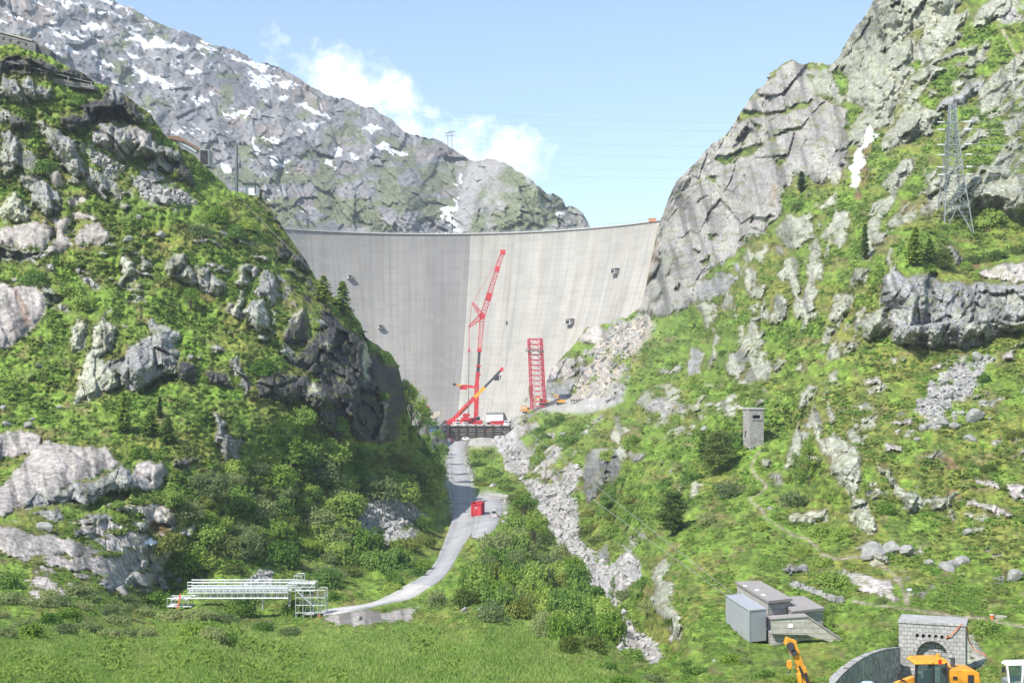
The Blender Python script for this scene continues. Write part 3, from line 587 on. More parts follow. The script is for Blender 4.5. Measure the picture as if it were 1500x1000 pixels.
mt, nt, bs = mat_nodes('ground_cover')
at = nd(nt, 'ShaderNodeAttribute', attribute_name='albedo'); ra = nd(nt, 'ShaderNodeAttribute', attribute_name='rocky')
oc = objco(nt)
n1 = noise(nt, oc, .9, 6, .65); n2 = noise(nt, oc, 4.0, 4, .6)
v = ramp(nt, n1, [(.30, (.50, .50, .50)), (.70, (1.48, 1.48, 1.48))])
cA = mix_mul(nt, at.outputs['Color'], v)
v2 = ramp(nt, n2, [(.3, (.80, .80, .80)), (.7, (1.2, 1.2, 1.2))])
cB = mix_mul(nt, cA, v2)
mp = nd(nt, 'ShaderNodeMapping'); mp.inputs['Scale'].default_value = (1.5, 1.5, .30); mp.inputs['Rotation'].default_value = (0, R(12), 0); nt.links.new(oc, mp.inputs['Vector'])
n3 = noise(nt, mp.outputs[0], 1.0, 7, .68)
cR = mix_mul(nt, cB, ramp(nt, n3, [(.34, .60), (.48, 1.06), (.68, 1.38)]))
mxr = nd(nt, 'ShaderNodeMix', data_type='RGBA'); nt.links.new(ra.outputs['Fac'], mxr.inputs[0]); nt.links.new(cB, mxr.inputs[6]); nt.links.new(cR, mxr.inputs[7]); cB = mxr.outputs[2]
nt.links.new(cB, bs.inputs['Base Color']); bs.inputs['Roughness'].default_value = .92
bs.inputs['Specular IOR Level'].default_value = .15
bp = nd(nt, 'ShaderNodeBump'); bp.inputs['Strength'].default_value = .9; bp.inputs['Distance'].default_value = .7
nt.links.new(n1, bp.inputs['Height']); nt.links.new(bp.outputs[0], bs.inputs['Normal'])
MAT_GROUND = mt
def sub(name, mask):
    F = quads[mask]; used, inv = np.unique(F, return_inverse=True)
    me = np_mesh(name, Vall.reshape(-1, 3)[used], inv.reshape(F.shape), MAT_GROUND, True)
    me.polygons.foreach_set('use_smooth', ~(Rall.reshape(-1)[F].mean(1) > .6))
    set_col(me, 'albedo', Call.reshape(-1, 3)[used])
    a = me.attributes.new('rocky', 'FLOAT', 'POINT'); a.data.foreach_set('value', Rall.reshape(-1)[used].astype(np.float32))
    o = link_mesh(name, me); o['kind'] = 'structure'; return o
sub('hillside_left', leftm); sub('hillside_right', rightm); sub('valley_floor', inval & ~inriv); sub('riverbed', inriv); sub('footpath', inpath); sub('snow_gully', insnow)

# roads and paths: ribbons a little above the ground -----------------------------------------
def ribbon(name, Lp, Rp, mat, lift, n=8, m=9):
    Lc, Rc = catmull(Lp, n), catmull(Rp, n); V = []; F = []; k_ = np.arange(len(Lc)); Lc[:, 0] += fbm(k_ * 1.0, k_ * 0, 3, 2, 3) * 1.1; Rc[:, 0] += fbm(k_ * 1.0, k_ * 0 + 5, 3, 2, 4) * 1.1
    for a, b in zip(Lc, Rc):
        for k in range(m + 1):
            q = a + (b - a) * k / m; p = gpt(q[0], q[1]); V.append((p.x, p.y, p.z))
    V = np.array(V).reshape(len(Lc), m + 1, 3)
    for _ in range(2): V[1:-1] = (V[:-2] + 2 * V[1:-1] + V[2:]) / 4
    V[..., 2] += lift; V[:, 0, 2] -= lift + .5; V[:, -1, 2] -= lift + .5
    W = m + 1; i = np.arange(len(Lc) * W).reshape(len(Lc), W)
    F = np.stack([i[:-1, :-1], i[1:, :-1], i[1:, 1:], i[:-1, 1:]], -1).reshape(-1, 4)
    me = np_mesh(name, V.reshape(-1, 3), F, mat, True); o = link_mesh(name, me); o['kind'] = 'structure'
    a = me.attributes.new('across', 'FLOAT', 'POINT'); a.data.foreach_set('value', np.tile(np.linspace(0, 1, m + 1), len(Lc)).astype(np.float32)); return o
def road_mat(name, lo, hi, sc):
    m, nt, b = mat_nodes(name); oc = objco(nt)
    a = ramp(nt, noise(nt, oc, sc, 6, .7), [(.32, lo), (.68, hi)]); f = ramp(nt, noise(nt, oc, 3.0, 3), [(.35, .82), (.65, 1.1)])
    ac = nd(nt, 'ShaderNodeAttribute', attribute_name='across'); tr = ramp(nt, ac.outputs['Fac'], [(0, .62), (.10, .95), (.24, .82), (.34, 1.02), (.5, 1.06), (.66, 1.0), (.76, .82), (.90, .95), (1, .62)])
    nt.links.new(mix_mul(nt, mix_mul(nt, a, f), tr, .8), b.inputs['Base Color']); b.inputs['Roughness'].default_value = .9; return m
MAT_ROAD = road_mat('asphalt', (.27, .27, .275), (.42, .42, .42), .16)
MAT_GRAVEL = road_mat('gravel_surface', (.40, .385, .36), (.56, .545, .52), .3)
ribbon('road', ROADL[:9], ROADR[:9], MAT_ROAD, .16, 8, 12)
ribbon('gravel_road', [(x, y) for x, y in ROADL[8:]], [(x, y) for x, y in ROADR[8:]], MAT_GRAVEL, .18, 8, 12)
ribbon('lay_by', [(694,728),(693,742),(692,756),(691,772),(690,788)], [(736,728),(740,742),(736,760),(726,776),(706,790)], MAT_ROAD, .18, 6, 10)
# =================================================================== FAR MOUNTAIN
MSK = [(-260,-210),(-100,-150),(0,-95),(100,-40),(170,0),(200,18),(235,34),(270,45),(300,58),(330,72),(365,84),(400,98),(440,112),(460,128),(490,143),(512,147),(530,152),(548,162),(560,170),(578,180),(592,196),(612,198),(628,202),(642,203),(658,214),(668,220),(680,231),(690,237),(705,234),(722,235),(738,240),(752,247),(768,258),(782,268),(792,276),(800,283),(806,281),(816,282),(824,288),(829,300),(838,300),(850,308),(858,318),(864,330),(872,345),(900,360),(1000,420)]
MC = [(-250,345,1020),(0,345,1000),(200,345,1040),(430,345,1080),(600,345,1090),(680,340,1120),(760,340,1020),(860,340,1060),(780,280,1090),(745,245,1180),(690,240,1420),(680,290,1260),(660,210,1500),(590,198,1480),(500,145,1540),(330,72,1600),(170,0,1600),(0,-90,1600),(0,100,1290),(200,150,1320),(400,180,1340),(550,250,1270),(-250,-200,1600),(-250,100,1250),(330,300,1100),(600,290,1170),(720,300,1080),(820,300,1110),(700,270,1280),(0,430,900),(400,430,960),(800,430,950),(1000,430,1000)]
_mev = tps_fit(MC)
mcols = np.arange(-250, 990, 1.6); MNR = 330
msx = np.array([p[0] for p in MSK], float); msy = np.array([p[1] for p in MSK], float)
mys = np.interp(mcols, msx, msy) + fbm(mcols, mcols * 0, 22, 4, 177) * 3.2 + fbm(mcols, mcols * 0, 6, 2, 178) * 1.2
mt_ = np.linspace(0, 1, MNR)
MY = mys[None] + (430 - mys)[None] * mt_[:, None]; MX = np.repeat(mcols[None], MNR, 0)
MD = np.exp(_mev(MX, MY))
wx = MX + fbm(MX, MY, 30, 4, 301) * 4; wy = MY + fbm(MX, MY, 30, 4, 302) * 4
dome = sstep(-3, 3, pip(wx, wy, [(672,345),(690,300),(705,262),(730,246),(760,250),(800,278),(830,295),(870,330),(872,350)]))
q1, k1 = facets(wx, wy, 30, R(60), 1.6, 501); q2, k2 = facets(wx, wy, 11, R(50), 1.7, 511); q3, k3 = facets(MX, MY, 4.5, R(50), 1.4, 521)
rid = np.abs(fbm(MX * .8 + MY * .5, MY, 60, 5, 531))
MD = MD - (q1 * 18 + q2 * 8 + q3 * 2.0 - rid * 18 + fbm(MX, MY, 7, 3, 541) * 2 - (1 - sstep(0, .1, k2)) * 1.2)
lower = sstep(180, 330, MY)
gul = np.zeros(MX.shape)
gul = np.maximum(gul, sstep(-6, 5, pip(wx, wy, [(690,237),(722,235),(745,244),(700,275),(690,310),(684,345),(655,345),(668,300),(678,265)])))
n_r = fbm(MX, MY * 1.3, 40, 5, 551); n_g = fbm(MX, MY * 1.6, 30, 5, 552)
gfrac = .85 * sstep(.38 - .50 * lower, .68 - .45 * lower, n_g + .10) * (1 - gul * .9)
mcol = np.ones(MX.shape + (3,)) * np.array((.25, .245, .245))
mcol = mixc(mcol, np.array((.175, .177, .19)), sstep(-.1, .5, n_r))
mcol = mixc(mcol, np.array((.30, .235, .19)), sstep(.25, .6, fbm(MX, MY * 2, 50, 4, 553)) * .5 * (1 - lower * .5))
mcol = mixc(mcol, np.array((.34, .35, .29)), dome * .5)
mcol *= (1 + .3 * q2 + .2 * q3)[..., None]
gfrac = np.maximum(gfrac, dome * .8 * sstep(-.25, .25, n_g)) * (1 - gul * .9)
mcol = mixc(mcol, np.array((.155, .180, .070)), gfrac * .8)
mcol = mixc(mcol, np.array((.37, .36, .35)), gul * .8)
z = (0, 0, 3.333)
SNF = [T(*z, p) for p in ([(555,165),(620,185),(700,190),(780,195),(870,215),(950,240),(850,240),(740,240),(650,215),(590,190)], [(400,115),(470,120),(540,150),(480,150),(420,135)], [(430,50),(530,60),(640,70),(690,80),(560,80),(460,70)], [(270,0),(330,10),(410,40),(340,35),(290,20)],
 [(575,240),(640,260),(700,275),(650,285),(610,265)], [(690,345),(740,365),(850,415),(820,430),(760,405),(665,400),(690,385)], [(820,290),(880,310),(890,325),(840,320)], [(900,350),(950,335),(965,360),(920,370)], [(1090,260),(1180,280),(1220,310),(1120,290)], [(1190,330),(1260,350),(1333,400),(1260,440),(1230,430),(1270,400)], [(945,470),(1000,480),(1010,495),(960,505)], [(1085,535),(1120,550),(1170,580),(1110,575)], [(1150,550),(1230,520),(1240,540),(1190,575),(1160,570)], [(1210,660),(1255,690),(1270,740),(1240,790),(1240,720)], [(1060,820),(1110,795),(1130,830),(1090,850)], [(820,640),(880,630),(925,640),(860,650)], [(1260,665),(1333,690),(1330,710),(1290,690)], [(250,255),(330,270),(260,278)], [(560,20),(620,50),(640,70),(560,40)], [(980,190),(1040,200),(1060,220),(990,210)], [(230,110),(290,120),(310,140),(250,135)], [(1000,440),(1060,460),(1040,475)], [(940,640),(990,640),(980,655)], [(1000,310),(1050,320),(1040,340)],[(700,85),(740,95),(720,105)],[(620,105),(740,120),(770,135),(660,115)],[(560,120),(660,140),(600,140)],[(850,130),(930,150),(870,150)],[(1100,345),(1170,360),(1120,365)],[(1300,480),(1333,485),(1310,497)],[(1250,840),(1300,860),(1270,860)])]
z = (400, 0, 2.667)
SNF += [T(*z, p) for p in ([(85,395),(150,420),(230,460),(210,470),(150,440),(100,420)], [(0,310),(90,320),(95,340),(20,335)], [(10,370),(65,380),(50,400),(10,385)], [(105,470),(200,485),(160,495)], [(350,495),(400,490),(460,520),(390,515)], [(385,575),(430,560),(530,595),(500,605),(430,600)], [(230,580),(275,580),(280,610),(240,610)], [(0,610),(65,640),(50,655),(0,640)], [(190,640),(250,620),(250,660),(200,655)], [(0,535),(40,555),(0,565)], [(700,800),(725,760),(720,810),(690,840),(720,880),(740,905),(700,905),(660,860),(665,820)], [(720,700),(740,660),(745,690),(730,730)], [(640,905),(690,900),(700,912),(600,912)], [(1075,760),(1100,750),(1085,790)], [(1105,830),(1130,820),(1130,850)], [(700,780),(725,755),(715,790)], [(290,400),(340,400),(330,412)], [(310,605),(335,610),(325,630),(300,625)],[(680,715),(715,720),(740,700),(735,718),(700,728)],[(170,400),(200,420),(190,430)])]
msn = np.zeros(MX.shape)
swx = MX + fbm(MX, MY, 14, 5, 601, .65) * 9; swy = MY + fbm(MX, MY, 12, 5, 602, .65) * 6
for P in SNF:
    Pm = np.array(P); x0, y0 = Pm.min(0) - 10; x1, y1 = Pm.max(0) + 10
    c = np.where((mcols > x0) & (mcols < x1))[0]
    if len(c) == 0: continue
    s = (slice(None), slice(c[0], c[-1] + 1)); msn[s] = np.maximum(msn[s], sstep(-.2, 1.4, pip(swx[s], swy[s], P)))
su = MX * math.cos(R(22)) + MY * math.sin(R(22)); sv = -MX * math.sin(R(22)) + MY * math.cos(R(22))
ns = fbm(su / 3.6, sv, 7, 4, 611, .6); qs = np.quantile(ns, .925)
msn = np.maximum(msn, sstep(qs, qs + .06, ns - .35 * sstep(60, 250, MY) - .25 * sstep(350, 560, MX)) * (1 - dome))
mcol = mixc(mcol, np.array((.88, .89, .91)), msn); mcol = np.clip(mcol, .02, .92)
VB = np.stack([(MX - CX) / FOC * MD, MD, (HZ - MY) / FOC * MD], -1)
bk = []
for k in range(8, 0, -1):
    q = k / 8; b = VB[0].copy(); b[:, 1] += 260 * q; b[:, 0] *= 1 + 260 * q / VB[0][:, 1]; b[:, 2] -= 240 * q ** 1.4; bk.append(b)
VB = np.concatenate([np.stack(bk), VB]); CB = np.concatenate([np.repeat(mcol[:1], 8, 0), mcol])
r_, c_ = VB.shape[:2]; ii = np.arange(r_ * c_).reshape(r_, c_)
QB = np.stack([ii[:-1, :-1], ii[1:, :-1], ii[1:, 1:], ii[:-1, 1:]], -1).reshape(-1, 4)
mm, nt, bs = mat_nodes('mountain_rock')
at = nd(nt, 'ShaderNodeAttribute', attribute_name='albedo'); oc = objco(nt); n1 = noise(nt, oc, .16, 7, .7)
nt.links.new(mix_mul(nt, at.outputs['Color'], ramp(nt, n1, [(.32, (.62, .62, .62)), (.68, (1.3, 1.3, 1.3))])), bs.inputs['Base Color'])
bs.inputs['Roughness'].default_value = .95; bs.inputs['Specular IOR Level'].default_value = .1
bp = nd(nt, 'ShaderNodeBump'); bp.inputs['Strength'].default_value = .8; bp.inputs['Distance'].default_value = 4
nt.links.new(n1, bp.inputs['Height']); nt.links.new(bp.outputs[0], bs.inputs['Normal'])
me = np_mesh('mountain', VB.reshape(-1, 3), QB, mm, True); set_col(me, 'albedo', CB.reshape(-1, 3)); o = link_mesh('mountain', me); o['kind'] = 'structure'
# wide ground under everything, far below the slopes, reaching to the horizon
gm = MB(); gm.add([(-6000, -300, -70), (6000, -300, -70), (6000, 9000, -70), (-6000, 9000, -70)], [[0, 1, 2, 3]])
o = gm.build('ground', paint('far_ground', (.10, .14, .05), .95, scale=.01)); o['kind'] = 'structure'

# =================================================================== DAM
HC = 90.0; DCX, DCY, DR = -42.0, 609.5, 147.5
a0, a1 = R(-66), R(62)
def dam_r(z):
    t = min(1, max(0, (HC - z) / 105.0)); return DR - 44 * t ** 1.35
NA, NZ = 150, 60
V = []; UV = []
for j in range(NZ + 1):
    z = HC - (HC + 22) * j / NZ; r = dam_r(z)
    for i in range(NA + 1):
        a = a0 + (a1 - a0) * i / NA
        V.append((DCX + math.sin(a) * r, DCY + math.cos(a) * r, z)); UV.append((a * DR, z))
nin = len(V)
for j in range(NZ + 1):
    z = HC - (HC + 22) * j / NZ; r = DR + 8 + 6 * j / NZ
    for i in range(NA + 1):
        a = a0 + (a1 - a0) * i / NA
        V.append((DCX + math.sin(a) * r, DCY + math.cos(a) * r, z)); UV.append((a * DR, z))
W = NA + 1
i_ = np.arange((NZ + 1) * W).reshape(NZ + 1, W)
Fq = [np.stack([i_[:-1, :-1], i_[1:, :-1], i_[1:, 1:], i_[:-1, 1:]], -1).reshape(-1, 4), nin + np.stack([i_[:-1, :-1], i_[:-1, 1:], i_[1:, 1:], i_[1:, :-1]], -1).reshape(-1, 4)]
Fq.append(np.stack([i_[0, :-1], i_[0, 1:], nin + i_[0, 1:], nin + i_[0, :-1]], -1))
Fq = np.concatenate(Fq)
md, nt, bs = mat_nodes('dam_concrete')
uvn = nd(nt, 'ShaderNodeUVMap', uv_map='wall'); sp = nd(nt, 'ShaderNodeSeparateXYZ'); nt.links.new(uvn.outputs[0], sp.inputs[0])
def mth(op, a, b=None, c=None):
    n = nd(nt, 'ShaderNodeMath', operation=op)
    for k, x in enumerate((a, b, c)):
        if x is None: continue
        if isinstance(x, (int, float)): n.inputs[k].default_value = x
        else: nt.links.new(x, n.inputs[k])
    return n.outputs[0]
def grid_line(x, period, w):
    f = mth('FRACT', mth('DIVIDE', x, period)); return mth('LESS_THAN', mth('ABSOLUTE', mth('SUBTRACT', f, .5)), w / period / 2)
U_, V_ = sp.outputs[0], sp.outputs[1]
def scaled(sx, sy):
    c = nd(nt, 'ShaderNodeCombineXYZ'); nt.links.new(mth('MULTIPLY', U_, sx), c.inputs[0]); nt.links.new(mth('MULTIPLY', V_, sy), c.inputs[1]); return c.outputs[0]
base = ramp(nt, noise(nt, scaled(.03, .02), 1, 4), [(.3, (.365, .348, .315)), (.7, (.41, .392, .355))])
st = ramp(nt, noise(nt, scaled(.45, .012), 1, 6, .7), [(.34, (.80, .79, .78)), (.52, (1.0, 1.0, 1.0)), (.72, (1.04, 1.03, 1.02))])
st2 = ramp(nt, noise(nt, scaled(.09, .006), 1, 3, .6), [(.38, (.80, .80, .80)), (.58, (1.0, 1.0, 1.0))])
pan = nd(nt, 'ShaderNodeTexBrick'); pan.inputs['Scale'].default_value = 1; pan.inputs['Brick Width'].default_value = 7.4; pan.inputs['Row Height'].default_value = 3.0
pan.inputs['Mortar Size'].default_value = 0; pan.offset = 0; pan.inputs['Color1'].default_value = (.90, .90, .90, 1); pan.inputs['Color2'].default_value = (1.06, 1.06, 1.06, 1)
nt.links.new(uvn.outputs[0], pan.inputs['Vector'])
c = mix_mul(nt, base, st); c = mix_mul(nt, c, st2, .8); c = mix_mul(nt, c, pan.outputs['Color'], .7)
vl = grid_line(U_, 7.4, .5); hl = grid_line(V_, 3.0, .42)
fade = ramp(nt, noise(nt, scaled(.05, .05), 1, 3), [(.35, .3), (.6, .9)])
dk = mth('MULTIPLY', mth('MAXIMUM', mth('MULTIPLY', vl, .75), mth('MULTIPLY', hl, .42)), fade)
m1 = nd(nt, 'ShaderNodeMix', data_type='RGBA'); nt.links.new(dk, m1.inputs[0]); nt.links.new(c, m1.inputs[6]); m1.inputs[7].default_value = (.25, .24, .225, 1)
# one older, damp-stained block of the wall: dark up to a sharp joint, fading to its left; left half also painted dimmer
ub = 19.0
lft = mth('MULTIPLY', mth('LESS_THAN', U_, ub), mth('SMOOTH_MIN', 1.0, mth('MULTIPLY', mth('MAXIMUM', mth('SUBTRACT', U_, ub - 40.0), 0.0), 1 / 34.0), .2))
left_shade = mth('MULTIPLY', mth('LESS_THAN', U_, ub), .72)  # whole left side darkened evenly, its weaker sunlight put into the colour
m2 = nd(nt, 'ShaderNodeMix', data_type='RGBA', blend_type='MULTIPLY'); nt.links.new(mth('ADD', mth('MULTIPLY', lft, .45), left_shade), m2.inputs[0]); nt.links.new(m1.outputs[2], m2.inputs[6]); m2.inputs[7].default_value = (.62, .62, .66, 1)
yl = ramp(nt, noise(nt, scaled(.2, .008), 1, 4), [(.52, .0), (.7, .5)])
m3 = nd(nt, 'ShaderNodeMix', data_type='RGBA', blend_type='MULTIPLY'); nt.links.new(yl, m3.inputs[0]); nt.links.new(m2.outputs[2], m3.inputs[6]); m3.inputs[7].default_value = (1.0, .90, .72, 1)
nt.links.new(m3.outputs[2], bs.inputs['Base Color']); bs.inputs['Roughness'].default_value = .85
dam = thing('dam', 'tall curved concrete arch dam closing the head of the valley', 'dam', (DCX, DCY + DR, 0))
off = np.array([DCX, DCY + DR, 0])
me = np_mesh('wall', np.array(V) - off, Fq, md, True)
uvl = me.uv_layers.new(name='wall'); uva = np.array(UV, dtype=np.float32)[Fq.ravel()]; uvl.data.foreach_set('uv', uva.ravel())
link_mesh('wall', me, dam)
def dam_pt(px, z_or_py, ispy=True, out=0.0):
    """point on the valley face of the dam seen at a pixel"""
    D = 740.0
    for _ in range(40):
        x = (px - CX) / FOC * D; z = (HZ - z_or_py) / FOC * D if ispy else z_or_py
        r = dam_r(z) - out; dx = x - DCX
        D = DCY + math.sqrt(max(1, r * r - dx * dx))
    return Vector((x, D, z))
con = paint('pale_concrete', (.48, .465, .44), .85, wear=.18, scale=.6); dcon = paint('dark_opening', (.035, .035, .04), .9)
rail = MB()
pts = [(DCX + math.sin(a) * (DR - .3), DCY + math.cos(a) * (DR - .3)) for a in np.linspace(a0, a1, 80)]
for (x0, y0), (x1, y1) in zip(pts[:-1], pts[1:]):
    rail.bar((x0, y0, HC + 1.1), (x1, y1, HC + 1.1), .14); rail.bar((x0, y0, HC), (x0, y0, HC + 1.15), .12); rail.bar((x0, y0, HC + .6), (x1, y1, HC + .6), .08)
galv = paint('galvanised_steel', (.42, .44, .46), .45, .6, .15)
rail.build('crest_railing', galv, dam)
cap = MB()
for (x0, y0), (x1, y1) in zip(pts[:-1], pts[1:]): cap.bar((x0, y0, HC - .15), (x1, y1, HC - .15), .9, .7)
cap.build('crest_kerb', con, dam)
for px, py, w in ((511,406,2.2), (556.5,479,2.2), (903,398,3.0), (836,472,3.2)):
    p = dam_pt(px, py); n = Vector((DCX - p.x, DCY - p.y, 0)).normalized(); rz = math.atan2(n.y, n.x) + math.pi / 2
    m = MB(); m.box(p + n * 1.0, (w, 4.5, w * .8), rz); m.box(p + n * 1.2 + Vector((0, 0, w * .55)), (w * 1.25, 5.0, .4), rz)
    ob = m.build('outlet_box', con, dam)
    m = MB(); m.box(p + n * 3.3 + Vector((0, 0, 0)), (w * .62, .12, w * .5), rz); m.build('outlet_opening', dcon, ob)
p = dam_pt(728, 553); n = Vector((DCX - p.x, DCY - p.y, 0)).normalized(); rz = math.atan2(n.y, n.x) + math.pi / 2
m = MB(); m.box(p + n * .3, (3.6, .9, 3.6), rz); q = m.build('inspection_hatch', con, dam)
m = MB(); m.box(p + n * .8, (2.8, .12, 2.8), rz); m.build('hatch_opening', dcon, q)
# railed cabin on the crest end, orange
# =================================================================== PLANTS
def leaf_mat(name, a, b, sc=.5, trans=.45):
    m, nt, bs = mat_nodes(name)
    oi = nd(nt, 'ShaderNodeObjectInfo'); at = nd(nt, 'ShaderNodeAttribute', attribute_name='tone')
    mx = nd(nt, 'ShaderNodeMix', data_type='RGBA'); nt.links.new(at.outputs['Fac'], mx.inputs[0]); mx.inputs[6].default_value = (*a, 1); mx.inputs[7].default_value = (*b, 1)
    hv = nd(nt, 'ShaderNodeHueSaturation')
    mr = nd(nt, 'ShaderNodeMapRange'); nt.links.new(oi.outputs['Random'], mr.inputs[0]); mr.inputs[3].default_value = .68; mr.inputs[4].default_value = 1.3
    mr2 = nd(nt, 'ShaderNodeMapRange'); nt.links.new(oi.outputs['Random'], mr2.inputs[0]); mr2.inputs[3].default_value = .525; mr2.inputs[4].default_value = .475
    nt.links.new(mx.outputs[2], hv.inputs['Color']); nt.links.new(mr.outputs[0], hv.inputs['Value']); nt.links.new(mr2.outputs[0], hv.inputs['Hue'])
    nt.links.new(hv.outputs[0], bs.inputs['Base Color']); bs.inputs['Roughness'].default_value = .7; bs.inputs['Specular IOR Level'].default_value = .2
    tr = nd(nt, 'ShaderNodeBsdfTranslucent'); nt.links.new(hv.outputs[0], tr.inputs['Color'])
    ms = nd(nt, 'ShaderNodeMixShader'); ms.inputs[0].default_value = trans
    out = nt.nodes['Material Output']; nt.links.new(bs.outputs[0], ms.inputs[1]); nt.links.new(tr.outputs[0], ms.inputs[2]); nt.links.new(ms.outputs[0], out.inputs['Surface'])
    return m
M_ALDER = leaf_mat('alder_leaves', (.19, .31, .06), (.32, .45, .11))
M_GREY = leaf_mat('willow_leaves', (.19, .255, .095), (.30, .36, .15))
M_LARCH = leaf_mat('larch_needles', (.16, .27, .05), (.28, .40, .08))
M_PINE = leaf_mat('pine_needles', (.08, .14, .038), (.16, .23, .065))
M_BRIGHT = leaf_mat('young_leaves', (.125, .23, .035), (.22, .36, .06))
M_HEATH = leaf_mat('heath_leaves', (.13, .18, .04), (.22, .27, .065))
M_BARK = paint('bark', (.12, .095, .075), .95, wear=.4, scale=4)

def leaves(P, N, size, g, aspect=.7):
    """one small quad per point; N = rough facing; returns verts, faces"""
    n = len(P); N = N + g.normal(0, .42, (n, 3)); N /= np.linalg.norm(N, axis=1)[:, None] + 1e-9
    t = np.cross(N, g.normal(0, 1, (n, 3))); t /= np.linalg.norm(t, axis=1)[:, None] + 1e-9; b = np.cross(N, t)
    s = (size * g.uniform(.6, 1.35, n))[:, None]
    V = np.stack([P - t * s, P - b * s * aspect + N * s * .15, P + t * s, P + b * s * aspect - N * s * .15], 1).reshape(-1, 3)
    return V, np.arange(4 * n).reshape(n, 4)
def leaf_mesh(name, P, N, size, mat, seed, tone=None, aspect=.7):
    g = np.random.default_rng(seed); V, F = leaves(P, N, size, g, aspect); me = np_mesh(name, V, F, mat, False)
    tn = g.uniform(0, 1, len(P)) if tone is None else np.clip(tone + g.normal(0, .18, len(P)), 0, 1)
    a = me.attributes.new('tone', 'FLOAT', 'POINT'); a.data.foreach_set('value', np.repeat(tn, 4).astype(np.float32)); return me
def bush_mesh(name, seed, n, mat, lobes=9, size=.085, flat=.75, open_=.0):
    """unit bush: about 1 wide radius, height about 1.3*flat"""
    g = np.random.default_rng(seed); P = []; N = []
    for k in range(lobes):
        a = g.uniform(0, 6.28); r = g.uniform(.15, .72) * (k > 0); c = np.array([math.cos(a) * r, math.sin(a) * r, (.42 + .5 * g.uniform() * (1 - r * .8)) * flat])
        R_ = g.uniform(.26, .46); m = n // lobes
        d = g.normal(0, 1, (m, 3)); d /= np.linalg.norm(d, axis=1)[:, None]; d[:, 2] = np.where(d[:, 2] < -.5, -d[:, 2], d[:, 2])
        rad = R_ * g.uniform(.55, 1.12, m) ** (.6); lump = 1 + .22 * np.sin(d[:, 0] * 9 + k) * np.cos(d[:, 1] * 8 + 2 * k)
        P.append(c + d * (rad * lump)[:, None] * np.array([1, 1, flat * 1.05])); N.append(d + np.array([0, 0, .35]))
    # ragged shoots that stand out of the mass, and a skirt down to the soil
    m = int(n * .22); a = g.uniform(0, 6.28, m); r = np.sqrt(g.uniform(.1, 1, m)) * .92
    P.append(np.stack([np.cos(a) * r, np.sin(a) * r, g.uniform(0, .5, m) * flat], 1)); N.append(np.stack([np.cos(a), np.sin(a), a * 0 + .3], 1))
    m = int(n * .16); sp = g.integers(0, 18, m); ga = np.random.default_rng(seed + 5).uniform(0, 6.28, 18); gr = np.random.default_rng(seed + 6).uniform(.1, .8, 18)
    h = g.uniform(.5, 1.0, m); P.append(np.stack([np.cos(ga[sp]) * gr[sp] * (.7 + .4 * h), np.sin(ga[sp]) * gr[sp] * (.7 + .4 * h), h * 1.32 * flat * (1 - .35 * gr[sp] ** 2)], 1) + g.normal(0, .035, (m, 3))); N.append(g.normal(0, 1, (m, 3)))
    P = np.concatenate(P); N = np.concatenate(N); P[:, 2] = np.maximum(P[:, 2], -.1)
    return leaf_mesh(name, P, N, size, mat, seed + 1)
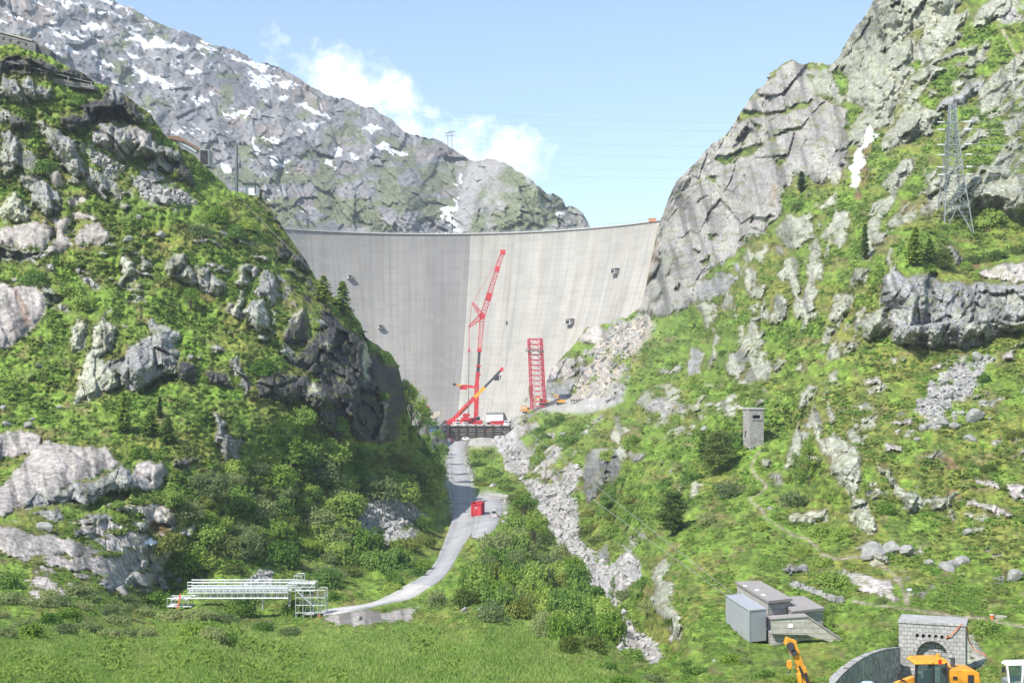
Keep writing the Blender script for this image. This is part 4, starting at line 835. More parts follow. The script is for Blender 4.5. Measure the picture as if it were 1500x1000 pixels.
def tree_parts(kind, seed):
    """unit tree, height 1; returns trunk mesh, crown mesh"""
    g = np.random.default_rng(seed); P = []; N = []; T_ = []; tb = MB()
    if kind in ('larch', 'spruce'):
        nw = 26 if kind == 'larch' else 30; wid = .27 if kind == 'larch' else .16
        tb.tube((0, 0, -.04), (0, 0, .5), .016, 7, .010); tb.tube((0, 0, .5), (.0, 0, .98), .010, 6, .002)
        for k in range(nw):
            h = .10 + .88 * k / nw; r = wid * (1 - h) ** .75 * g.uniform(.75, 1.15) + .008
            if h < .2: r *= .75
            for j in range(9 if kind == 'larch' else 9):
                a = g.uniform(0, 6.28); L = r * g.uniform(.6, 1.15); m = int(14 + 90 * L)
                t = g.uniform(.15, 1, m); dr = (-.16 if kind == 'larch' else -.32) * L
                q = np.stack([np.cos(a) * L * t, np.sin(a) * L * t, h + dr * t + .10 * L * t * t], 1) + g.normal(0, 1, (m, 3)) * np.array([.012, .012, .006])
                P.append(q); N.append(np.tile([math.cos(a) * .3, math.sin(a) * .3, 1.0], (m, 1)))
                if L > .05: tb.bar((0, 0, h), (math.cos(a) * L * .85, math.sin(a) * L * .85, h + dr * .75), .005)
        size = .022 if kind == 'larch' else .019
    elif kind == 'pine':
        tb.tube((0, 0, -.05), (.02, 0, .45), .026, 7, .018); tb.tube((.02, 0, .45), (0, .01, .92), .018, 6, .004)
        for k in range(15):
            h = .16 + .80 * k / 15; r = .46 * (1 - ((h - .30) / .75) ** 2 if h > .30 else .65 + h) ** .8 * g.uniform(.7, 1.1)
            for j in range(5):
                a = g.uniform(0, 6.28); L = r * g.uniform(.55, 1.1); e = np.array([math.cos(a) * L, math.sin(a) * L, h + .05 * L])
                tb.bar((0, 0, h - .04), tuple(e * [.9, .9, 1]), .007)
                for q in range(3):
                    c = e * np.array([.55 + .25 * q, .55 + .25 * q, 1]) + g.normal(0, .02, 3); m = 46
                    P.append(c + g.normal(0, 1, (m, 3)) * np.array([.06, .06, .014])); N.append(np.tile([0, 0, 1.0], (m, 1)) + g.normal(0, .3, (m, 3)))
        size = .017
    else:      # broadleaf
        tk = .022 if kind == 'broad' else .011
        tb.tube((0, 0, -.05), (.015, .01, .4), tk, 7, tk * .7)
        for k in range(20):
            a = g.uniform(0, 6.28); el = g.uniform(-.1, 1.45); r = g.uniform(.18, .40) * (1.0 if kind == 'broad' else .62)
            c = np.array([math.cos(a) * math.cos(el) * r, math.sin(a) * math.cos(el) * r, (.53 if kind == 'broad' else .30 + .035 * k) + math.sin(el) * (.33 if kind == 'broad' else .08)]) * (np.array([1, 1, 1]) if kind == 'broad' else np.array([1.15 - .045 * k, 1.15 - .045 * k, 1]))
            tb.bar((.01, .01, .3), tuple(c * .92 + np.array([0, 0, .02])), .008 if kind == 'broad' else .004)
            m = 60 if kind == 'broad' else 55; d = g.normal(0, 1, (m, 3)); d /= np.linalg.norm(d, axis=1)[:, None]
            P.append(c + d * (g.uniform(.06, .15, m) if kind == 'broad' else g.uniform(.03, .12, m))[:, None]); N.append(d + [0, 0, .3])
        size = .026 if kind == 'broad' else .016
    P = np.concatenate(P); N = np.concatenate(N)
    cm = leaf_mesh('crown', P, N, size, {'larch': M_LARCH, 'spruce': M_PINE, 'pine': M_PINE, 'broad': M_BRIGHT, 'airy': M_BRIGHT}[kind], seed + 3)
    me = bpy.data.meshes.new('trunk'); me.from_pydata([tuple(v) for v in tb.v], [], tb.f); me.materials.append(M_BARK); me.update()
    return me, cm
TREES = {k: [tree_parts(k, 40 + 7 * i + 100 * j) for i in range(2)] for j, k in enumerate(('larch', 'spruce', 'pine', 'broad', 'airy'))}
TN = {'larch': 'larch_tree', 'spruce': 'spruce_tree', 'pine': 'pine_tree', 'broad': 'broadleaf_tree', 'airy': 'birch_tree'}
def tree(kind, px, py, hpx, label, wide=1.0, group=None, mat=None):
    D = ground_D(px, py); p = pt(px, py, D); h = hpx * D / FOC
    o = thing('larch_tree' if 'larch' in label else TN[kind], label, 'tree', p, rnd.uniform(0, 6.28), group)
    tm, cm = rnd.choice(TREES[kind])
    for nm, me in (('trunk', tm), ('crown', cm)):
        c = link_mesh(nm, me, o); c.scale = (h * wide, h * wide, h)
        if mat and nm == 'crown':
            c.material_slots[0].link = 'OBJECT'; c.material_slots[0].material = mat
    return o
BUSH = {'alder': [bush_mesh('bush', 200 + i, 2700, M_ALDER, 9 + i % 3, .058, .78) for i in range(5)],
        'willow': [bush_mesh('bush', 240 + i, 2200, M_GREY, 8, .046, .72) for i in range(3)],
        'bright': [bush_mesh('bush', 260 + i, 2400, M_BRIGHT, 9, .055, .85) for i in range(3)],
        'dwarf': [bush_mesh('bush', 280 + i, 2000, M_PINE, 10, .05, .6) for i in range(3)],
        'heath': [bush_mesh('bush', 300 + i, 2000, M_HEATH, 8, .05, .62) for i in range(3)]}
def bush(kind, px, py, rpx, label, group=None, hs=1.0, name='bush', cat='bush'):
    D = ground_D(px, py); p = pt(px, py, D); r = rpx * D / FOC
    o = link_mesh(name, rnd.choice(BUSH[kind])); o.location = p - Vector((0, 0, .12 * r)); o.rotation_euler = (0, 0, rnd.uniform(0, 6.28))
    o.scale = (r * rnd.uniform(.92, 1.1), r * rnd.uniform(.92, 1.1), r * hs * rnd.uniform(.9, 1.15)); return tag(o, label, cat, group)
def fill(P, step, rlo, rhi, kinds, label, group, skip=(), hs=1.0, jit=.45, name='bush', limit=999):
    xs = [p[0] for p in P]; ys_ = [p[1] for p in P]; out = []; y = min(ys_); row = 0
    while y < max(ys_):
        x = min(xs) + (row % 2) * step * .5
        while x < max(xs):
            qx = x + rnd.uniform(-jit, jit) * step; qy = y + rnd.uniform(-jit, jit) * step * .7
            if inside(qx, qy, P) and not any(inside(qx, qy, s) for s in skip):
                if not any(inside(qx + a_ * rhi * .85, qy - b_ * rhi, s) for s in (ROADP, LAYBY) for a_, b_ in ((-.6, .2), (.6, .2), (-.5, .7), (.5, .7), (0, 1.0))): out.append((qx, qy))
            x += step
        y += step * .62; row += 1
    for qx, qy in out[:limit]:
        bush(rnd.choice(kinds), qx, qy, rnd.uniform(rlo, rhi), label, group, hs, name)
    return len(out)
ROADSKIP = [ROADL + ROADR[::-1], LAYBY, RIVER, SCREE[1], SCREE[2], SCREE[3]]
nb = []
nb.append(fill([(235,790),(250,720),(300,700),(400,675),(520,668),(600,655),(642,668),(650,720),(645,765),(620,812),(560,850),(480,862),(425,825),(350,842),(250,838)], 33, 19, 36, ['alder','alder','bright','willow','heath'], 'green alder bush in the dense thicket filling the slope left of the road', 'alder thicket left of the road', ROADSKIP))
nb.append(fill([(440,862),(480,872),(560,862),(610,830),(640,790),(655,800),(630,838),(570,868),(490,882),(440,880)], 23, 13, 19, ['alder','bright'], 'low green bush in the row along the left edge of the curving road', 'bushes along the road edge', [LAYBY, ROADP]))
nb.append(fill([(640,842),(665,815),(690,800),(760,762),(785,745),(806,790),(830,815),(850,850),(890,890),(905,950),(850,968),(790,930),(730,915),(640,890),(615,884)], 28, 19, 32, ['alder','alder','bright','willow','heath'], 'leafy bush in the thicket between the road bend and the rocky streambed', 'thicket between road and stream', [LAYBY, ROADP, RIVER, [(680,700),(748,700),(748,806),(680,806)]], 1.35))
nb.append(fill([(684,655),(720,655),(735,690),(775,735),(770,760),(742,735),(740,718),(698,712)], 20, 12, 18, ['alder','heath'], 'bush on the bank beside the upper road above the red container', 'bushes right of the upper road', [ROADP, LAYBY, RIVER], .8))
nb.append(fill([(588,600),(600,628),(625,646),(646,652),(648,668),(610,668),(588,640)], 19, 12, 17, ['alder'], 'dark green bush in the shady clump between the black cliff and the dam foot', 'shady bushes beside the black cliff'))
nb.append(fill([(790,622),(850,614),(880,618),(840,650),(800,676),(775,692),(775,655)], 22, 11, 17, ['alder'], 'green alder bush on the bank below the gravel bench of the yellow excavators', 'alders below the excavator bench', [RIVER]))
nb.append(fill([(855,745),(900,690),(930,720),(945,760),(905,790),(860,800)], 25, 16, 22, ['alder','heath'], 'bush hanging on the steep bank right of the rocky streambed', 'bushes on the stream bank', [RIVER], .8))
nb.append(fill([(910,870),(960,835),(965,880),(945,905),(915,915)], 23, 14, 20, ['willow','alder'], 'grey green bush at the foot of the pale crag beside the lower stream', 'bushes at the foot of the crag', [RIVER]))
nb.append(fill([(880,960),(1000,962),(1060,968),(1160,975),(1180,1010),(880,1010)], 34, 15, 24, ['willow','bright','alder'], 'low leafy bush in front of the grey metal hut and streambed, at the lower edge', 'low bushes in front of the hut', [], .75))
SHRUB = [(0,872),(80,868),(180,866),(245,890),(350,897),(440,902),(500,922),(430,945),(250,945),(100,938),(0,940)]
nb.append(fill(SHRUB, 36, 18, 28, ['willow','bright','willow'], 'pale green willow bush in the belt behind the meadow, in front of the scaffold bridge', 'willow belt behind the meadow', [], .85, limit=60))
# single bushes
for k, x, y, r, lab in [
 ('alder',62,254,24,'round olive bush between grey crags below the road wall, high on the left hill'), ('alder',113,154,17,'bush under the tall dark cliff near the left hill top'), ('alder',85,146,11,'small bush left of a larger one under the upper road wall'),
 ('alder',240,252,13,'bush at the upper edge of the long grey scree on the left hill'), ('alder',256,260,11,'second bush at the upper scree edge, lower and smaller'), ('alder',48,416,22,'leafy bush above the pink rock with a rust streak'),
 ('alder',124,452,24,'dark bush above the tall pale pillar rock on the left hill'), ('bright',320,325,22,'bright bush on the ridge below the lone grey mast'), ('alder',364,336,19,'bush on the left hill ridge nearest the dam crest'), ('willow',290,345,21,'grey green bush between the mossy knoll and a bright bush'),
 ('alder',345,347,19,'bush right of the grey green one above the mossy knoll'), ('bright',385,548,23,'bright bush on the ledge left of the black cliff'), ('alder',461,480,10,'little bush on the rocks above the black cliff'), ('bright',562,586,11,'small bright bush growing out of the black cliff face'),
 ('alder',559,530,17,'bush on the right shoulder of the black cliff against the dam'), ('alder',540,512,12,'smaller bush on the cliff shoulder just left of a bigger one'), ('alder',441,618,24,'grey green bush at the foot of the black cliff, left of a bright one'), ('alder',497,628,18,'olive bush at the foot of the black cliff, right of a bright one'),
 ('alder',10,862,26,'dark bush cut by the left edge above the meadow'), ('bright',205,668,17,'bright round bush at the right end of the big pink slab'), ('alder',172,742,11,'bush growing on the broken rock under the pink slab'), ('willow',118,745,11,'small bush left of another under the pink slab'),
 ('dwarf',1172,306,16,'dark dwarf pine bush under the lone spruce by the snow gully'), ('alder',1448,330,24,'green bush below the pale slab right of the power pylon'), ('alder',1416,394,12,'low bush on the brown bank over the tall cliff'), ('alder',1338,292,9,'dark bush left of the pylon waist'),
 ('dwarf',1428,385,18,'dark dwarf pine left of two others on the cliff top'), ('dwarf',1458,380,20,'dark dwarf pine in the middle of the row on the cliff top'), ('dwarf',1490,372,20,'dark dwarf pine at the right end of the row on the cliff top'),
 ('willow',1160,738,27,'big grey green bush below the airy larches, beside the footpath'), ('alder',1115,774,14,'round bush between the footpath and a stony hollow'), ('alder',1171,812,18,'round bush beside the bend at the lower end of the footpath'), ('alder',1204,828,18,'bush below the footpath, next to a rounder one'),
 ('willow',1070,725,28,'wide bush below the big dark pine, left of the footpath'), ('alder',1100,724,14,'bush tucked between the wide one and the footpath puddle'), ('willow',1039,768,20,'grey green bush right of the leaning pine'), ('alder',1205,784,22,'bush under the low rocky knoll'), ('alder',1235,786,18,'bush right of another under the low rocky knoll'),
 ('alder',1137,665,9,'small bush right of the stone tower shadow'), ('alder',1120,660,7,'little bush at the foot of the stone tower'), ('bright',1300,752,15,'bright bush under the tilted pale slabs'), ('alder',1223,858,26,'large bush on the meadow above the concrete hut'), ('alder',1247,866,13,'small bush right of the large one above the hut'), ('alder',1441,928,22,'dark bush right of the stone portal'),
 ('alder',1075,655,22,'bush on the left side of the stone tower'), ('heath',985,915,16,'bush in front of the pale crag'), ('willow',1290,885,12,'grey bush in front of the path fork'), ('alder',1410,740,8,'small dark bush alone on the right meadow'),
 ('alder',925,655,18,'bush on top of the dark buttress'), ('alder',1010,706,20,'bush on the grassy spur above the leaning pine'), ('alder',975,715,16,'bush near the split rock on the spur'), ('alder',893,672,16,'bush left of the dark buttress'), ('alder',1020,560,12,'bush in the green gully'), ('alder',985,540,14,'bush near the top of the green gully under the cliff'), ('alder',1060,520,9,'tiny bush among the standing slabs'),
 ('alder',1270,290,10,'dark bush below the snow gully'), ('heath',1450,690,16,'olive bush on the right meadow'), ('heath',1485,640,18,'olive bush at the right edge beside the boulders'), ('alder',1440,560,14,'bush above the boulder field'), ('alder',350,560,10,'bush in the mossy hollow'), ('bright',300,560,9,'small bright bush under the long grey crag')]:
    bush(k, x, y, r, lab)
for k, x, y, h, lab, w in [
 ('larch',181,634,62,'slim bright larch standing under the pale pillar rock',1.0), ('spruce',234,612,32,'small dark spruce above the spreading larches on the left',1.2), ('larch',222,640,42,'spreading larch at the left of the clump under the long crag',1.7), ('larch',246,650,40,'spreading larch at the right of the clump under the long crag',1.8),
 ('broad',278,462,42,'round bright green tree alone in the middle of the left hill',1.0), ('broad',470,640,44,'bright broadleaf tree in front of the black cliff foot',1.0), ('larch',474,444,42,'larch on the cliff top, left of a pair against the dam',1.7), ('larch',502,460,50,'taller larch of the pair on the cliff top against the dam',1.5),
 ('spruce',382,294,17,'tiny dark spruce on the ridge beside the white shed',1.3), ('airy',777,598,32,'small larch beside the red tower foot',1.0), ('spruce',1174,282,32,'lone dark spruce left of the snow gully',1.7), ('spruce',1267,380,54,'tall narrow dark spruce on the right slope',1.0),
 ('larch',1340,390,60,'bright larch at the left end of the cliff top',1.2), ('pine',1384,396,34,'wide pine between the larch and the dwarf pines on the cliff top',1.0), ('larch',1362,384,36,'small larch behind the bigger one on the cliff top',1.4), ('pine',1053,692,62,'big dark pine left of the stone tower footpath',.95), ('pine',985,785,68,'leaning dark pine above the pale crag and stream',.85),
 ('airy',1184,712,68,'airy larch before the pale slab, taller of two',1.2), ('airy',1166,718,52,'airy larch before the pale slab, shorter and left',1.2), ('airy',898,892,46,'thin young birch standing in the streambed',.8), ('broad',770,772,50,'bright green tree at the upper end of the thicket beside the stream',1.1), ('broad',782,806,48,'bright tree below another beside the stream bend',1.1),
 ('larch',1030,672,40,'larch just left of the big dark pine',1.3), ('broad',640,656,28,'small dark tree at the tip of the shady clump beside the dam foot',1.1), ('broad',626,652,44,'dark tree second from the tip of the shady clump',1.0), ('broad',613,648,62,'dark tree in the middle of the shady clump behind the black cliff',.9), ('broad',602,638,74,'tallest dark tree of the shady clump, next to the black cliff edge',.8), ('broad',595,612,58,'dark tree pressed against the black cliff edge',.8)]:
    m = None
    if 'dark tree' in lab: m = M_ALDER
    if 'airy larch' in lab or 'red tower' in lab: m = M_LARCH
    tree(k, x, y, h, lab, w, None, m)

# ground cover nobody could count ---------------------------------------------------------------
def cover(name, n, mat, test, spx, quads, tall, seed, zup=.6, area=(-150, 1650, 40, 1075)):
    g = np.random.default_rng(seed); px = g.uniform(area[0], area[1], n); py = g.uniform(area[2], area[3], n)
    ok = (py > skyline(px) + 5) & (test(px, py) > g.uniform(0, 1, n)); px, py = px[ok], py[ok]; D = grid_sample(Dn, px, py); n = len(px)
    B = np.stack([(px - CX) / FOC * D, D, (HZ - py) / FOC * D], 1); s = np.clip(spx * D / FOC, .10, 1.6) * g.uniform(.6, 1.5, n)
    P = np.repeat(B, quads, 0); S = np.repeat(s, quads); m = len(P)
    P = P + g.normal(0, 1, (m, 3)) * np.array([.55, .55, .0]) * S[:, None]; P[:, 2] += np.abs(g.normal(.30, .30, m)) * S * tall
    V, F = leaves(P, np.tile([-.2, -.3, zup], (m, 1)), S * .40, g); me = np_mesh(name, V, F, mat, False)
    tn = np.clip(np.repeat(g.uniform(0, 1, n), quads) * .7 + g.uniform(0, .3, m), 0, 1)
    a = me.attributes.new('tone', 'FLOAT', 'POINT'); a.data.foreach_set('value', np.repeat(tn, 4).astype(np.float32))
    o = link_mesh(name, me); o['kind'] = 'stuff'; return n
gmask = (1 - rock) * (1 - river) * (1 - scree) * (1 - np.clip(flat * 1.5, 0, 1)) * (1 - earth * .8) * (1 - snow)
hmask = gmask * sstep(-.25, .35, fbm(PX, PY * 1.6, 22, 4, 801)) * (1 - meadow * .8)
fmask = gmask * sstep(.0, .4, fbm(PX, PY * 1.6, 34, 4, 811)) * (1 - meadow * .5)
M_H2 = leaf_mat('heath_cover', (.165, .215, .042), (.26, .285, .066)); M_F2 = leaf_mat('fern_cover', (.165, .265, .042), (.25, .37, .062)); M_GR = leaf_mat('grass_blades', (.215, .335, .07), (.36, .45, .13), trans=.45)
c1_ = cover('heather', 80000, M_H2, lambda x, y: grid_sample(hmask, x, y), 5.0, 7, .38, 5, zup=1.2)
c2_ = cover('ferns', 105000, M_F2, lambda x, y: grid_sample(fmask, x, y), 4.8, 6, .45, 6, zup=1.0)
# meadow grass: thin upright blades, broad leaved herbs
def blades(name, n, mat, seed):
    g = np.random.default_rng(seed); px = g.uniform(-120, 1300, n); py = 880 + (1090 - 880) * g.uniform(0, 1, n) ** .8
    ok = grid_sample(gmask * meadow * (1 - hb), px, py) > g.uniform(0, 1, n); px, py = px[ok], py[ok]; D = grid_sample(Dn, px, py); n = len(px)
    B = np.stack([(px - CX) / FOC * D, D, (HZ - py) / FOC * D], 1); q = 3; P = np.repeat(B, q, 0); m = len(P); P[:, :2] += g.normal(0, .16, (m, 2))
    hgt = np.repeat(g.uniform(.08, .26, n), q) * g.uniform(.7, 1.2, m); a = g.uniform(0, 6.28, m); w_ = .045 * np.sqrt(D.repeat(q) / 80)
    side = np.stack([np.cos(a), np.sin(a), a * 0], 1) * w_[:, None]; lean = np.stack([g.normal(0, .3, m), g.normal(0, .3, m), np.ones(m)], 1) * hgt[:, None]
    V = np.stack([P - side, P + side, P + lean], 1).reshape(-1, 3); me = np_mesh(name, V, np.arange(3 * m).reshape(m, 3), mat)
    tn = np.clip(np.repeat(vnoise(px / 30, py / 12, 3), q) * .7 + g.uniform(0, .35, m), 0, 1); t = me.attributes.new('tone', 'FLOAT', 'POINT'); t.data.foreach_set('value', np.repeat(tn, 3).astype(np.float32))
    o = link_mesh(name, me); o['kind'] = 'stuff'
hb = np.zeros(PX.shape)
for P in ([(0,960),(150,930),(330,915),(430,950),(560,1010),(0,1010)], [(420,960),(560,985),(560,1010),(380,1010)], [(600,930),(640,925),(700,990),(620,990)]):
    s, m, d = stamp(P, 8); hb[s] = np.maximum(hb[s], m)
hb = np.clip(hb * sstep(-.1, .4, fbm(PX, PY * 2, 26, 3, 821)) * gmask, 0, 1)
M_DOCK = leaf_mat('dock_leaves', (.085, .165, .034), (.17, .28, .055))
blades('meadow_grass', 120000, M_GR, 9)
c3_ = cover('dock_herbs', 17000, M_DOCK, lambda x, y: grid_sample(hb, x, y), 5.5, 10, 1.5, 12, area=(-60, 720, 905, 1060))
# stones of the scree slopes and the streambed
def stones(name, mask, n, mat, lo, hi, seed):
    g = np.random.default_rng(seed); px = g.uniform(0, 1500, n * 14); py = g.uniform(200, 1000, n * 14); ok = grid_sample(mask, px, py) > g.uniform(.2, 1, n * 14); px, py = px[ok][:n], py[ok][:n]; D = grid_sample(Dn, px, py); n = len(px)
    base = np.array([(-1,-1,-1),(1,-1,-1),(1,1,-1),(-1,1,-1),(-.8,-.8,1),(.8,-.8,1),(.8,.8,1),(-.8,.8,1)], float); fc = np.array([(3,2,1,0),(4,5,6,7),(0,1,5,4),(1,2,6,5),(2,3,7,6),(3,0,4,7)])
    s = ((lo + (hi - lo) * g.uniform(0, 1, n) ** 2.2) * D / FOC)[:, None, None]; V = base[None] * g.uniform(.5, 1, (n, 1, 3)) * s * .5 + g.normal(0, .10, (n, 8, 3)) * s
    q = g.normal(0, 1, (n, 4)); q /= np.linalg.norm(q, axis=1)[:, None]; w_, x, y, z = q.T
    M = np.stack([np.stack([1-2*(y*y+z*z), 2*(x*y-z*w_), 2*(x*z+y*w_)], -1), np.stack([2*(x*y+z*w_), 1-2*(x*x+z*z), 2*(y*z-x*w_)], -1), np.stack([2*(x*z-y*w_), 2*(y*z+x*w_), 1-2*(x*x+y*y)], -1)], 1)
    V = np.einsum('nij,nkj->nki', M, V) + np.stack([(px - CX) / FOC * D, D, (HZ - py) / FOC * D], -1)[:, None]
    F = (np.arange(n)[:, None, None] * 8 + fc[None]).reshape(-1, 4); me = np_mesh(name, V.reshape(-1, 3), F, mat); o = link_mesh(name, me); o['kind'] = 'stuff'
def stone_mat(name, lo, hi):
    m, nt, b = mat_nodes(name); oc = objco(nt)
    vor = nd(nt, 'ShaderNodeTexVoronoi'); vor.inputs['Scale'].default_value = .7; nt.links.new(oc, vor.inputs['Vector'])
    a = ramp(nt, noise(nt, oc, .6, 6, .7), [(.3, lo), (.7, hi)]); nt.links.new(mix_mul(nt, a, ramp(nt, noise(nt, oc, 3, 4), [(.35, .8), (.65, 1.15)])), b.inputs['Base Color'])
    b.inputs['Roughness'].default_value = .9; bp = nd(nt, 'ShaderNodeBump'); bp.inputs['Strength'].default_value = .5; bp.inputs['Distance'].default_value = .2; nt.links.new(noise(nt, oc, 2.5, 6), bp.inputs['Height']); nt.links.new(bp.outputs[0], b.inputs['Normal']); return m
M_STONE = stone_mat('scree_stone', (.22, .22, .21), (.40, .39, .37)); M_PALE = stone_mat('stream_stone', (.22, .21, .20), (.50, .485, .46)); M_BOULD = stone_mat('boulder_granite', (.20, .20, .19), (.35, .345, .31))
stones('scree', scree * (1 - rock) * (1 - flat), 5200, M_STONE, 1.8, 11, 21)
stones('stream_pebbles', river, 5200, M_PALE, 1.6, 15, 22)
# single boulders ------------------------------------------------------------------------------
def boulder_mesh(seed, mat):
    g = np.random.default_rng(seed); bm = bmesh.new(); bmesh.ops.create_icosphere(bm, subdivisions=3, radius=1)
    pl = [(lambda d: d / np.linalg.norm(d))(g.normal(0, 1, 3) * np.array([1, 1, .8])) for _ in range(17)]; pd = [g.uniform(.40, .64) for _ in pl]
    for v in bm.verts:
        c = np.array(v.co); s = 1.0
        for n_, d_ in zip(pl, pd):
            k = c @ n_
            if k > 1e-6: s = min(s, d_ / k)
        v.co = Vector(c * s)
    bmesh.ops.bevel(bm, geom=[e for e in bm.edges if e.is_manifold and e.calc_face_angle(0) > .45], offset=.015, segments=1, affect='EDGES')
    me = bpy.data.meshes.new('boulder'); bm.to_mesh(me); bm.free(); me.materials.append(mat); return me
BM = [boulder_mesh(600 + i, M_BOULD) for i in range(6)]; BP = [boulder_mesh(650 + i, M_PALE) for i in range(4)]
def boulder(px, py, r, label, group=None, meshes=BM, flatz=.8, wide=1.15):
    D = ground_D(px, py); q = r * D / FOC; o = link_mesh('boulder', rnd.choice(meshes)); p = pt(px, py, D); o.location = p + Vector((0, -.2 * q, .1 * q)); o.rotation_euler = (rnd.uniform(-.3, .3), rnd.uniform(-.3, .3), rnd.uniform(0, 6.28)); o.scale = (q * wide, q * wide, q * flatz); return tag(o, label, 'boulder', group)
def tile(x0, y0, k, L): return [(x0 + x / k, y0 + y / k, r / k) for x, y, r in L]
for (x, y, r), lab in zip(tile(1130, 480, 2.941, [(735,412,46),(862,392,52),(858,485,32),(785,430,28),(655,434,30),(910,326,20),(625,484,16),(820,372,22),(887,210,36),(828,245,24),(763,300,28),(685,375,26),(745,342,30),(805,288,20),(868,250,22),(890,138,42),(930,130,22),(640,340,26),(715,330,20),(700,300,20),(740,240,22),(800,210,18),(950,340,16),(935,395,16),(975,490,14)]),
    ['big wedge shaped boulder at the lower left of the boulder field','largest boulder of the field, a tilted grey block','upright block standing below the largest boulder','rounded boulder between the wedge and the largest block','flat boulder at the lower left end of the boulder field','boulder alone above the largest block, to its right','small boulder alone below the field on the left','boulder leaning on the upper left of the largest block','broad flat slab near the top of the boulder field','boulder left of the broad flat slab','middle boulder in the narrow part of the field','boulder above the big wedge','boulder just above and right of the wedge','boulder in the middle right of the field','boulder under the broad flat slab','long slab crowning the boulder field','boulder right of the crowning slab','boulder at the left margin of the field','boulder inside the left margin of the field','boulder half way up the left margin','boulder on the upper left of the field','boulder below the crowning slab on the left','small boulder right of the one above the largest block','small boulder just right of the largest block','small flat boulder right of the upright block']):
    boulder(x, y, r, lab, 'boulders of the boulder field')
for x, y, r, lab in [(205,320,9,'grey boulder in the grass under the scree of the left hill'),(236,345,10,'flat pale boulder perched on the green left slope'),(189,351,9,'pale boulder right of the dark streaked slab on the left hill'),(22,411,6,'small block sitting on top of the rust streaked rock'),(57,537,8,'small grey boulder among ferns on the left slope'),(87,598,7,'white block in red earth below the pale pillar'),(10,622,10,'boulder on the lip of the pink slab at the left edge'),(41,625,9,'boulder resting above the pink slab'),(48,615,5,'little stone above another on the pink slab lip'),(6,598,8,'dark boulder at the left edge above the slab lip'),
 (65,775,14,'squarish boulder below the big pink slab'),(208,830,11,'boulder highest in the heap behind the scaffold bridge'),(224,835,12,'boulder at the left of the heap behind the bridge'),(246,840,13,'broad boulder at the right of the heap behind the bridge'),(232,848,9,'boulder in the middle of the heap behind the bridge'),(240,862,12,'upright boulder at the foot of the heap behind the bridge'),(262,850,9,'boulder nearest the bridge end of the heap'),(178,870,19,'low broad boulder left of the heap behind the bridge'),(200,850,20,'large mossy boulder under the heap behind the bridge'),
 (1275,808,24,'big split boulder on the meadow under the pale slabs'),(1305,808,22,'rounded big boulder right of the split one'),(1328,810,16,'upright boulder right of the rounded big one'),(1385,832,18,'pale boulder in the row on the right meadow'),(1410,822,15,'boulder at the right of the row on the right meadow'),(1362,825,11,'small boulder at the left of the row on the right meadow'),(1395,828,14,'boulder in the middle of the row on the right meadow'),(1482,848,16,'upright boulder beside the right edge'),(1032,630,9,'white boulder alone on the slope left of the stone tower'),(985,690,6,'grey stone in the grass right of the buttress'),(1345,588,6,'long flat stone lying left of the boulder field'),
 (1416,782,10,'flat stone on the meadow below the tan track'),(1069,962,8,'pale boulder in the grass under the metal hut'),(1047,968,5,'small white stone left of a pale boulder under the hut'),(1430,962,15,'tall boulder leaning right of the stone portal'),(1128,745,6,'stone by the footpath puddle'),(985,935,10,'pale boulder at the last bend of the stream'),(705,893,8,'grey boulder in the bushes above the meadow'),(680,895,8,'dark boulder left of a grey one above the meadow'),(826,925,9,'pale boulder half hidden in the thicket by the stream'),(525,908,11,'dark boulder at the rim of the pale rock slab'),(742,888,8,'stone in front of the thicket by the stream')]:
    boulder(x, y, r, lab)
for (x, y, r), lab in zip(tile(700, 640, 3.03, [(135,110,42),(178,125,30),(405,250,34),(365,300,24),(285,258,30),(320,290,22),(395,345,30),(340,235,22),(450,165,26),(435,195,22),(370,425,16),(405,428,16),(460,580,18),(505,590,14),(560,600,14),(600,585,14),(720,910,22),(800,920,20),(775,940,14),(340,390,14),(410,290,18)]),
   ['huge pale boulder at the top of the streambed below the white pier','pale boulder with a dark hollow beneath, at the top of the streambed','long tilted pale block on the right side of the streambed','pale block beside the long tilted one','flat grey boulder at the left rim of the streambed','pale boulder below the flat grey one','broad pale block in the narrows of the streambed','boulder between the left rim and the tilted block','pale slab under the dark buttress','pale slab just below another under the buttress','stone left of another in the narrows','stone right of another in the narrows','dark boulder at the inner bend of the stream','grey stone in the wide part of the streambed','flat stone below the rock spur','stone right of the flat one below the spur','boulder near the lower end of the stream','boulder at the lower right end of the stream','stone between two boulders at the lower stream','stone at the left rim of the narrows','block right of the pale one in the upper streambed']):
    boulder(x, y, r, lab, 'boulders of the streambed', BP)
print('BUSHES', nb, c1_, c2_, c3_)

# =================================================================== BUILT THINGS
M_RED = paint('crane_red', (.60, .05, .06), .5, wear=.3, scale=.5); M_RED2 = paint('scaffold_red', (.55, .03, .07), .5, wear=.2)
M_DKG = paint('boom_grey', (.06, .065, .075), .5); M_YEL = paint('crane_yellow', (.78, .40, .03), .45, wear=.15); M_ORG = paint('digger_yellow', (.76, .33, .03), .5, wear=.4, scale=2.5)
M_WHITE = paint('white_paint', (.78, .78, .78), .45, wear=.1); M_TYRE = paint('rubber', (.03, .03, .032), .8); M_GLASS = glassy('window_glass', (.03, .045, .05))
M_STEEL = paint('dull_steel', (.30, .31, .32), .5, .3); M_ROPE = paint('steel_rope', (.34, .35, .36), .5, .3); M_BLUE = paint('blue_sheet', (.10, .22, .45), .6)
M_TIMB = paint('dark_timber', (.055, .045, .04), .9, wear=.45, scale=2.5); M_ALU = paint('scaffold_tube', (.52, .56, .57), .4, .35, .12); M_DECK = paint('pale_deck_board', (.62, .62, .60), .6, wear=.15)
M_LAMP = paint('red_lamp', (.7, .02, .02), .3); M_HEAD = paint('lamp_glass', (.8, .8, .75), .15)
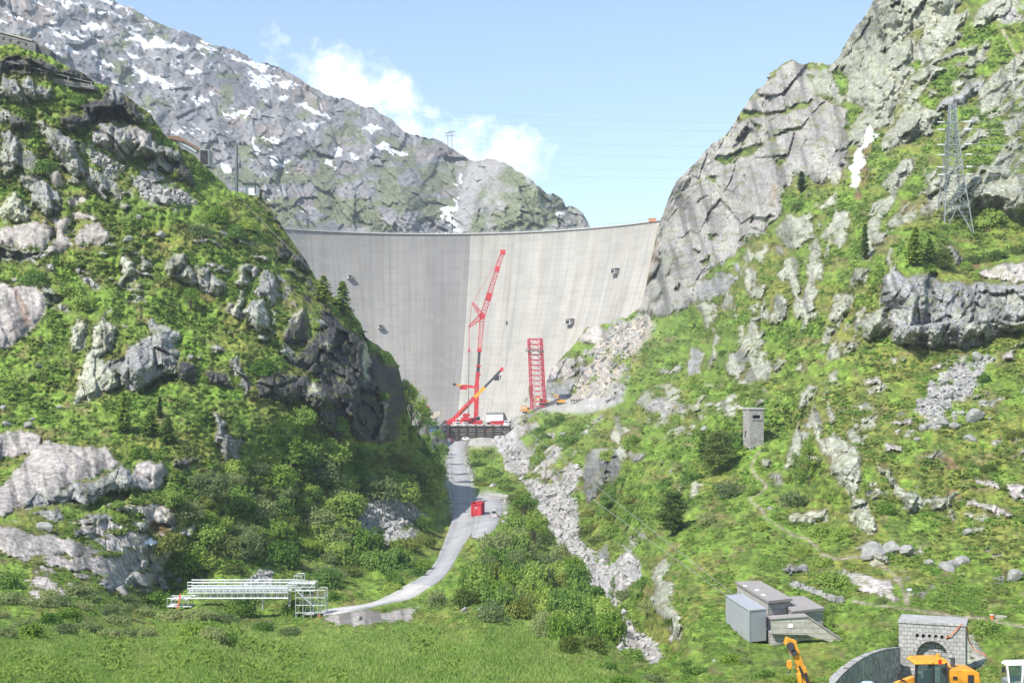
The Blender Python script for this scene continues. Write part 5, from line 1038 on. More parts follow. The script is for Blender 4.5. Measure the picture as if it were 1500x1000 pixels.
def P3(px, py, D): return pt(px, py, D)
def root(name, label, cat, p, group=None, rz=0): return thing(name, label, cat, (p[0], p[1], p[2]), rz, group)

# ---- tall red lattice crane ------------------------------------------------
DC = 628.0
b0 = P3(697, 616, DC); cr = root('mobile_crane', 'tall red mobile crane with a grey telescopic mast and a long red lattice jib', 'crane', b0)
m = MB(); m.box(P3(690, 618, DC), (10.5, 9, 1.6)); m.box(P3(688, 613.5, DC), (8, 5, 1.2))
for dx in (-4, -1.5, 1.5, 4):
    m.tube(P3(690, 620.5, DC) + Vector((dx, -4.6, 0)), P3(690, 620.5, DC) + Vector((dx, -3.6, 0)), .75, 10)
m.build('carrier', M_RED, cr)
m = MB()
for k in range(4): m.box(P3(679.5 + k * 1.9, 611.5 - (k % 2) * .8, DC), (.5 * 1.05, 4.5, 3.6))
m.box(P3(683, 607.5, DC), (3.2, 4, 1.0)); m.build('counterweight', M_RED, cr)
m = MB(); m.box(P3(700.5, 613, DC) - Vector((0, 2.5, 0)), (1.9, 2.2, 2.2)); cab = m.build('cab', M_WHITE, cr); m = MB(); m.box(P3(700.5, 612.6, DC) - Vector((0, 3.62, 0)), (1.6, .08, 1.2)); m.build('windscreen', M_GLASS, cab)
m = MB(); m.bar(P3(697.2, 616, DC), P3(698.6, 562, DC), 2.1, 2.1); m.bar(P3(698.6, 562, DC), P3(700.2, 545, DC), 1.8, 1.8); m.build('boom_base', M_RED, cr)
m = MB(); m.bar(P3(698.9, 560, DC), P3(700.9, 535, DC), 1.5, 1.5); m.bar(P3(700.9, 535, DC), P3(702.4, 513, DC), 1.25, 1.25); m.build('telescopic_section', M_DKG, cr)
m = MB()
for y in (548, 536, 514): m.box(P3(697.2 + (616 - y) * .05, y, DC), (2.3, 2.3, .8))
m.build('boom_collar', M_RED, cr)
m = MB(); m.lattice(P3(702.2, 513, DC), P3(706.4, 462, DC), 1.5, 2.2, 11, .26, .12); m.box(P3(702.3, 512, DC), (1.7, 1.7, 1.6)); m.build('lattice_mast', M_RED, cr)
m = MB(); m.lattice(P3(706.6, 463, DC), P3(735.5, 372, DC), 2.3, 1.5, 20, .25, .11); m.box(P3(736.6, 369.5, DC), (2.4, 1.8, 2.2)); m.box(P3(716, 434.5, DC), (2.6, 2.2, 3.6), rot=Matrix.Rotation(R(17), 3, 'Y')); m.box(P3(728.5, 394, DC), (2.2, 2, 2.4), rot=Matrix.Rotation(R(17), 3, 'Y')); m.build('lattice_jib', M_RED, cr)
m = MB(); m.lattice(P3(706.5, 463, DC), P3(692, 443.5, DC), 2.0, .8, 5, .3, .16); m.build('upper_strut', M_RED, cr)
m = MB(); m.lattice(P3(706.5, 462, DC), P3(687.5, 478.5, DC), 2.4, .7, 5, .3, .16); m.box(P3(706, 463, DC), (2.2, 2.2, 2.4)); m.build('lower_strut', M_RED, cr)
m = MB(); m.bar(P3(692, 443.5, DC), P3(735.5, 370, DC), .16); m.bar(P3(692, 443.5, DC), P3(687.5, 478.5, DC), .14); m.bar(P3(687.6, 478, DC), P3(687.3, 511, DC), .22); m.build('pendant_rope', M_RED, cr)
m = MB(); m.bar(P3(687.2, 514, DC), P3(686, 606, DC), .24); m.build('hoist_rope', M_DKG, cr)
m = MB(); m.box(P3(687.3, 513, DC), (1.1, 1.0, 1.7), taper=(.6, .8)); m.build('hook_block', M_RED, cr)
m = MB(); m.bar(P3(698, 567, DC), P3(678, 565, DC), 1.3, 1.3); m.bar(P3(678, 565, DC), P3(666, 563, DC), .8, .8); m.box(P3(679, 568, DC), (3.2, 1.6, 1.6)); m.build('folded_jib', M_RED, cr)
m = MB(); m.bar(P3(676, 564.4, DC - 1), P3(669, 563.2, DC - 1), .85, .7); m.build('yellow_boom_sleeve', M_YEL, cr)
m = MB(); m.tube(P3(665.5, 562.8, DC - .6), P3(665.5, 562.8, DC + .6), .75, 10); m.build('sheave', M_DKG, cr)
# ---- second crane with the slanting yellow boom ----------------------------
D2 = 621.0
c2 = root('mobile_crane', 'red mobile crane with a slanting red, yellow and grey telescopic boom', 'crane', P3(662, 620, D2))
m = MB(); m.box(P3(667, 618.5, D2), (7.5, 7, 1.7)); m.box(P3(664, 615.5, D2), (4, 3.4, 1.5))
for dx in (-2.6, -.6, 1.6, 3): m.tube(P3(667, 620.6, D2) + Vector((dx, -3.6, 0)), P3(667, 620.6, D2) + Vector((dx, -2.8, 0)), .65, 10)
m.build('carrier', M_RED, c2)
def al(t): return P3(661.5 + (735 - 661.5) * t, 617 + (541 - 617) * t, D2)
m = MB(); m.bar(al(0), al(.46), 1.9, 1.9); m.box(al(1.0), (1.5, 1.3, 1.7)); m.build('boom_base', M_RED, c2)
m = MB(); m.bar(al(.14) - Vector((0, .98, 0)), al(.34) - Vector((0, .98, 0)), 1.3, .1); m.bar(al(.46), al(.66), 1.5, 1.5); m.build('yellow_boom_section', M_YEL, c2)
m = MB(); m.bar(al(.62), al(.985), 1.05, 1.05); m.build('inner_boom_section', M_DKG, c2)
m = MB(); m.bar(P3(668, 614, D2), al(.3), .6); m.build('lift_ram', M_STEEL, c2)
m = MB(); m.box(P3(671, 616, D2) - Vector((0, 2, 0)), (1.8, 2, 2)); cb = m.build('cab', M_WHITE, c2); m = MB(); m.box(P3(671, 615.7, D2) - Vector((0, 3.02, 0)), (1.5, .08, 1.1)); m.build('windscreen', M_GLASS, cb)
# ---- red scaffold tower -----------------------------------------------------
DT = 592.0
tb = gpt(786, 592); st = root('scaffold_tower', 'red braced steel tower with a work platform near its top, beside the dam', 'tower', P3(786, 592, DT))
cor = [(P3(779.5, 600, DT), P3(774.6, 496.5, DT)), (P3(798, 590, DT), P3(793, 496, DT))]
dep = Vector((0, 5.5, 0)); m = MB()
for a, b in cor:
    for q in (Vector((0, 0, 0)), dep): m.lattice(a + q, b + q, 1.0, 1.0, 26, .26, .14)
m.build('mast_legs', M_RED2, st)
m = MB(); n = 13
for k in range(n + 1):
    t = k / n; l = cor[0][0].lerp(cor[0][1], t); r = cor[1][0].lerp(cor[1][1], t); l.z = r.z = (l.z + r.z) / 2
    if k < n:
        t2 = (k + 1) / n; l2 = cor[0][0].lerp(cor[0][1], t2); r2 = cor[1][0].lerp(cor[1][1], t2)
    for q in (Vector((0, 0, 0)), dep):
        m.bar(l + q, r + q, .36)
        if k < n: m.bar(l + q, (l2 + r2) / 2 + q, .17); m.bar(r + q, (l2 + r2) / 2 + q, .17)
    m.bar(l, l + dep, .24); m.bar(r, r + dep, .24)
m.build('cross_braces', M_RED2, st)
m = MB(); m.box(P3(783.5, 513, DT) + Vector((0, 2.7, 0)), (8.2, 8, .3))
for x in (771.5, 775, 779, 783, 787, 791, 795.5): m.bar(P3(x, 513, DT - 1.2), P3(x, 509.5, DT - 1.2), .13)
m.bar(P3(771, 509.6, DT - 1.2), P3(796, 509.6, DT - 1.2), .13); m.build('work_platform', M_STEEL, st)
m = MB()
for x in (776, 782, 789): m.bar(P3(x, 496, DT), P3(x, 493.5, DT), .14)
m.build('top_rail', M_STEEL, st)
# short red column on the far left of the yard
m = MB(); a, b = P3(622, 617, 600), P3(621.5, 595, 600); m.lattice(a, b, 1.0, 1.0, 6, .4, .22); m.lattice(a + Vector((1.5, 0, 0)), b + Vector((1.5, 0, 0)), 1.0, 1.0, 6, .4, .22); m.bar(b, b + Vector((1.5, 0, 0)), .6)
rr = root('steel_column', 'short red steel column rising behind the dark trees at the dam foot', 'column', a); m.build('shaft', M_RED2, rr)
# ---- excavators -----------------------------------------------------------------------------------
def excavator(px, py, s, label, flip, arm, group='yellow excavators by the red tower'):
    D = ground_D(px, py); u = D / FOC; p = P3(px, py, D); o = root('excavator', label, 'excavator', p, group); f = -1 if flip else 1; s = s * u
    def q(x, y, z): return p + Vector((x * f * s, y * s, z * s))
    m = MB()
    for yy in (-.22, .22):
        m.prism([q(-.46, yy - .08, .03), q(-.38, yy - .08, 0), q(.38, yy - .08, 0), q(.46, yy - .08, .03), q(.46, yy - .08, .13), q(.38, yy - .08, .18), q(-.38, yy - .08, .18), q(-.46, yy - .08, .13)], (0, .16 * s, 0))
    m.build('track', M_TYRE, o)
    m = MB(); m.prism([q(-.5, -.26, .22), q(.34, -.26, .22), q(.34, -.26, .34), q(.0, -.26, .50), q(-.48, -.26, .50)], (0, .52 * s, 0)); m.build('body', M_ORG, o)
    m = MB(); m.prism([q(.08, -.27, .34), q(.40, -.27, .34), q(.36, -.27, .68), q(.12, -.27, .70)], (0, .26 * s, 0)); c = m.build('cab', M_ORG, o)
    m = MB(); m.prism([q(.12, -.275, .44), q(.36, -.275, .44), q(.335, -.275, .64), q(.14, -.275, .65)], (0, -.01 * s, 0)); m.build('window', M_GLASS, c)
    m = MB(); P = [q(x, .08, z) for x, z in arm]; w = .13 * s
    for a, b in zip(P[:-1], P[1:]): m.bar(a, b, w); w *= .85
    m.build('arm', M_ORG, o)
    m = MB(); e = P[-1]; m.prism([e + Vector((-.1 * s * f, -.12 * s, 0)), e + Vector((.1 * s * f, -.12 * s, .04 * s)), e + Vector((.06 * s * f, -.12 * s, -.16 * s)), e + Vector((-.1 * s * f, -.12 * s, -.14 * s))], (0, .24 * s, 0)); m.build('bucket', M_STEEL, o)
excavator(796, 593, 14, 'yellow excavator at the foot of the red tower', True, [(.2, .4), (.5, .85), (.86, .62), (.92, .2)])
excavator(821, 592, 14, 'yellow excavator on the gravel bench with its arm raised', True, [(.2, .4), (.34, .95), (.62, 1.05), (.72, .72)])
excavator(771, 605, 13, 'orange yellow excavator left of the red tower, half behind the bank', False, [(.2, .4), (-.15, .85), (-.55, .75), (-.62, .35)])
# crusher with a hopper
D = ground_D(843, 590); u = D / FOC; p = P3(843, 590, D); o = root('stone_crusher', 'dark stone crusher with a pale hopper on the gravel bench', 'crusher', p)
m = MB(); m.prism([p + Vector((x * u, -6 * u, z * u)) for x, z in ((-8, 6), (-3, 14), (7, 14), (8, 9), (2, 6))], (0, 10 * u, 0)); m.build('hopper', paint('hopper', (.45, .42, .37), .8), o)
m = MB(); m.box(p + Vector((0, 0, 3.5 * u)), (14 * u, 9 * u, 2.5 * u)); [m.bar(p + Vector((x * u, y * u, -u)), p + Vector((x * u * .8, y * u, 7 * u)), 1.0 * u) for x in (-7, -2.5, 2.5, 7) for y in (-4, 4)]; m.bar(p + Vector((6 * u, 0, 3 * u)), p + Vector((11 * u, 0, 1 * u)), 2 * u); m.build('frame', M_STEEL, o)
# ---- concrete house on the yard, hood, pier, timber wall ---------------------------------------
o = root('concrete_building', 'low white concrete building with a sloping side wall at the dam foot', 'building', P3(728, 617, 660))
m = MB(); a = [P3(x, y, 650) for x, y in ((712, 618), (712, 605), (737, 604), (737, 618))]; m.prism(a, (0, 12, 0)); m.build('wall', M_WHITE, o)
m = MB(); m.prism([P3(737, 618, 650.2), P3(737, 604.5, 650.2), P3(739, 605, 652), P3(744.5, 617, 652)], (0, 10, 0)); m.build('side_wall', paint('shaded_concrete', (.30, .285, .26), .9), o)  # side face of the same white building, its shade put into the colour
m = MB(); m.prism([P3(711, 605, 649.5), P3(711, 603.2, 649.5), P3(738, 602.3, 649.5), P3(738, 604.2, 649.5)], (0, 13, 0)); m.build('roof', con, o)
o = root('concrete_hood', 'pale rounded concrete hood left of the cranes at the dam foot', 'hood', P3(637, 614, 606))
m = MB(); m.prism([P3(x, y, 604) for x, y in ((627.5, 612), (631, 607), (637, 603), (644, 601.8), (646, 604), (645, 607), (638, 612), (633, 615))], (0, 7, 0)); m.prism([P3(x, y, 605) for x, y in ((636, 622), (636, 611), (640, 610), (640, 622))], (0, 4, 0)); m.build('shell', paint('cream_concrete', (.56, .51, .42), .85), o)
o = root('concrete_pier', 'white concrete pier under a rock slab at the edge of the yard', 'pier', P3(768, 632, 585))
m = MB(); m.prism([P3(x, y, 585) for x, y in ((765, 632), (765, 614.5), (772.5, 614.5), (772.5, 630))], (0, 4, 0)); m.build('column', con, o)
m = MB(); m.prism([P3(x, y, 583) for x, y in ((764, 615), (764.5, 612), (772, 607), (790, 604), (786, 610), (781, 615))], (0, 7, 0)); m.build('slab', paint('slab_rock', (.33, .31, .29), .9, wear=.35), o)
DW = 611.0; o = root('timber_wall', 'dark timber crib retaining wall carrying the crane yard', 'wall', P3(703, 644, DW))
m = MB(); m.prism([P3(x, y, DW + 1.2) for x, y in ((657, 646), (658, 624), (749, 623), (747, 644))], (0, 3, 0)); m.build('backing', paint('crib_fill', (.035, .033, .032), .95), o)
for k in range(8):
    x = 658.5 + k * 12.7; y = DW - .4; m = MB(); m.box(P3(x, 634, y), (.65, 1.0, 7.4)); m.build('post', M_TIMB, o)
tw = paint('weathered_timber', (.26, .225, .195), .9, wear=.4, scale=1.5); m = MB()
for k in range(7):
    y0 = 643.5 - k * 3.05
    for j in range(7):
        x = 659 + j * 12.7; m.box(P3(x + 6.3, y0 + rnd.uniform(-.3, .3), DW + .1), (3.5, .8, .42))
m.build('rail', tw, o)
m = MB(); m.box(P3(703, 622.6, DW + 1.0), (28.5, 3.5, .5)); m.build('coping', con, o)
# ---- vehicles on the yard ------------------------------------------------------------------------
def van(name, px, py, w, L, H, rz, mat, label, cat, group=None, cabcol=None, box=False):
    D = DW + 3 if py < 632 else ground_D(px, py); p = P3(px, py, D); o = root(name, label, cat, p, group, R(rz)); Mx = Matrix.Rotation(R(rz), 3, 'Z')
    def q(x, y, z): return p + Mx @ Vector((x, y, z))
    h0 = .35; prof = [(-L/2, h0), (L/2, h0), (L/2, H), (-L/2 + L*.18, H), (-L/2 + L*.06, H * .62), (-L/2, H * .55)] if not box else [(-L/2, h0), (L/2, h0), (L/2, H), (-L/2 + L*.3, H), (-L/2 + L * .3, H * .7), (-L/2 + L * .27, H * .72), (-L/2 + L*.1, H * .72), (-L/2 + .1, H * .45), (-L/2, H * .4)]
    if cat == 'car': prof = [(-L/2, h0), (L/2, h0), (L/2, H * .58), (L/2 - .2, H * .62), (L/2 - .75, H), (-L/2 + L * .42, H), (-L/2 + L * .27, H * .64), (-L/2 + .1, H * .55)]
    m = MB(); m.prism([q(-w/2, y, z) for y, z in prof], tuple(Mx @ Vector((w, 0, 0)))); m.build('body', mat, o, bevel=.05)
    gz = (H * .63, H * .93) if not box else (H * .45, H * .68); fy = -L/2 + (L * .27 if cat == 'car' else L * .06 if not box else .1); ty = -L/2 + (L * .42 if cat == 'car' else L * .18 if not box else L * .1)
    m = MB(); k = .12
    def fp(t): return fy + (ty - fy) * t
    m.add([q(-w/2 + k, fp(.08) - .03, gz[0] + .02), q(w/2 - k, fp(.08) - .03, gz[0] + .02), q(w/2 - k * 1.4, fp(.85) - .03, gz[1]), q(-w/2 + k * 1.4, fp(.85) - .03, gz[1])], [[0, 1, 2, 3]]); m.build('windscreen', M_GLASS, o)
    for sx in (-1, 1):
        m = MB(); m.box(q(sx * (w/2 + .01), -.1 * L, (gz[0] + gz[1]) / 2), (.03, L * .42, (gz[1] - gz[0]) * .8), rot=Mx); m.build('side_window', M_GLASS, o)
        m = MB(); m.box(q(sx * (w/2 - .3), -L/2 - .02, H * .44), (.36, .06, .2), rot=Mx); m.build('headlight', M_HEAD, o)
        for sy in (-1, 1):
            m = MB(); c = q(sx * (w/2 - .1), sy * L * .31, .34); ax = Mx @ Vector((.12, 0, 0)); m.tube(c - ax, c + ax, .34, 12); m.build('wheel', M_TYRE, o)
    if cabcol:
        m = MB(); m.box(q(0, -L/2 - .015, H * .30), (w * .98, .05, H * .2), rot=Mx); m.build('front_panel', cabcol, o)
    return o
van('box_truck', 647.5, 631, 2.5, 6, 3.4, 35, M_WHITE, 'white box truck at the left end of the crane yard', 'truck', None, M_STEEL, True)
van('van', 669, 626, 2.2, 5, 2.5, 20, M_WHITE, 'white and red van parked leftmost behind the timber wall', 'van', 'vans on the crane yard', M_RED)
van('van', 681, 626, 2.1, 5, 2.4, 15, M_WHITE, 'white and red van parked between another van and the white car', 'van', 'vans on the crane yard', M_RED)
van('parked_car', 693, 627, 1.9, 4.4, 1.7, 10, M_WHITE, 'white car parked on top of the timber wall', 'car')
van('van', 744.5, 624, 2.2, 5, 2.5, -25, M_WHITE, 'plain white van at the right end of the yard', 'van', 'vans on the crane yard')
van('parked_car', 683, 645.5, 1.9, 4.4, 1.65, 35, M_WHITE, 'white car below the timber wall at the head of the road', 'car')
o = van('pickup_truck', 656.5, 646.5, 2.0, 4.8, 1.9, 40, M_RED, 'red truck beside the white tank below the timber wall', 'truck', None, None, True)
p = P3(657, 645.6, ground_D(657, 646) - 4); o = root('water_tank', 'small round white tank in front of the red truck', 'tank', p)
m = MB(); m.tube(p + Vector((0, 0, -.6)), p + Vector((0, 0, .8)), .95, 14); m.tube(p + Vector((0, 0, .8)), p + Vector((0, 0, 1.2)), .95, 14, .3); m.build('shell', M_WHITE, o, True)
p = P3(637, 628, 612); o = root('site_container', 'blue sheeted site container half hidden by the trees left of the yard', 'container', p); m = MB(); m.box(p, (5, 3, 2.4)); m.build('body', M_BLUE, o); m = MB(); m.box(p + Vector((0, 0, 1.3)), (5.2, 3.2, .2)); m.build('lid', M_WHITE, o)
D = DW + 3; o = root('skip', 'long flat red skip on the yard in front of the white building', 'skip', P3(730, 624, D)); m = MB(); a, b, c, d = P3(718, 623.5, D), P3(741, 623, D), P3(742, 616, D), P3(717, 617, D)
m.prism([a, b, c, d], (0, 2.6, 0)); m.build('body', M_RED, o); m = MB()
for k in range(8): x = 718.5 + k * 3.1; m.bar(P3(x, 623.2, D - .08), P3(x, 617, D - .08), .22)
m.bar(P3(717, 617, D - .1), P3(742, 616, D - .1), .3); m.build('rib', M_RED2, o)
p = P3(742.4, 473.5, 690); o = root('work_cradle', 'small dark work cradle hanging on a rope in front of the dam', 'cradle', p); m = MB(); m.box(p, (1.0, .8, 1.5)); m.box(p + Vector((0, 0, 1.0)), (.6, .5, .5)); m.build('cage', M_DKG, o); m = MB(); m.bar(p, P3(742.2, 604, 690), .12); m.build('rope', M_STEEL, o)
p = P3(955.5, 322.5, 690); o = root('crest_cabin', 'tiny orange cabin on the right end of the dam crest', 'cabin', p); m = MB(); m.box(p, (3.6, 2, 1.6)); m.build('wall', paint('orange_board', (.70, .30, .16), .7), o); m = MB(); m.box(p + Vector((0, 0, .95)), (4, 2.4, .2)); m.build('roof', M_WHITE, o)
# ---- open red waste container and compressor on the lay-by ----------------------------------------
p = gpt(700, 754); D = p.y; u = D / FOC; o = root('waste_container', 'open topped red waste container standing on the lay-by', 'container', p, None, R(-6))
Mx = Matrix.Rotation(R(-6), 3, 'Z'); W_, L_, H_ = 14.5 * u, 30 * u * 1.1, 19 * u
def q(x, y, z): return p + Mx @ Vector((x, y, z))
m = MB()
for c, s_ in (((0, 0, .3), (W_, L_, .12)), ((-W_/2, 0, H_/2), (.12, L_, H_)), ((W_/2, 0, H_/2), (.12, L_, H_)), ((0, -L_/2, H_/2 - .15), (W_, .12, H_ - .3)), ((0, L_/2, H_/2), (W_, .12, H_))): m.box(q(*c), s_, rot=Mx)
m.build('body', M_RED, o); m = MB()
for x in (-1, 0, 1): m.box(q(x * W_ * .46, -L_/2 - .1, H_/2 - .1), (.14, .12, H_ - .2), rot=Mx)
m.box(q(0, -L_/2 - .1, H_ - .28), (W_, .16, .2), rot=Mx); m.build('door_frame', M_RED2, o); m = MB()
for k in range(7): m.box(q(-W_/2 - .08, -L_/2 + (k + .5) * L_ / 7, H_/2), (.12, .16, H_), rot=Mx); m.box(q(W_/2 + .08, -L_/2 + (k + .5) * L_ / 7, H_/2), (.12, .16, H_), rot=Mx)
m.box(q(-W_/2, 0, H_ - .1), (.25, L_, .2), rot=Mx); m.box(q(W_/2, 0, H_ - .1), (.25, L_, .2), rot=Mx); m.build('rib', M_RED2, o)
m = MB(); m.box(q(0, -L_/2 - .08, H_ * .62), (W_ * .2, .05, H_ * .12), rot=Mx); m.build('label_plate', M_WHITE, o)
p = gpt(723.5, 757); u = p.y / FOC; o = root('compressor_trailer', 'small grey compressor trailer with red lamps right of the red container', 'trailer', p)
m = MB(); m.box(p + Vector((0, 0, 6.5 * u)), (9.5 * u, 14 * u, 7 * u)); m.box(p + Vector((0, 0, 10.6 * u)), (8 * u, 12 * u, 1.6 * u)); m.build('body', paint('grey_hood', (.50, .49, .46), .5), o, bevel=.1)
m = MB(); m.box(p + Vector((0, -7.2 * u, 8 * u)), (6 * u, .3 * u, 3 * u)); m.build('grille', M_TYRE, o); m = MB(); m.box(p + Vector((0, -7.2 * u, 2.2 * u)), (12 * u, 1 * u, 1.6 * u)); m.build('bumper', M_WHITE, o)
for s_ in (-1, 1):
    m = MB(); m.box(p + Vector((s_ * 5 * u, -7.8 * u, 2.2 * u)), (1.6 * u, .3 * u, 1.2 * u)); m.build('tail_lamp', M_LAMP, o); m = MB(); m.tube(p + Vector((s_ * 5.6 * u, 0, 2.2 * u)), p + Vector((s_ * 4.2 * u, 0, 2.2 * u)), 2.2 * u, 12); m.build('wheel', M_TYRE, o)
p = gpt(728, 730); u = p.y / FOC; o = root('stacked_slabs', 'flat stack of pale concrete slabs behind the red container', 'slabs', p); m = MB()
for k, (x, z, w, d) in enumerate(((0, 1.5, 34, 26), (3, 4, 26, 20), (-2, 6, 20, 16))): m.box(p + Vector((x * u, 0, z * u)), (w * u, d * u, 2 * u), R(5 * k - 6))
m.build('slab', con, o)
for x, y, r, lab in [(742, 735, 9, 'square edged grey block at the right corner of the lay-by'), (740, 752, 6, 'pale stone on the right kerb of the lay-by'), (737, 764, 5, 'small pale stone at the lower right kerb of the lay-by'), (741, 758, 4, 'tiny pale stone between two others on the lay-by kerb'), (722, 712, 8, 'flat stone in the grass above the lay-by')]: boulder(x, y, r, lab, None, BP)
o = root('guard_rail', 'pale kerb stones and rail along the right edge of the upper road', 'rail', gpt(684, 690)); m = MB(); K = catmull(ROADR[:3], 16)
for k, (x, y) in enumerate(K): 
    if k % 2 == 0: m = MB(); m.box(gpt(x + 1.5, y, .5), (.9, 1.4, 1.0), rnd.uniform(-.3, .3)); m.build('kerb_stone', M_PALE, o)
m = MB(); m.poly([gpt(x + 2.5, y, 1.3) for x, y in K], .1, 4); m.build('rail', M_STEEL, o)
# ---- scaffold footbridge ---------------------------------------------------------------------------
DB = 180.0; uB = DB / FOC; o = root('scaffold_bridge', 'long silver scaffold footbridge across the stream bank left of the road', 'footbridge', P3(350, 893, DB)); dpt = Vector((0, 2.4, 0))
Yt = lambda x: 851.5 + 0 * x
m = MB()
for q_ in (Vector((0, 0, 0)), dpt):
    for y, r in ((852.5, .06), (857, .045), (861, .06), (868, .05), (876, .10)): m.tube(P3(275, y, DB) + q_, P3(422 if y > 860 else 432, y - .4, DB) + q_, r, 6)
    for k in range(31):
        x = 275 + k * 4.9; m.tube(P3(x, 876, DB) + q_, P3(x, 862, DB) + q_, .03, 5)
        if k < 30: m.tube(P3(x, 876 if k % 2 else 862, DB) + q_, P3(x + 4.9, 862 if k % 2 else 876, DB) + q_, .028, 5)
m.build('truss', M_ALU, o)
for k in range(10):
    x = 275 + k * 16.3
    for q_ in (Vector((0, 0, 0)), dpt): m = MB(); m.tube(P3(x, 878, DB) + q_, P3(x, 851, DB) + q_, .05, 6); m.build('guard_post', M_ALU, o)
m = MB(); m.box(P3(349, 866, DB) + dpt / 2, (148 * uB, 2.3, .1)); m.box(P3(440, 855.5, DB) + dpt / 2, (40 * uB, 2.3, .09)); m.build('deck', M_DECK, o)
m = MB(); m.box(P3(349, 862.2, DB) - Vector((0, .05, 0)), (148 * uB, .04, .22)); m.box(P3(349, 862.2, DB) + dpt, (148 * uB, .04, .22)); m.build('toe_board', M_ALU, o)
def scaff(x0, x1, y0, y1, nx, ny, name):
    m = MB()
    for i in range(nx + 1):
        x = x0 + (x1 - x0) * i / nx
        for q_ in (Vector((0, 0, 0)), dpt): m.tube(P3(x, y1, DB) + q_, P3(x, y0, DB) + q_, .045, 6)
        for j in range(ny + 1): y = y0 + (y1 - y0) * j / ny; m.tube(P3(x, y, DB), P3(x, y, DB) + dpt, .035, 5)
    for j in range(ny + 1):
        y = y0 + (y1 - y0) * j / ny
        for q_ in (Vector((0, 0, 0)), dpt): m.tube(P3(x0, y, DB) + q_, P3(x1, y, DB) + q_, .045, 6)
    for i in range(nx):
        xa, xb = x0 + (x1 - x0) * i / nx, x0 + (x1 - x0) * (i + 1) / nx; m.tube(P3(xa, y1, DB), P3(xb, y0, DB), .03, 5)
    m.build(name, M_ALU, o)
scaff(433, 476.5, 864, 908, 4, 4, 'stair_tower'); scaff(424, 461, 854, 865, 3, 2, 'landing_rails'); scaff(245, 276, 876, 888, 3, 1, 'left_trestle'); scaff(431, 442, 843, 862, 1, 2, 'top_frame')
m = MB(); m.bar(P3(436, 866, DB), P3(460, 888, DB), .5, .12); m.bar(P3(436, 866, DB + 1), P3(460, 888, DB + 1), .5, .12); m.build('stair_flight', M_ALU, o)
for x_, y_, w_ in ((262, 888.5, 36), (262, 878, 26), (453, 899.5, 13)): m = MB(); m.box(P3(x_, y_, DB) + dpt / 2, (w_ * uB, 2.3, .1)); m.build('work_deck', M_DECK, o)
for x, y0, y1 in ((383.5, 893, 870), (422.5, 889, 874), (423.5, 889, 874)):
    m = MB(); m.box((P3(x, y0, DB) + P3(x, y1, DB)) / 2 + Vector((0, .6, 0)), (.16, .3, (y0 - y1) * uB)); m.build('support_post', M_ALU, o)
m = MB(); m.bar(P3(260, 891, DB - .3), P3(264.5, 869, DB - .3), .18); m.bar(P3(470, 911, DB - .4), P3(468, 899, DB - .4), .14); m.build('orange_strut', paint('orange_plastic', (.75, .16, .07), .6), o)
# ---- stone watch tower -----------------------------------------------------------------------------
def stonemat(name, lo, hi, bw, bh, mort=(.10, .095, .09)):
    m, nt, b = mat_nodes(name); oc = objco(nt); sp = nd(nt, 'ShaderNodeSeparateXYZ'); nt.links.new(oc, sp.inputs[0]); ad = nd(nt, 'ShaderNodeMath', operation='ADD'); nt.links.new(sp.outputs[0], ad.inputs[0]); nt.links.new(sp.outputs[1], ad.inputs[1])
    cb = nd(nt, 'ShaderNodeCombineXYZ'); nt.links.new(ad.outputs[0], cb.inputs[0]); nt.links.new(sp.outputs[2], cb.inputs[1])
    br = nd(nt, 'ShaderNodeTexBrick'); br.inputs['Scale'].default_value = 1; br.inputs['Brick Width'].default_value = bw; br.inputs['Row Height'].default_value = bh; br.inputs['Mortar Size'].default_value = bh * .07
    br.inputs['Color1'].default_value = (*lo, 1); br.inputs['Color2'].default_value = (*hi, 1); br.inputs['Mortar'].default_value = (*mort, 1); nt.links.new(cb.outputs[0], br.inputs['Vector'])
    nt.links.new(mix_mul(nt, br.outputs['Color'], ramp(nt, noise(nt, oc, 2.2, 6, .7), [(.3, .72), (.7, 1.2)])), b.inputs['Base Color']); b.inputs['Roughness'].default_value = .9
    bp = nd(nt, 'ShaderNodeBump'); bp.inputs['Strength'].default_value = .6; bp.inputs['Distance'].default_value = .05; nt.links.new(br.outputs['Fac'], bp.inputs['Height']); bp.invert = True; nt.links.new(bp.outputs[0], b.inputs['Normal']); return m
M_RUB = stonemat('rubble_masonry', (.30, .285, .27), (.44, .42, .40), .42, .26, (.16, .15, .14)); M_ASH = stonemat('ashlar_granite', (.33, .325, .315), (.43, .42, .40), .40, .27, (.22, .215, .205))
DT2 = ground_D(1103.5, 656) + 1.3; u = DT2 / FOC; p = P3(1103.5, 653, DT2); o = root('stone_tower', 'small square stone tower with one dark window on the right slope', 'tower', p, None, R(14)); Mx = Matrix.Rotation(R(14), 3, 'Z')
def q(x, y, z): return p + Mx @ Vector((x, y, z))
w_, h_ = 22.8 * u, 54 * u; m = MB(); t_ = .4
zs = h_ - 1.55; ww = 1.4
m.box(q(0, -w_/2 + t_/2, zs / 2 - .3), (w_ * .985, t_, zs + .6), rot=Mx)
for sx in (-1, 1): m.box(q(sx * (w_ / 4 + ww / 4), -w_/2 + t_/2, zs + .3), (w_/2 - ww/2, t_, .6), rot=Mx)
m.box(q(0, -w_/2 + t_/2, zs + .6 + (h_ - zs - .6) / 2), (w_ * .985, t_, h_ - zs - .6), rot=Mx)
for sx in (-1, 1): m.box(q(sx * (w_/2 - t_/2), t_/2, h_/2 - .3), (t_, w_ - t_, h_ + .6), rot=Mx)
m.box(q(0, w_/2 - t_/2, h_/2 - .5), (w_ - .8, t_, h_ + 1), rot=Mx); m.build('wall', M_RUB, o)
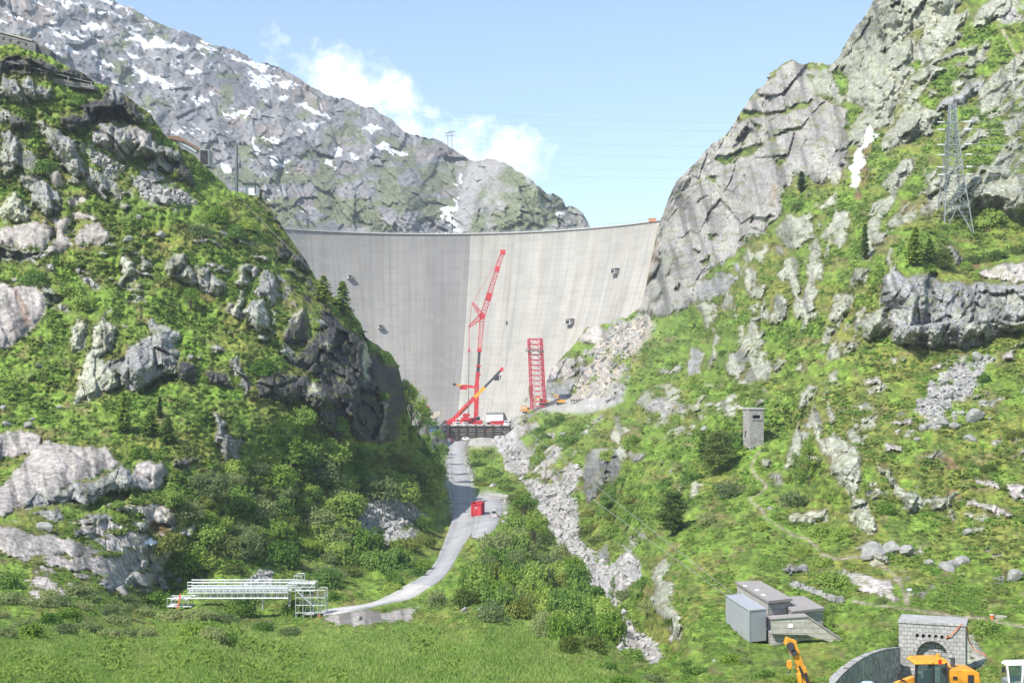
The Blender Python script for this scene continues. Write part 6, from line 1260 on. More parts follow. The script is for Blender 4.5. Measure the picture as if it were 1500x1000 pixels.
m = MB(); m.box(q(0, 0, h_ + .12), (w_ + .28, w_ + .28, .24), rot=Mx); m.build('roof', con, o)
m = MB(); m.box(q(0, -w_/2 + .36, zs + .3), (ww, .06, .6), rot=Mx); wi = m.build('window', dcon, o); m = MB(); m.box(q(0, -w_/2 - .04, zs - .06), (ww + .3, .2, .14), rot=Mx); m.build('sill', con, wi)
m = MB(); m.box(q(-w_/2 - .35, 0, 2.5), (.9, .5, .12), rot=Mx); m.build('side_plank', paint('old_plank', (.34, .22, .13), .9), o)
M_FORM = stonemat('board_marked_concrete', (.36, .345, .305), (.43, .415, .375), 2.2, .45, (.27, .255, .225))
# ---- power pylon ---------------------------------------------------------------------------------
M_PYL = paint('pylon_steel', (.33, .36, .36), .5, .25); DP = 284.0; u = DP / FOC; p = P3(1405, 347, DP); o = root('power_pylon', 'grey steel lattice power pylon above the right cliff', 'pylon', p)
legs = [[(1382.5, 346), (1387.3, 246), (1391.5, 178), (1392.5, 151)], [(1427.5, 349), (1410, 246), (1402, 178), (1400, 151)]]
def lv(side, y, back):
    L = legs[side]; 
    for (xa, ya), (xb, yb) in zip(L[:-1], L[1:]):
        if ya >= y >= yb: x = xa + (xb - xa) * (ya - y) / (ya - yb); break
    wd = (lv0(1, y) - lv0(0, y)) * u; return P3(x, y, DP) + Vector((0, wd if back else 0, 0))
def lv0(side, y):
    L = legs[side]
    for (xa, ya), (xb, yb) in zip(L[:-1], L[1:]):
        if ya >= y >= yb: return xa + (xb - xa) * (ya - y) / (ya - yb)
    return L[-1][0]
lev = [346, 302, 281, 262, 246, 235, 225, 215, 205, 196, 187, 178, 169, 160, 151.5]
m = MB()
for bk in (0, 1):
    for sd_ in (0, 1):
        m = MB()
        for a, b in zip(lev[:-1], lev[1:]): m.bar(lv(sd_, a, bk), lv(sd_, b, bk), .2)
        m.build('leg', M_PYL, o)
m = MB()
for a, b in zip(lev[:-1], lev[1:]):
    for bk in (0, 1):
        if a == 346:
            c = (lv(0, 302, bk) + lv(1, 302, bk)) / 2; m.bar(lv(0, a, bk), c, .15); m.bar(lv(1, a, bk), c, .15)
            for t in (.3, .55, .8): m.bar(lv(0, a, bk).lerp(c, t), lv(0, a - 44 * t, bk), .08); m.bar(lv(1, a, bk).lerp(c, t), lv(1, a - 44 * t, bk), .08)
        else: m.bar(lv(0, a, bk), lv(1, b, bk), .1); m.bar(lv(1, a, bk), lv(0, b, bk), .1)
        m.bar(lv(0, b, bk), lv(1, b, bk), .12)
    for sd_ in (0, 1):
        m.bar(lv(sd_, a, 0), lv(sd_, b, 1), .1); m.bar(lv(sd_, a, 1), lv(sd_, b, 0), .1); m.bar(lv(sd_, b, 0), lv(sd_, b, 1), .1)
m.build('lattice_bracing', M_PYL, o)
ARM = [(179, 172.5), (190, 184), (212, 207), (227, 222), (245, 241), (256, 252)]
for i, (y, yr) in enumerate(ARM):
    m = MB(); a = P3(1373.5, y, DP - 3); cl, cr_ = lv(0, y, 0), lv(1, y, 0)
    m.bar(cl, a, .16); m.bar(cl + Vector((0, 0, -.6)), a, .09); m.bar(lv(0, y, 1), a, .09); m.bar(cl, cr_, .14); e = P3(1412 + i, y - .5, DP - 3); m.bar(cr_, e, .12); m.build('crossarm', M_PYL, o)
    for s0, s1 in ((e, P3(1424, y - 1.2, DP - 6)), (a, P3(1384, y, DP - 3))):
        m = MB(); m.tube(s0, s1, .05, 6)
        for k in range(6): m.tube(s0.lerp(s1, k / 6), s0.lerp(s1, k / 6 + .09), .15, 8)
        m.build('insulator', M_WHITE, o)
m = MB(); m.bar(P3(1396, 151, DP), P3(1400.5, 136, DP), .12); m.build('peak_spike', M_PYL, o)
m = MB()
for s_ in (0, 1): m.box(lv(s_, 346, 0) - Vector((0, 0, .3)), (.9, .9, 1.0)); m.box(lv(s_, 346, 1) - Vector((0, 0, .3)), (.9, .9, 1.0))
m.build('footing', con, o)
def cable(name, A, B, sag, r, mat, label, group, n=28, cat='cable'):
    A, B = Vector(A), Vector(B); P = []
    for k in range(n + 1): t = k / n; q_ = A.lerp(B, t); q_.z -= sag * 4 * t * (1 - t); P.append(q_)
    m = MB(); m.poly(P, r, 5); o = root(name, label, cat, A, group); m.build('strand', mat, o); return o
LEFTY = [120, 132, 152, 168, 186, 200]
for i, (y, yr) in enumerate(ARM):
    nm = ['topmost', 'second', 'third', 'fourth', 'fifth', 'lowest'][i]
    cable('power_line', P3(1424, y - 1.2, DP - 6), P3(1640, yr - 7, 225), .8, .055, M_ROPE, f'{nm} thick conductor running right from the pylon', 'conductors right of the pylon')
    cable('power_line', P3(1373.5, y, DP - 3), P3(-120, y - 170 + i * 4, 560), 14, .022, M_ROPE, f'{nm} thin wire crossing the sky left from the pylon', 'wires across the sky')
# ---- cableway hut -----------------------------------------------------------------------------------
def zpt(px, py, z):
    D = z * FOC / (HZ - py); return pt(px, py, D)
M_CLAD = paint('grey_metal_cladding', (.36, .37, .40), .5, .0, .08, .6); M_ROOF = paint('roof_concrete', (.30, .275, .26), .85, wear=.15, scale=1.0); M_CON2 = paint('weathered_concrete', (.40, .385, .345), .9, wear=.28, scale=.8); pass
o = root('cableway_station', 'grey metal and concrete cableway hut with flat roofs and a stair ramp on the meadow', 'hut', zpt(1125, 930, -20.3))
zt = -17.56; A, B, E, Bk = zpt(1063, 871.7, zt), zpt(1097.4, 893.6, zt), zpt(1122.4, 891.4, zt), zpt(1086.4, 869.5, zt)
m = MB(); m.prism([A, B, E, Bk], (0, 0, -2.6)); bx = m.build('metal_box', M_CLAD, o)
m = MB(); tr = .05
for a, b in ((A, B), (B, E), (E, Bk), (Bk, A)): m.bar(a, b, .09)
m.bar(B, B - Vector((0, 0, 2.6)), .06); m.build('edge_trim', M_ALU, bx)
zr = -17.2; r1 = [zpt(1077, 851, zr), zpt(1125.6, 879.5, zr), zpt(1161, 875.8, zr), zpt(1113, 850, zr)]
m = MB(); m.prism(r1, (0, 0, -.22)); m.build('roof', M_ROOF, o)
def inset(P, k): c = sum(P, Vector()) / len(P); return [c + (v - c) * k for v in P]
m = MB(); w1 = inset(r1, .93); w1 = [v - Vector((0, 0, .22)) for v in w1]; m.prism(w1, (0, 0, -4.2)); m.build('wall', M_FORM, o)
zr2 = -17.9; r2 = [zpt(1157, 873.5, zr2), zpt(1176, 895, zr2), zpt(1208, 889.6, zr2), zpt(1177, 872.2, zr2)]; r2[0].x -= 1.0; r2[1].x -= .9
m = MB(); m.prism(r2, (0, 0, -.2)); m.build('roof', M_ROOF, o); m = MB(); m.prism([v - Vector((0, 0, .2)) for v in inset(r2, .94)], (0, 0, -3)); m.build('wall', M_FORM, o)
m = MB(); dR = 111.6
m.prism([P3(x, y, dR) for x, y in ((1131, 928), (1130, 907), (1183, 903.5), (1240, 941.5), (1228, 943), (1182, 929.5))], (0, .45, 0)); m.build('ramp_wall', M_FORM, o)
m = MB(); m.prism([P3(x, y, dR - .1) for x, y in ((1129, 907), (1129, 905.4), (1183.6, 901.8), (1242, 940.4), (1240, 941.6), (1183, 903.6))], (0, 1.5, 0)); m.build('ramp_coping', M_ROOF, o)
m = MB(); m.prism([P3(x, y, dR - .05) for x, y in ((1155, 919), (1155, 913), (1162, 913), (1162, 919))], (0, .06, 0)); m.build('white_plate', M_WHITE, o)
m = MB(); m.prism([P3(x, y, dR + .5) for x, y in ((1129, 945), (1128, 926), (1182, 926), (1190, 936))], (0, 2.5, 0)); m.build('rubble_footing', M_RUB, o)
m = MB(); m.box(zpt(1105, 938, -20.6) + Vector((1.2, 3, -.3)), (2.2, 5, 1.2)); m.build('base_recess', dcon, o)
sk_ = []
for x, y in ((1086, 858), (1113, 871), (1104, 864)):
    m = MB(); m.box(zpt(x, y, zr) + Vector((.3, 0, .03)), (.32, .5, .06)); m.build('roof_light', M_WHITE, o)
# low dry stone wall behind the hut
m = MB(); W = [(1163, 858), (1175, 862), (1190, 867), (1205, 873), (1222, 879), (1231, 881)]
o = root('dry_stone_wall', 'low dry stone wall running down behind the concrete hut', 'wall', gpt(1195, 870)); C = catmull(W, 10)
for x, y in C:
    for k in range(2): m.box(gpt(x, y, .05 + .26 * k * rnd.random()) + Vector((rnd.uniform(-.2, .2), rnd.uniform(-.3, .3), 0)), (rnd.uniform(.25, .6), rnd.uniform(.3, .6), rnd.uniform(.18, .4)), rnd.uniform(-.9, .9))
m.build('stones', M_STONE, o)
def rubble(name, lo, hi, sc):
    m, nt, b = mat_nodes(name); oc = objco(nt); v = nd(nt, 'ShaderNodeTexVoronoi'); v.inputs['Scale'].default_value = sc; nt.links.new(oc, v.inputs['Vector'])
    e = nd(nt, 'ShaderNodeTexVoronoi', feature='DISTANCE_TO_EDGE'); e.inputs['Scale'].default_value = sc; nt.links.new(oc, e.inputs['Vector'])
    s_ = nd(nt, 'ShaderNodeSeparateColor'); nt.links.new(v.outputs['Color'], s_.inputs[0]); a = ramp(nt, s_.outputs[0], [(0, (lo, lo * .98, lo * .94)), (1, (hi, hi * .98, hi * .94))]); k = ramp(nt, e.outputs['Distance'], [(0, .45), (.08, 1.0)])
    nt.links.new(mix_mul(nt, a, k), b.inputs['Base Color']); b.inputs['Roughness'].default_value = .9; bp = nd(nt, 'ShaderNodeBump'); bp.inputs['Strength'].default_value = .6; bp.inputs['Distance'].default_value = .1; nt.links.new(k, bp.inputs['Height']); nt.links.new(bp.outputs[0], b.inputs['Normal']); return m
# ---- stone portal, curved wall ----------------------------------------------------------------------
DPt = 92.0; u = DPt / FOC; rz = R(-21); Mx = Matrix.Rotation(rz, 3, 'Z'); p = P3(1365, 985, DPt); o = root('stone_portal', 'square granite tunnel portal with an arched niche and a row of small slots', 'portal', p, None, rz)
def q(x, y, z): return p + Mx @ Vector((x, y, z))
W2 = 4.2 / 2 / math.cos(.33) * .97; HT = (985 - 914) * u; ar = 1.0; ax = .02; ac = HT - 2.15; DEP = 3.0
m = MB()   # front skin with an arched opening, built as columns of stone round the arch
npt = 14; arc = [(ax + ar * math.cos(math.pi * k / npt), ac + ar * math.sin(math.pi * k / npt)) for k in range(npt + 1)]
outl = [(W2, -1.5), (W2, HT - .95), (-W2, HT - .95), (-W2, -1.5), (ax - ar, -1.5)] + arc[::-1] + [(ax + ar, -1.5)]
m.prism([q(x, 0, z) for x, z in outl], tuple(Mx @ Vector((0, .7, 0))))
m.box(q(0, DEP / 2 + .35, HT / 2 - .75), (W2 * 2 - .02, DEP - .7, HT + 1.5 - .05), rot=Mx)
z0, z1 = HT - .95, HT - .68; ns = 6; sw = .16; xs0 = [-1.05 + k * .40 for k in range(ns)]; edges = [-W2] + [v for x in xs0 for v in (x, x + .2)] + [W2]
for a, b in zip(edges[0::2], edges[1::2]): m.box(q((a + b) / 2, .35, (z0 + z1) / 2), (b - a, .7, z1 - z0), rot=Mx)
m.box(q(0, .35, (z1 + HT - .02) / 2), (W2 * 2, .7, HT - .02 - z1), rot=Mx); m.build('wall', M_ASH, o)
m = MB(); m.box(q(0, .30, (z0 + z1) / 2), (2.6, .02, z1 - z0), rot=Mx); m.build('slot_back', dcon, o)
m = MB(); m.box(q(0, DEP / 2, HT + .06), (W2 * 2 + .12, DEP + .12, .14), rot=Mx); m.build('cap_slab', M_ASH, o)
m = MB(); m.box(q(ax, .45, ac - .2), (ar * 2, .1, 2.6), rot=Mx); m.build('niche_infill', stonemat('niche_stone', (.29, .285, .275), (.38, .37, .355), .40, .27), o)
m = MB(); vo = []
for k in range(11):
    a = math.pi * (k + .5) / 11; c = q(ax + (ar + .17) * math.cos(a), -.03, ac + (ar + .17) * math.sin(a)); m.box(c, (.30, .12, .28), rot=Mx @ Matrix.Rotation(math.pi / 2 - a, 3, 'Y'))
m.build('arch_stones', M_ASH, o)
hose = MB(); hose.poly([q(.9, -.05, HT - .85), q(1.2, -.12, HT - .7), q(1.6, -.1, HT - .25), q(1.9, -.05, HT + .16), q(W2 + .08, .4, HT - .1), q(W2 + .15, .8, HT - 1.0), q(W2 + .5, 1.0, HT - 1.7), q(W2 + 1.3, 1.2, HT - 2.1)], .035, 6)
ho_ = root('hose', 'orange hose draped over the right corner of the stone portal', 'hose', q(.9, -.05, HT - .85)); hose.build('tube', paint('orange_rubber', (.75, .20, .07), .6), ho_)
CW = [(1319, 950, 91.5), (1300, 952, 88), (1280, 958, 84), (1262, 967, 80), (1247, 978, 76), (1234, 990, 73), (1222, 1004, 70), (1212, 1020, 66)]
o = root('curved_wall', 'curved rubble stone retaining wall sweeping left from the stone portal', 'wall', P3(1270, 1000, 80)); m = MB(); tp = [P3(*c) for c in CW]
for a, b in zip(tp[:-1], tp[1:]):
    m.add([a, b, b + Vector((0, 0, -7)), a + Vector((0, 0, -7)), a + Vector((-.4, .5, 0)), b + Vector((-.4, .5, 0)), b + Vector((-.4, .5, -7)), a + Vector((-.4, .5, -7))], [[0, 1, 2, 3], [0, 4, 5, 1], [4, 7, 6, 5]])
m.build('wall', rubble('field_stone', .28, .56, 2.6), o); m = MB()
for a, b in zip(tp[:-1], tp[1:]): m.bar(a + Vector((-.12, .15, .03)), b + Vector((-.12, .15, .03)), .30, .14)
m.build('coping', M_RUB, o)
# ---- wheel loader, crane boom, cabin, car roof (all cut by the lower edge) ---------------------------
DL = 68.0; u = DL / FOC; p = P3(1365, 1050, DL); o = root('backhoe_loader', 'orange roofed backhoe loader with a glass cab in front of the stone portal', 'loader', p)
def c3(x, y, d=0): return P3(x, y, DL + d)
m = MB(); m.prism([c3(1338.5, 970.5, -.2), c3(1343, 966.5, .0), c3(1386, 965.5, .2), c3(1390.5, 969.5, .2), c3(1389, 972, 0), c3(1340, 973, -.2)], (0, 1.3, 0)); m.build('cab_roof', M_ORG, o, bevel=.03)
m = MB()
for x0, x1 in ((1342, 1339), (1366, 1367), (1386, 1389)): 
    for d in (0, 1.55): m.bar(c3(x0, 970, d), c3(x1, 1022, d), .075)
m.bar(c3(1339, 1000, 0), c3(1389, 1000, 0), .06); m.build('cab_frame', M_TYRE, o)
m = MB(); gm_ = bpy.data.materials.new('cab_glass'); gm_.use_nodes = True; gb = gm_.node_tree.nodes['Principled BSDF']; gb.inputs['Base Color'].default_value = (.10, .17, .17, 1); gb.inputs['Roughness'].default_value = .05; gb.inputs['Transmission Weight'].default_value = .6; gb.inputs['IOR'].default_value = 1.1
m.add([c3(1342, 971, .04), c3(1386, 971, .04), c3(1389, 1022, .04), c3(1339, 1022, .04)], [[0, 1, 2, 3]]); m.build('cab_window', gm_, o)
m = MB(); m.box(c3(1358, 1006, .9), (.5, .5, .9)); m.box(c3(1358, 990, 1.1), (.45, .12, .7)); m.build('seat', M_TYRE, o)
m = MB(); m.prism([c3(1388, 1030, .1), c3(1388, 982, .1), c3(1398, 980, .1), c3(1428, 981, .1), c3(1435, 985, .1), c3(1438, 1004, .1), c3(1436, 1030, .1)], (0, 1.4, 0)); m.build('engine_hood', M_ORG, o, bevel=.05)
m = MB(); m.prism([c3(x, y, .08) for x, y in ((1418, 988), (1426, 988), (1426, 1000), (1418, 1000))], (0, -.03, 0)); m.prism([c3(x, y, .08) for x, y in ((1396, 990), (1402, 990), (1402, 994), (1396, 994))], (0, -.03, 0)); m.build('hood_grille', M_TYRE, o)
m = MB(); m.tube(c3(1395.5, 984, .8), c3(1396, 963, .8), .11, 10); m.build('exhaust', M_DKG, o)
m = MB(); m.tube(c3(1374, 965, .8), c3(1374, 957, .8), .09, 10); m.build('beacon', paint('beacon_orange', (.85, .30, .03), .25), o)
m = MB(); m.box(c3(1318, 990, -.3), (.24, .08, .34)); m.bar(c3(1320, 994, -.3), c3(1335, 1004, 0), .05); m.build('mirror', M_TYRE, o)
m = MB(); m.bar(c3(1312, 1004, -.2), c3(1338, 994, .2), .35, .3); m.bar(c3(1318, 1008, -.5), c3(1338, 1003, .1), .3, .3); m.build('loader_arm', M_ORG, o)
m = MB(); m.box(c3(1377, 969, -.3), (.14, .1, .22)); m.build('work_lamp', M_LAMP, o)
m = MB()
for x in (1345, 1425): m.tube(c3(x, 1046, -.2), c3(x, 1046, .3), .65, 18)
m.build('wheel', M_TYRE, o); m = MB(); m.prism([c3(1325, 1036, 0), c3(1325, 1022, 0), c3(1436, 1022, 0), c3(1436, 1036, 0)], (0, 1.5, 0)); m.build('chassis', M_ORG, o)
DK = 66.0; o = root('truck_crane', 'yellow truck crane boom with a hook block rising at the lower edge', 'crane', P3(1187, 1030, DK))
def k3(x, y, d=0): return P3(x, y, DK + d)
m = MB(); m.bar(k3(1189, 1030), k3(1173, 976), .42, .42); m.bar(k3(1173, 976), k3(1164, 954), .34, .34); m.bar(k3(1176, 1030, -.2), k3(1170, 985, -.2), .2, .2); m.build('boom', M_ORG, o, bevel=.02)
m = MB(); m.bar(k3(1164, 956), k3(1159, 944), .52, .46); m.box(k3(1157.5, 940), (.5, .5, .34), rot=Matrix.Rotation(R(20), 3, 'Y')); m.bar(k3(1153, 936), k3(1163, 938), .14); m.build('boom_head', M_ORG, o, bevel=.02)
m = MB(); m.tube(k3(1158, 946, -.3), k3(1158, 946, .3), .2, 14); m.tube(k3(1163, 955, -.3), k3(1163, 955, .3), .16, 14); m.build('sheave', M_TYRE, o)
m = MB(); m.bar(k3(1157.5, 946, -.25), k3(1157, 966, -.25), .03); m.build('hoist_rope', M_ROPE, o)
m = MB(); m.prism([k3(x, y, -.35) for x, y in ((1153.5, 968), (1160, 966), (1161, 976), (1157.5, 981), (1153, 976))], (0, .25, 0)); hb_ = m.build('hook_block', M_ORG, o, bevel=.02); m = MB(); m.poly([k3(1157.5, 980, -.22), k3(1157.5, 983, -.22), k3(1155.5, 985, -.22), k3(1154.5, 983, -.22)], .035, 6); m.build('hook', M_DKG, hb_)
m = MB(); m.bar(k3(1171, 975, -.3), k3(1176, 990, -.3), .1); m.bar(k3(1180, 985, -.3), k3(1187, 1020, -.3), .12); m.build('hydraulic_line', M_TYRE, o)
m = MB(); m.box(k3(1190, 1042), (2.6, 4, .9)); m.build('carrier', M_ORG, o)
DV = 70.0; o = root('small_digger', 'white framed small digger cab cut by the lower right corner', 'digger', P3(1490, 1030, DV))
def v3(x, y, d=0): return P3(x, y, DV + d)
m = MB(); m.prism([v3(1475, 975), v3(1480, 971), v3(1514, 970), v3(1514, 974)], (0, .9, 0)); m.build('cab_roof', M_WHITE, o, bevel=.02); m = MB()
for a, b in (((1475, 973), (1481, 1025)), ((1499, 972), (1497, 1000)), ((1511, 972), (1511, 1025))): m.bar(v3(*a), v3(*b), .09); m.bar(v3(*a, 1.3), v3(*b, 1.3), .09)
m.build('cab_frame', M_WHITE, o); m = MB(); m.prism([v3(1480, 1035), v3(1480, 1000), v3(1490, 997), v3(1512, 997), v3(1512, 1035)], (0, 1.3, 0)); m.build('body', M_STEEL, o)
m = MB(); m.add([v3(1476, 974, .03), v3(1499, 973, .03), v3(1497, 1000, .03), v3(1480, 1000, .03)], [[0, 1, 2, 3]]); m.build('cab_window', gm_, o); m = MB(); m.box(v3(1470, 980, -.1), (.16, .06, .3)); m.build('mirror', M_TYRE, o)
DQ = 66.0; pq = P3(1277, 1003, DQ); o = root('parked_car', 'blue white car roof just showing at the lower edge left of the loader', 'car', pq); m = MB()
m.prism([P3(x, y, DQ) for x, y in ((1262, 1018), (1266, 1007), (1270, 1002), (1284, 1002), (1288, 1007), (1291, 1018), (1291, 1037), (1262, 1037))], (0, .9, 0)); m.build('body', paint('pale_blue_paint', (.45, .58, .72), .3), o, bevel=.06)
m = MB(); m.add([P3(1266, 1016, DQ - .03), P3(1290, 1016, DQ - .03), P3(1287, 1008, DQ - .03), P3(1269, 1008, DQ - .03)], [[0, 1, 2, 3]]); m.build('windscreen', M_GLASS, o)
# info board, orange bucket, stone
p = gpt(1332, 868); u = p.y / FOC; o = root('info_board', 'small green and white notice board beside the right footpath', 'board', p); m = MB(); m.box(p + Vector((0, 0, 5 * u)), (8.5 * u, .6 * u, 5.5 * u)); m.build('panel', paint('board_green', (.10, .16, .12), .5), o); m = MB(); m.box(p + Vector((0, -.45 * u, 5 * u)), (6.5 * u, .2 * u, 3.4 * u)); m.build('sheet', M_WHITE, o)
for s_ in (-1, 1): m = MB(); m.bar(p + Vector((s_ * 3 * u, .4 * u, -u)), p + Vector((s_ * 3 * u, .4 * u, 5 * u)), .6 * u); m.build('post', M_STEEL, o)
p = gpt(1453, 906); u = p.y / FOC; o = root('bucket', 'orange bucket standing beside the right footpath', 'bucket', p); m = MB(); m.tube(p, p + Vector((0, 0, 6 * u)), 2.3 * u, 12, 3 * u); m.build('body', paint('orange_pail', (.80, .20, .06), .5), o); m = MB(); m.tube(p + Vector((0, 0, 6 * u)), p + Vector((0, 0, 6.6 * u)), 3.2 * u, 12); m.build('rim', M_WHITE, o)
p = gpt(1466, 905); u = p.y / FOC; o = root('stone_block', 'squared pale stone block lying right of the orange bucket', 'block', p); m = MB(); m.box(p + Vector((0, 0, 1.5 * u)), (15 * u, 8 * u, 4 * u), .1); m.box(p + Vector((-u, 0, 3.8 * u)), (12 * u, 6 * u, .8 * u), .12); m.build('slab', M_CON2, o, bevel=.05)
# ---- upper left: station, mast, shed, road walls ------------------------------------------------------
DS = 318.0; u = DS / FOC; M_RUST = paint('rusty_roof', (.26, .16, .11), .8, wear=.3); o = root('upper_station', 'brown roofed cable car station with a dark open front on the left skyline', 'building', P3(280, 235, DS))
m = MB(); m.prism([P3(x, y, DS) for x, y in ((244, 202), (246, 198.5), (263, 200), (292, 217), (292, 221), (270, 208))], (0, 9, 0)); m.build('roof', M_RUST, o)
m = MB(); m.prism([P3(x, y, DS + .6) for x, y in ((248, 222), (250, 201.5), (266, 205), (292, 220.5), (292, 246), (270, 240))], (0, 8, 0)); m.build('wall', M_STEEL, o)
m = MB(); m.prism([P3(x, y, DS + .5) for x, y in ((260, 204.5), (266, 206), (288, 219), (288, 224), (268, 213), (260, 209))], (0, -.12, 0)); m.build('window_band', paint('pale_window', (.55, .58, .60), .2), o)
m = MB(); m.prism([P3(x, y, DS - 1) for x, y in ((292, 243), (292, 219), (306, 219), (306, 243))], (0, 4, 0)); m.build('dock', paint('dock_steel', (.30, .31, .31), .6), o)
m = MB(); m.prism([P3(x, y, DS - 1.05) for x, y in ((293.5, 240), (293.5, 220.5), (304, 220.5), (304, 240))], (0, -.1, 0)); m.build('dock_opening', dcon, o)
m = MB(); m.bar(P3(284, 238, DS - 1), P3(308, 255, DS - 1), 1.2); m.build('support_beam', M_RUST, o)
DM = 330.0; u = DM / FOC; p = P3(346.5, 288, DM); M_MAST = paint('mast_steel', (.13, .15, .155), .6); o = root('cableway_mast', 'grey steel T shaped cableway mast standing alone on the left ridge', 'mast', p)
m = MB(); m.tube(p - Vector((0, 0, 2)), P3(346.8, 250, DM), .42, 12, .36); m.tube(P3(346.8, 250, DM), P3(347, 211, DM), .36, 12, .28); m.build('post', M_MAST, o)
m = MB(); m.box(P3(346, 211.5, DM), (30 * u, .5, .55)); m.build('crossbeam', M_MAST, o)
for x in (330, 337, 352, 358): m = MB(); m.box(P3(x, 209.5, DM), (.35, .9, .7)); m.build('saddle', M_DKG, o)
m = MB(); m.box(p, (1.6, 1.6, 1.0)); m.build('footing', con, o)
p = P3(366, 284, 332); u = 332 / FOC; o = root('shed', 'small white shed with a dark flat roof right of the lone mast', 'shed', p); m = MB(); m.box(p + Vector((0, 2, 6 * u)), (18 * u, 4, 16 * u)); m.build('wall', M_WHITE, o); m = MB(); m.box(p + Vector((0, 2, 14.6 * u)), (21 * u, 5, 2 * u)); m.build('roof', M_DKG, o); m = MB(); m.bar(p + Vector((9 * u, -1, -u)), p + Vector((9 * u, -1, 14 * u)), .3); m.build('post', M_DKG, o)
M_RW = stonemat('road_wall_stone', (.17, .165, .16), (.24, .235, .225), 1.2, .5, (.09, .09, .085)); DU = 303.0
o = root('retaining_wall', 'dark stone road wall with drain holes at the top left corner', 'wall', P3(25, 75, DU)); m = MB(); m.prism([P3(x, y, DU) for x, y in ((-60, 62), (-60, 36), (0, 49.5), (52, 63.5), (52, 82), (0, 70))], (0, 4, 0)); m.build('wall', M_RW, o)
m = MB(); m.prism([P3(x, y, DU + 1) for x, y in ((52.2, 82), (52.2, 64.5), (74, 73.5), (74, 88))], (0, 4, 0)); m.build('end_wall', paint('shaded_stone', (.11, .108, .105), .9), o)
m = MB(); m.bar(P3(-60, 35.6, DU + 2), P3(0, 49, DU + 2), 4.4, .35); m.bar(P3(0, 49, DU + 2), P3(52, 63, DU + 2), 4.4, .35); m.build('coping', M_CON2, o)
for x in (15, 27, 38, 5): m = MB(); y = 57 + (x - 15) * .27; m.box(P3(x, y + 2, DU - .02), (.5, .1, .5)); m.build('drain_hole', dcon, o)
DU2 = 298.0; o = root('retaining_wall', 'long lower road wall with a wire rail under the grassy ledge at the top left', 'wall', P3(95, 125, DU2)); m = MB(); m.prism([P3(x, y, DU2) for x, y in ((46, 112), (48, 105), (90, 116), (138, 124.5), (138, 131), (90, 125))], (0, 3, 0)); m.build('wall', M_RW, o)
m = MB()
for x, y in ((8, 90), (40, 97), (70, 105), (100, 113), (134, 121)): m.bar(P3(x, y + 6, DU2 - 1), P3(x, y - .5, DU2 - 1), .12)
m.poly([P3(8, 90, DU2 - 1), P3(40, 97.4, DU2 - 1), P3(70, 105, DU2 - 1), P3(100, 113, DU2 - 1), P3(134, 121, DU2 - 1)], .09, 4); m.build('wire_rail', M_ROPE, o)
# ropes of the works cableway
A1_ = zpt(1064, 871, -17.4); A2_ = zpt(1072, 868, -17.3)
def rope_thru(A, B, mid, label):
    best = None
    for sag in np.arange(0, 40, .25):
        d = 9e9
        for t in np.linspace(0, 1, 200):
            q_ = A.lerp(B, t); z = q_.z - sag * 4 * t * (1 - t); px = CX + q_.x / q_.y * FOC; py = HZ - z / q_.y * FOC; d = min(d, (px - mid[0]) ** 2 + (py - mid[1]) ** 2)
        if best is None or d < best[0]: best = (d, sag)
    cable('cableway_rope', A, B, best[1], .021, M_ROPE, label, 'ropes of the works cableway', 40, 'rope')
rope_thru(A1_, P3(294, 224, DS), (600, 522), 'lower of two long ropes sagging from the upper station to the metal hut')
rope_thru(A2_, P3(303, 222, DS), (640, 522), 'upper of two long ropes sagging from the upper station to the metal hut')
# masts far up on the mountain
for x, y, h, lab in ((656, 209, 14, 'tiny lift mast on the far ridge, left of a taller one'), (662, 211, 18, 'taller tiny lift mast on the far ridge')):
    D = 1480; p = P3(x, y, D); u = D / FOC; o = root('lift_mast', lab, 'mast', p, 'masts on the far ridge'); m = MB(); m.bar(p - Vector((0, 0, 6)), p + Vector((0, 0, h * u)), .9); m.build('post', M_STEEL, o); m = MB(); m.bar(p + Vector((-5 * u, 0, h * u)), p + Vector((5 * u, 0, h * u)), .9); m.bar(p + Vector((-3.5 * u, 0, h * u * .7)), p + Vector((3.5 * u, 0, h * u * .7)), .8); m.build('crossbeam', M_STEEL, o)
# =================================================================== LIGHT, SKY, CAMERA
HAZE = .000145
SUN = Vector((-.46, -.47, .755)).normalized()
sd = bpy.data.lights.new('sun', 'SUN'); sd.energy = 4.6; sd.angle = R(.5); sd.color = (1, .955, .88)
so = bpy.data.objects.new('sun', sd); COL.objects.link(so); so.rotation_euler = (-SUN).to_track_quat('-Z', 'Y').to_euler(); so.location = (-200, -200, 400)
w = bpy.data.worlds.new('World'); scene.world = w; w.use_nodes = True
nt = w.node_tree; bg = nt.nodes['Background']
sk = nd(nt, 'ShaderNodeTexSky', sky_type='NISHITA'); sk.sun_disc = False
sk.sun_elevation = math.asin(SUN.z); sk.sun_rotation = math.atan2(SUN.x, SUN.y); sk.altitude = 200; sk.air_density = 1.0; sk.dust_density = .6; sk.ozone_density = 1.0
tc = nd(nt, 'ShaderNodeTexCoord'); sp = nd(nt, 'ShaderNodeSeparateXYZ'); nt.links.new(tc.outputs['Generated'], sp.inputs[0])
def mth(op, a, b=None):
    n = nd(nt, 'ShaderNodeMath', operation=op)
    for k, x in enumerate((a, b)):
        if x is None: continue
        if isinstance(x, (int, float)): n.inputs[k].default_value = x
        else: nt.links.new(x, n.inputs[k])
    return n.outputs[0]
yy = mth('MAXIMUM', sp.outputs[1], .05)
az = mth('DIVIDE', sp.outputs[0], yy); el = mth('DIVIDE', sp.outputs[2], yy)
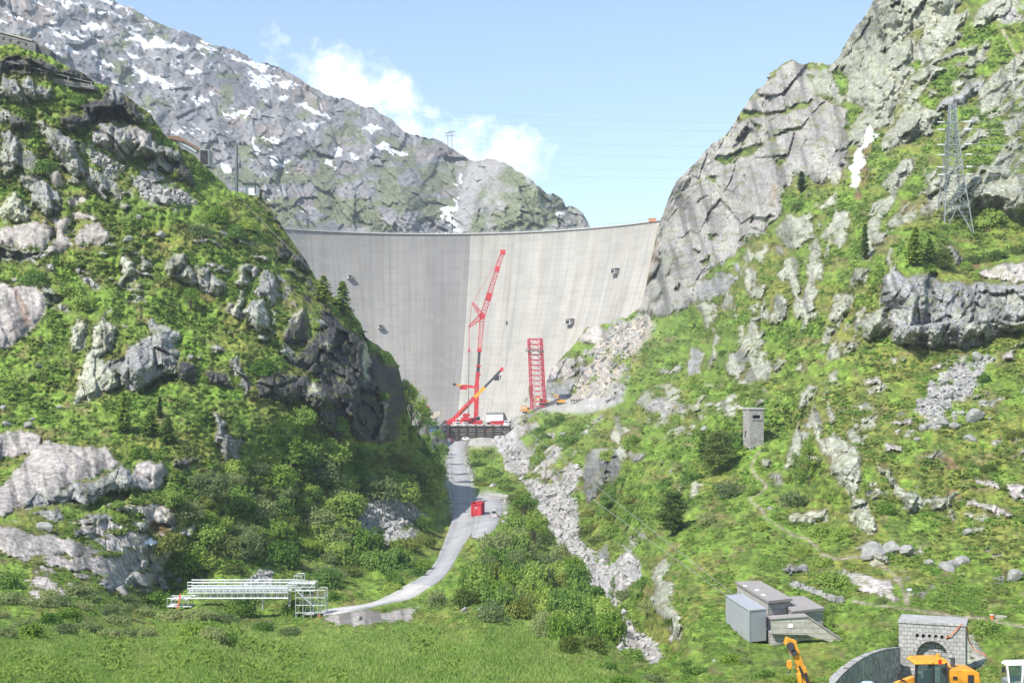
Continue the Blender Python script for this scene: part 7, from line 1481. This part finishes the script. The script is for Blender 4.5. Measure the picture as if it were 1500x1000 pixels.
# a bank of cumulus low over the ridge, long axis falling to the right
ca, sa = math.cos(R(-27)), math.sin(R(-27))
u0 = mth('SUBTRACT', az, -.074); v0 = mth('SUBTRACT', el, .205)
uu = mth('ADD', mth('MULTIPLY', u0, ca), mth('MULTIPLY', v0, sa)); vv = mth('SUBTRACT', mth('MULTIPLY', v0, ca), mth('MULTIPLY', u0, sa))
d2 = mth('ADD', mth('POWER', mth('ABSOLUTE', mth('DIVIDE', uu, .088)), 2.2), mth('POWER', mth('ABSOLUTE', mth('DIVIDE', vv, .028)), 2.0))
cn = noise(nt, tc.outputs['Generated'], 26, 8, .62); cn2 = noise(nt, tc.outputs['Generated'], 9, 6, .6)
dens = mth('ADD', mth('SUBTRACT', 1.0, mth('MULTIPLY', d2, .55)), mth('MULTIPLY', mth('SUBTRACT', cn, .5), 4.2))
dens = mth('ADD', dens, mth('MULTIPLY', mth('SUBTRACT', cn2, .5), 1.6))
cl = ramp(nt, dens, [(.28, .0), (.65, .24), (1.0, .58)])
# thin veil
mxs = nd(nt, 'ShaderNodeMix', data_type='RGBA'); nt.links.new(cl, mxs.inputs[0]); nt.links.new(sk.outputs[0], mxs.inputs[6]); mxs.inputs[7].default_value = (8.6, 8.8, 9.0, 1)
nt.links.new(mxs.outputs[2], bg.inputs['Color']); bg.inputs['Strength'].default_value = .15
cam = bpy.data.cameras.new('camera'); co = bpy.data.objects.new('camera', cam); COL.objects.link(co)
co.location = (0, 0, 0); co.rotation_euler = (R(90), 0, 0); cam.sensor_fit = 'HORIZONTAL'; cam.sensor_width = 36; cam.lens = FOC / 1500 * 36
cam.shift_y = 80 / 1500; cam.clip_start = .5; cam.clip_end = 20000; scene.camera = co
scene.view_settings.view_transform = 'Standard'; scene.view_settings.look = 'None'; scene.view_settings.exposure = 0.6; scene.view_settings.gamma = 1
scene.cycles.max_bounces = 5; scene.cycles.diffuse_bounces = 3; scene.cycles.glossy_bounces = 2; scene.cycles.transparent_max_bounces = 6; scene.cycles.volume_bounces = 0

# valley air ------------------------------------------------------------------------------------
hz = MB(); hz.add([(x, y, z) for z in (-71, 560) for x, y in ((-900, -25), (900, -25), (900, 2100), (-900, 2100))], [[3, 2, 1, 0], [4, 5, 6, 7], [0, 1, 5, 4], [1, 2, 6, 5], [2, 3, 7, 6], [3, 0, 4, 7]])
hm = bpy.data.materials.new('valley_air'); hm.use_nodes = True; ht = hm.node_tree; ht.nodes.remove(ht.nodes['Principled BSDF'])
pv = nd(ht, 'ShaderNodeVolumePrincipled'); pv.inputs['Color'].default_value = (.80, .90, 1.0, 1); pv.inputs['Density'].default_value = HAZE; pv.inputs['Anisotropy'].default_value = .0
ht.links.new(pv.outputs[0], ht.nodes['Material Output'].inputs['Volume'])
ho = hz.build('haze', hm); ho['kind'] = 'stuff'
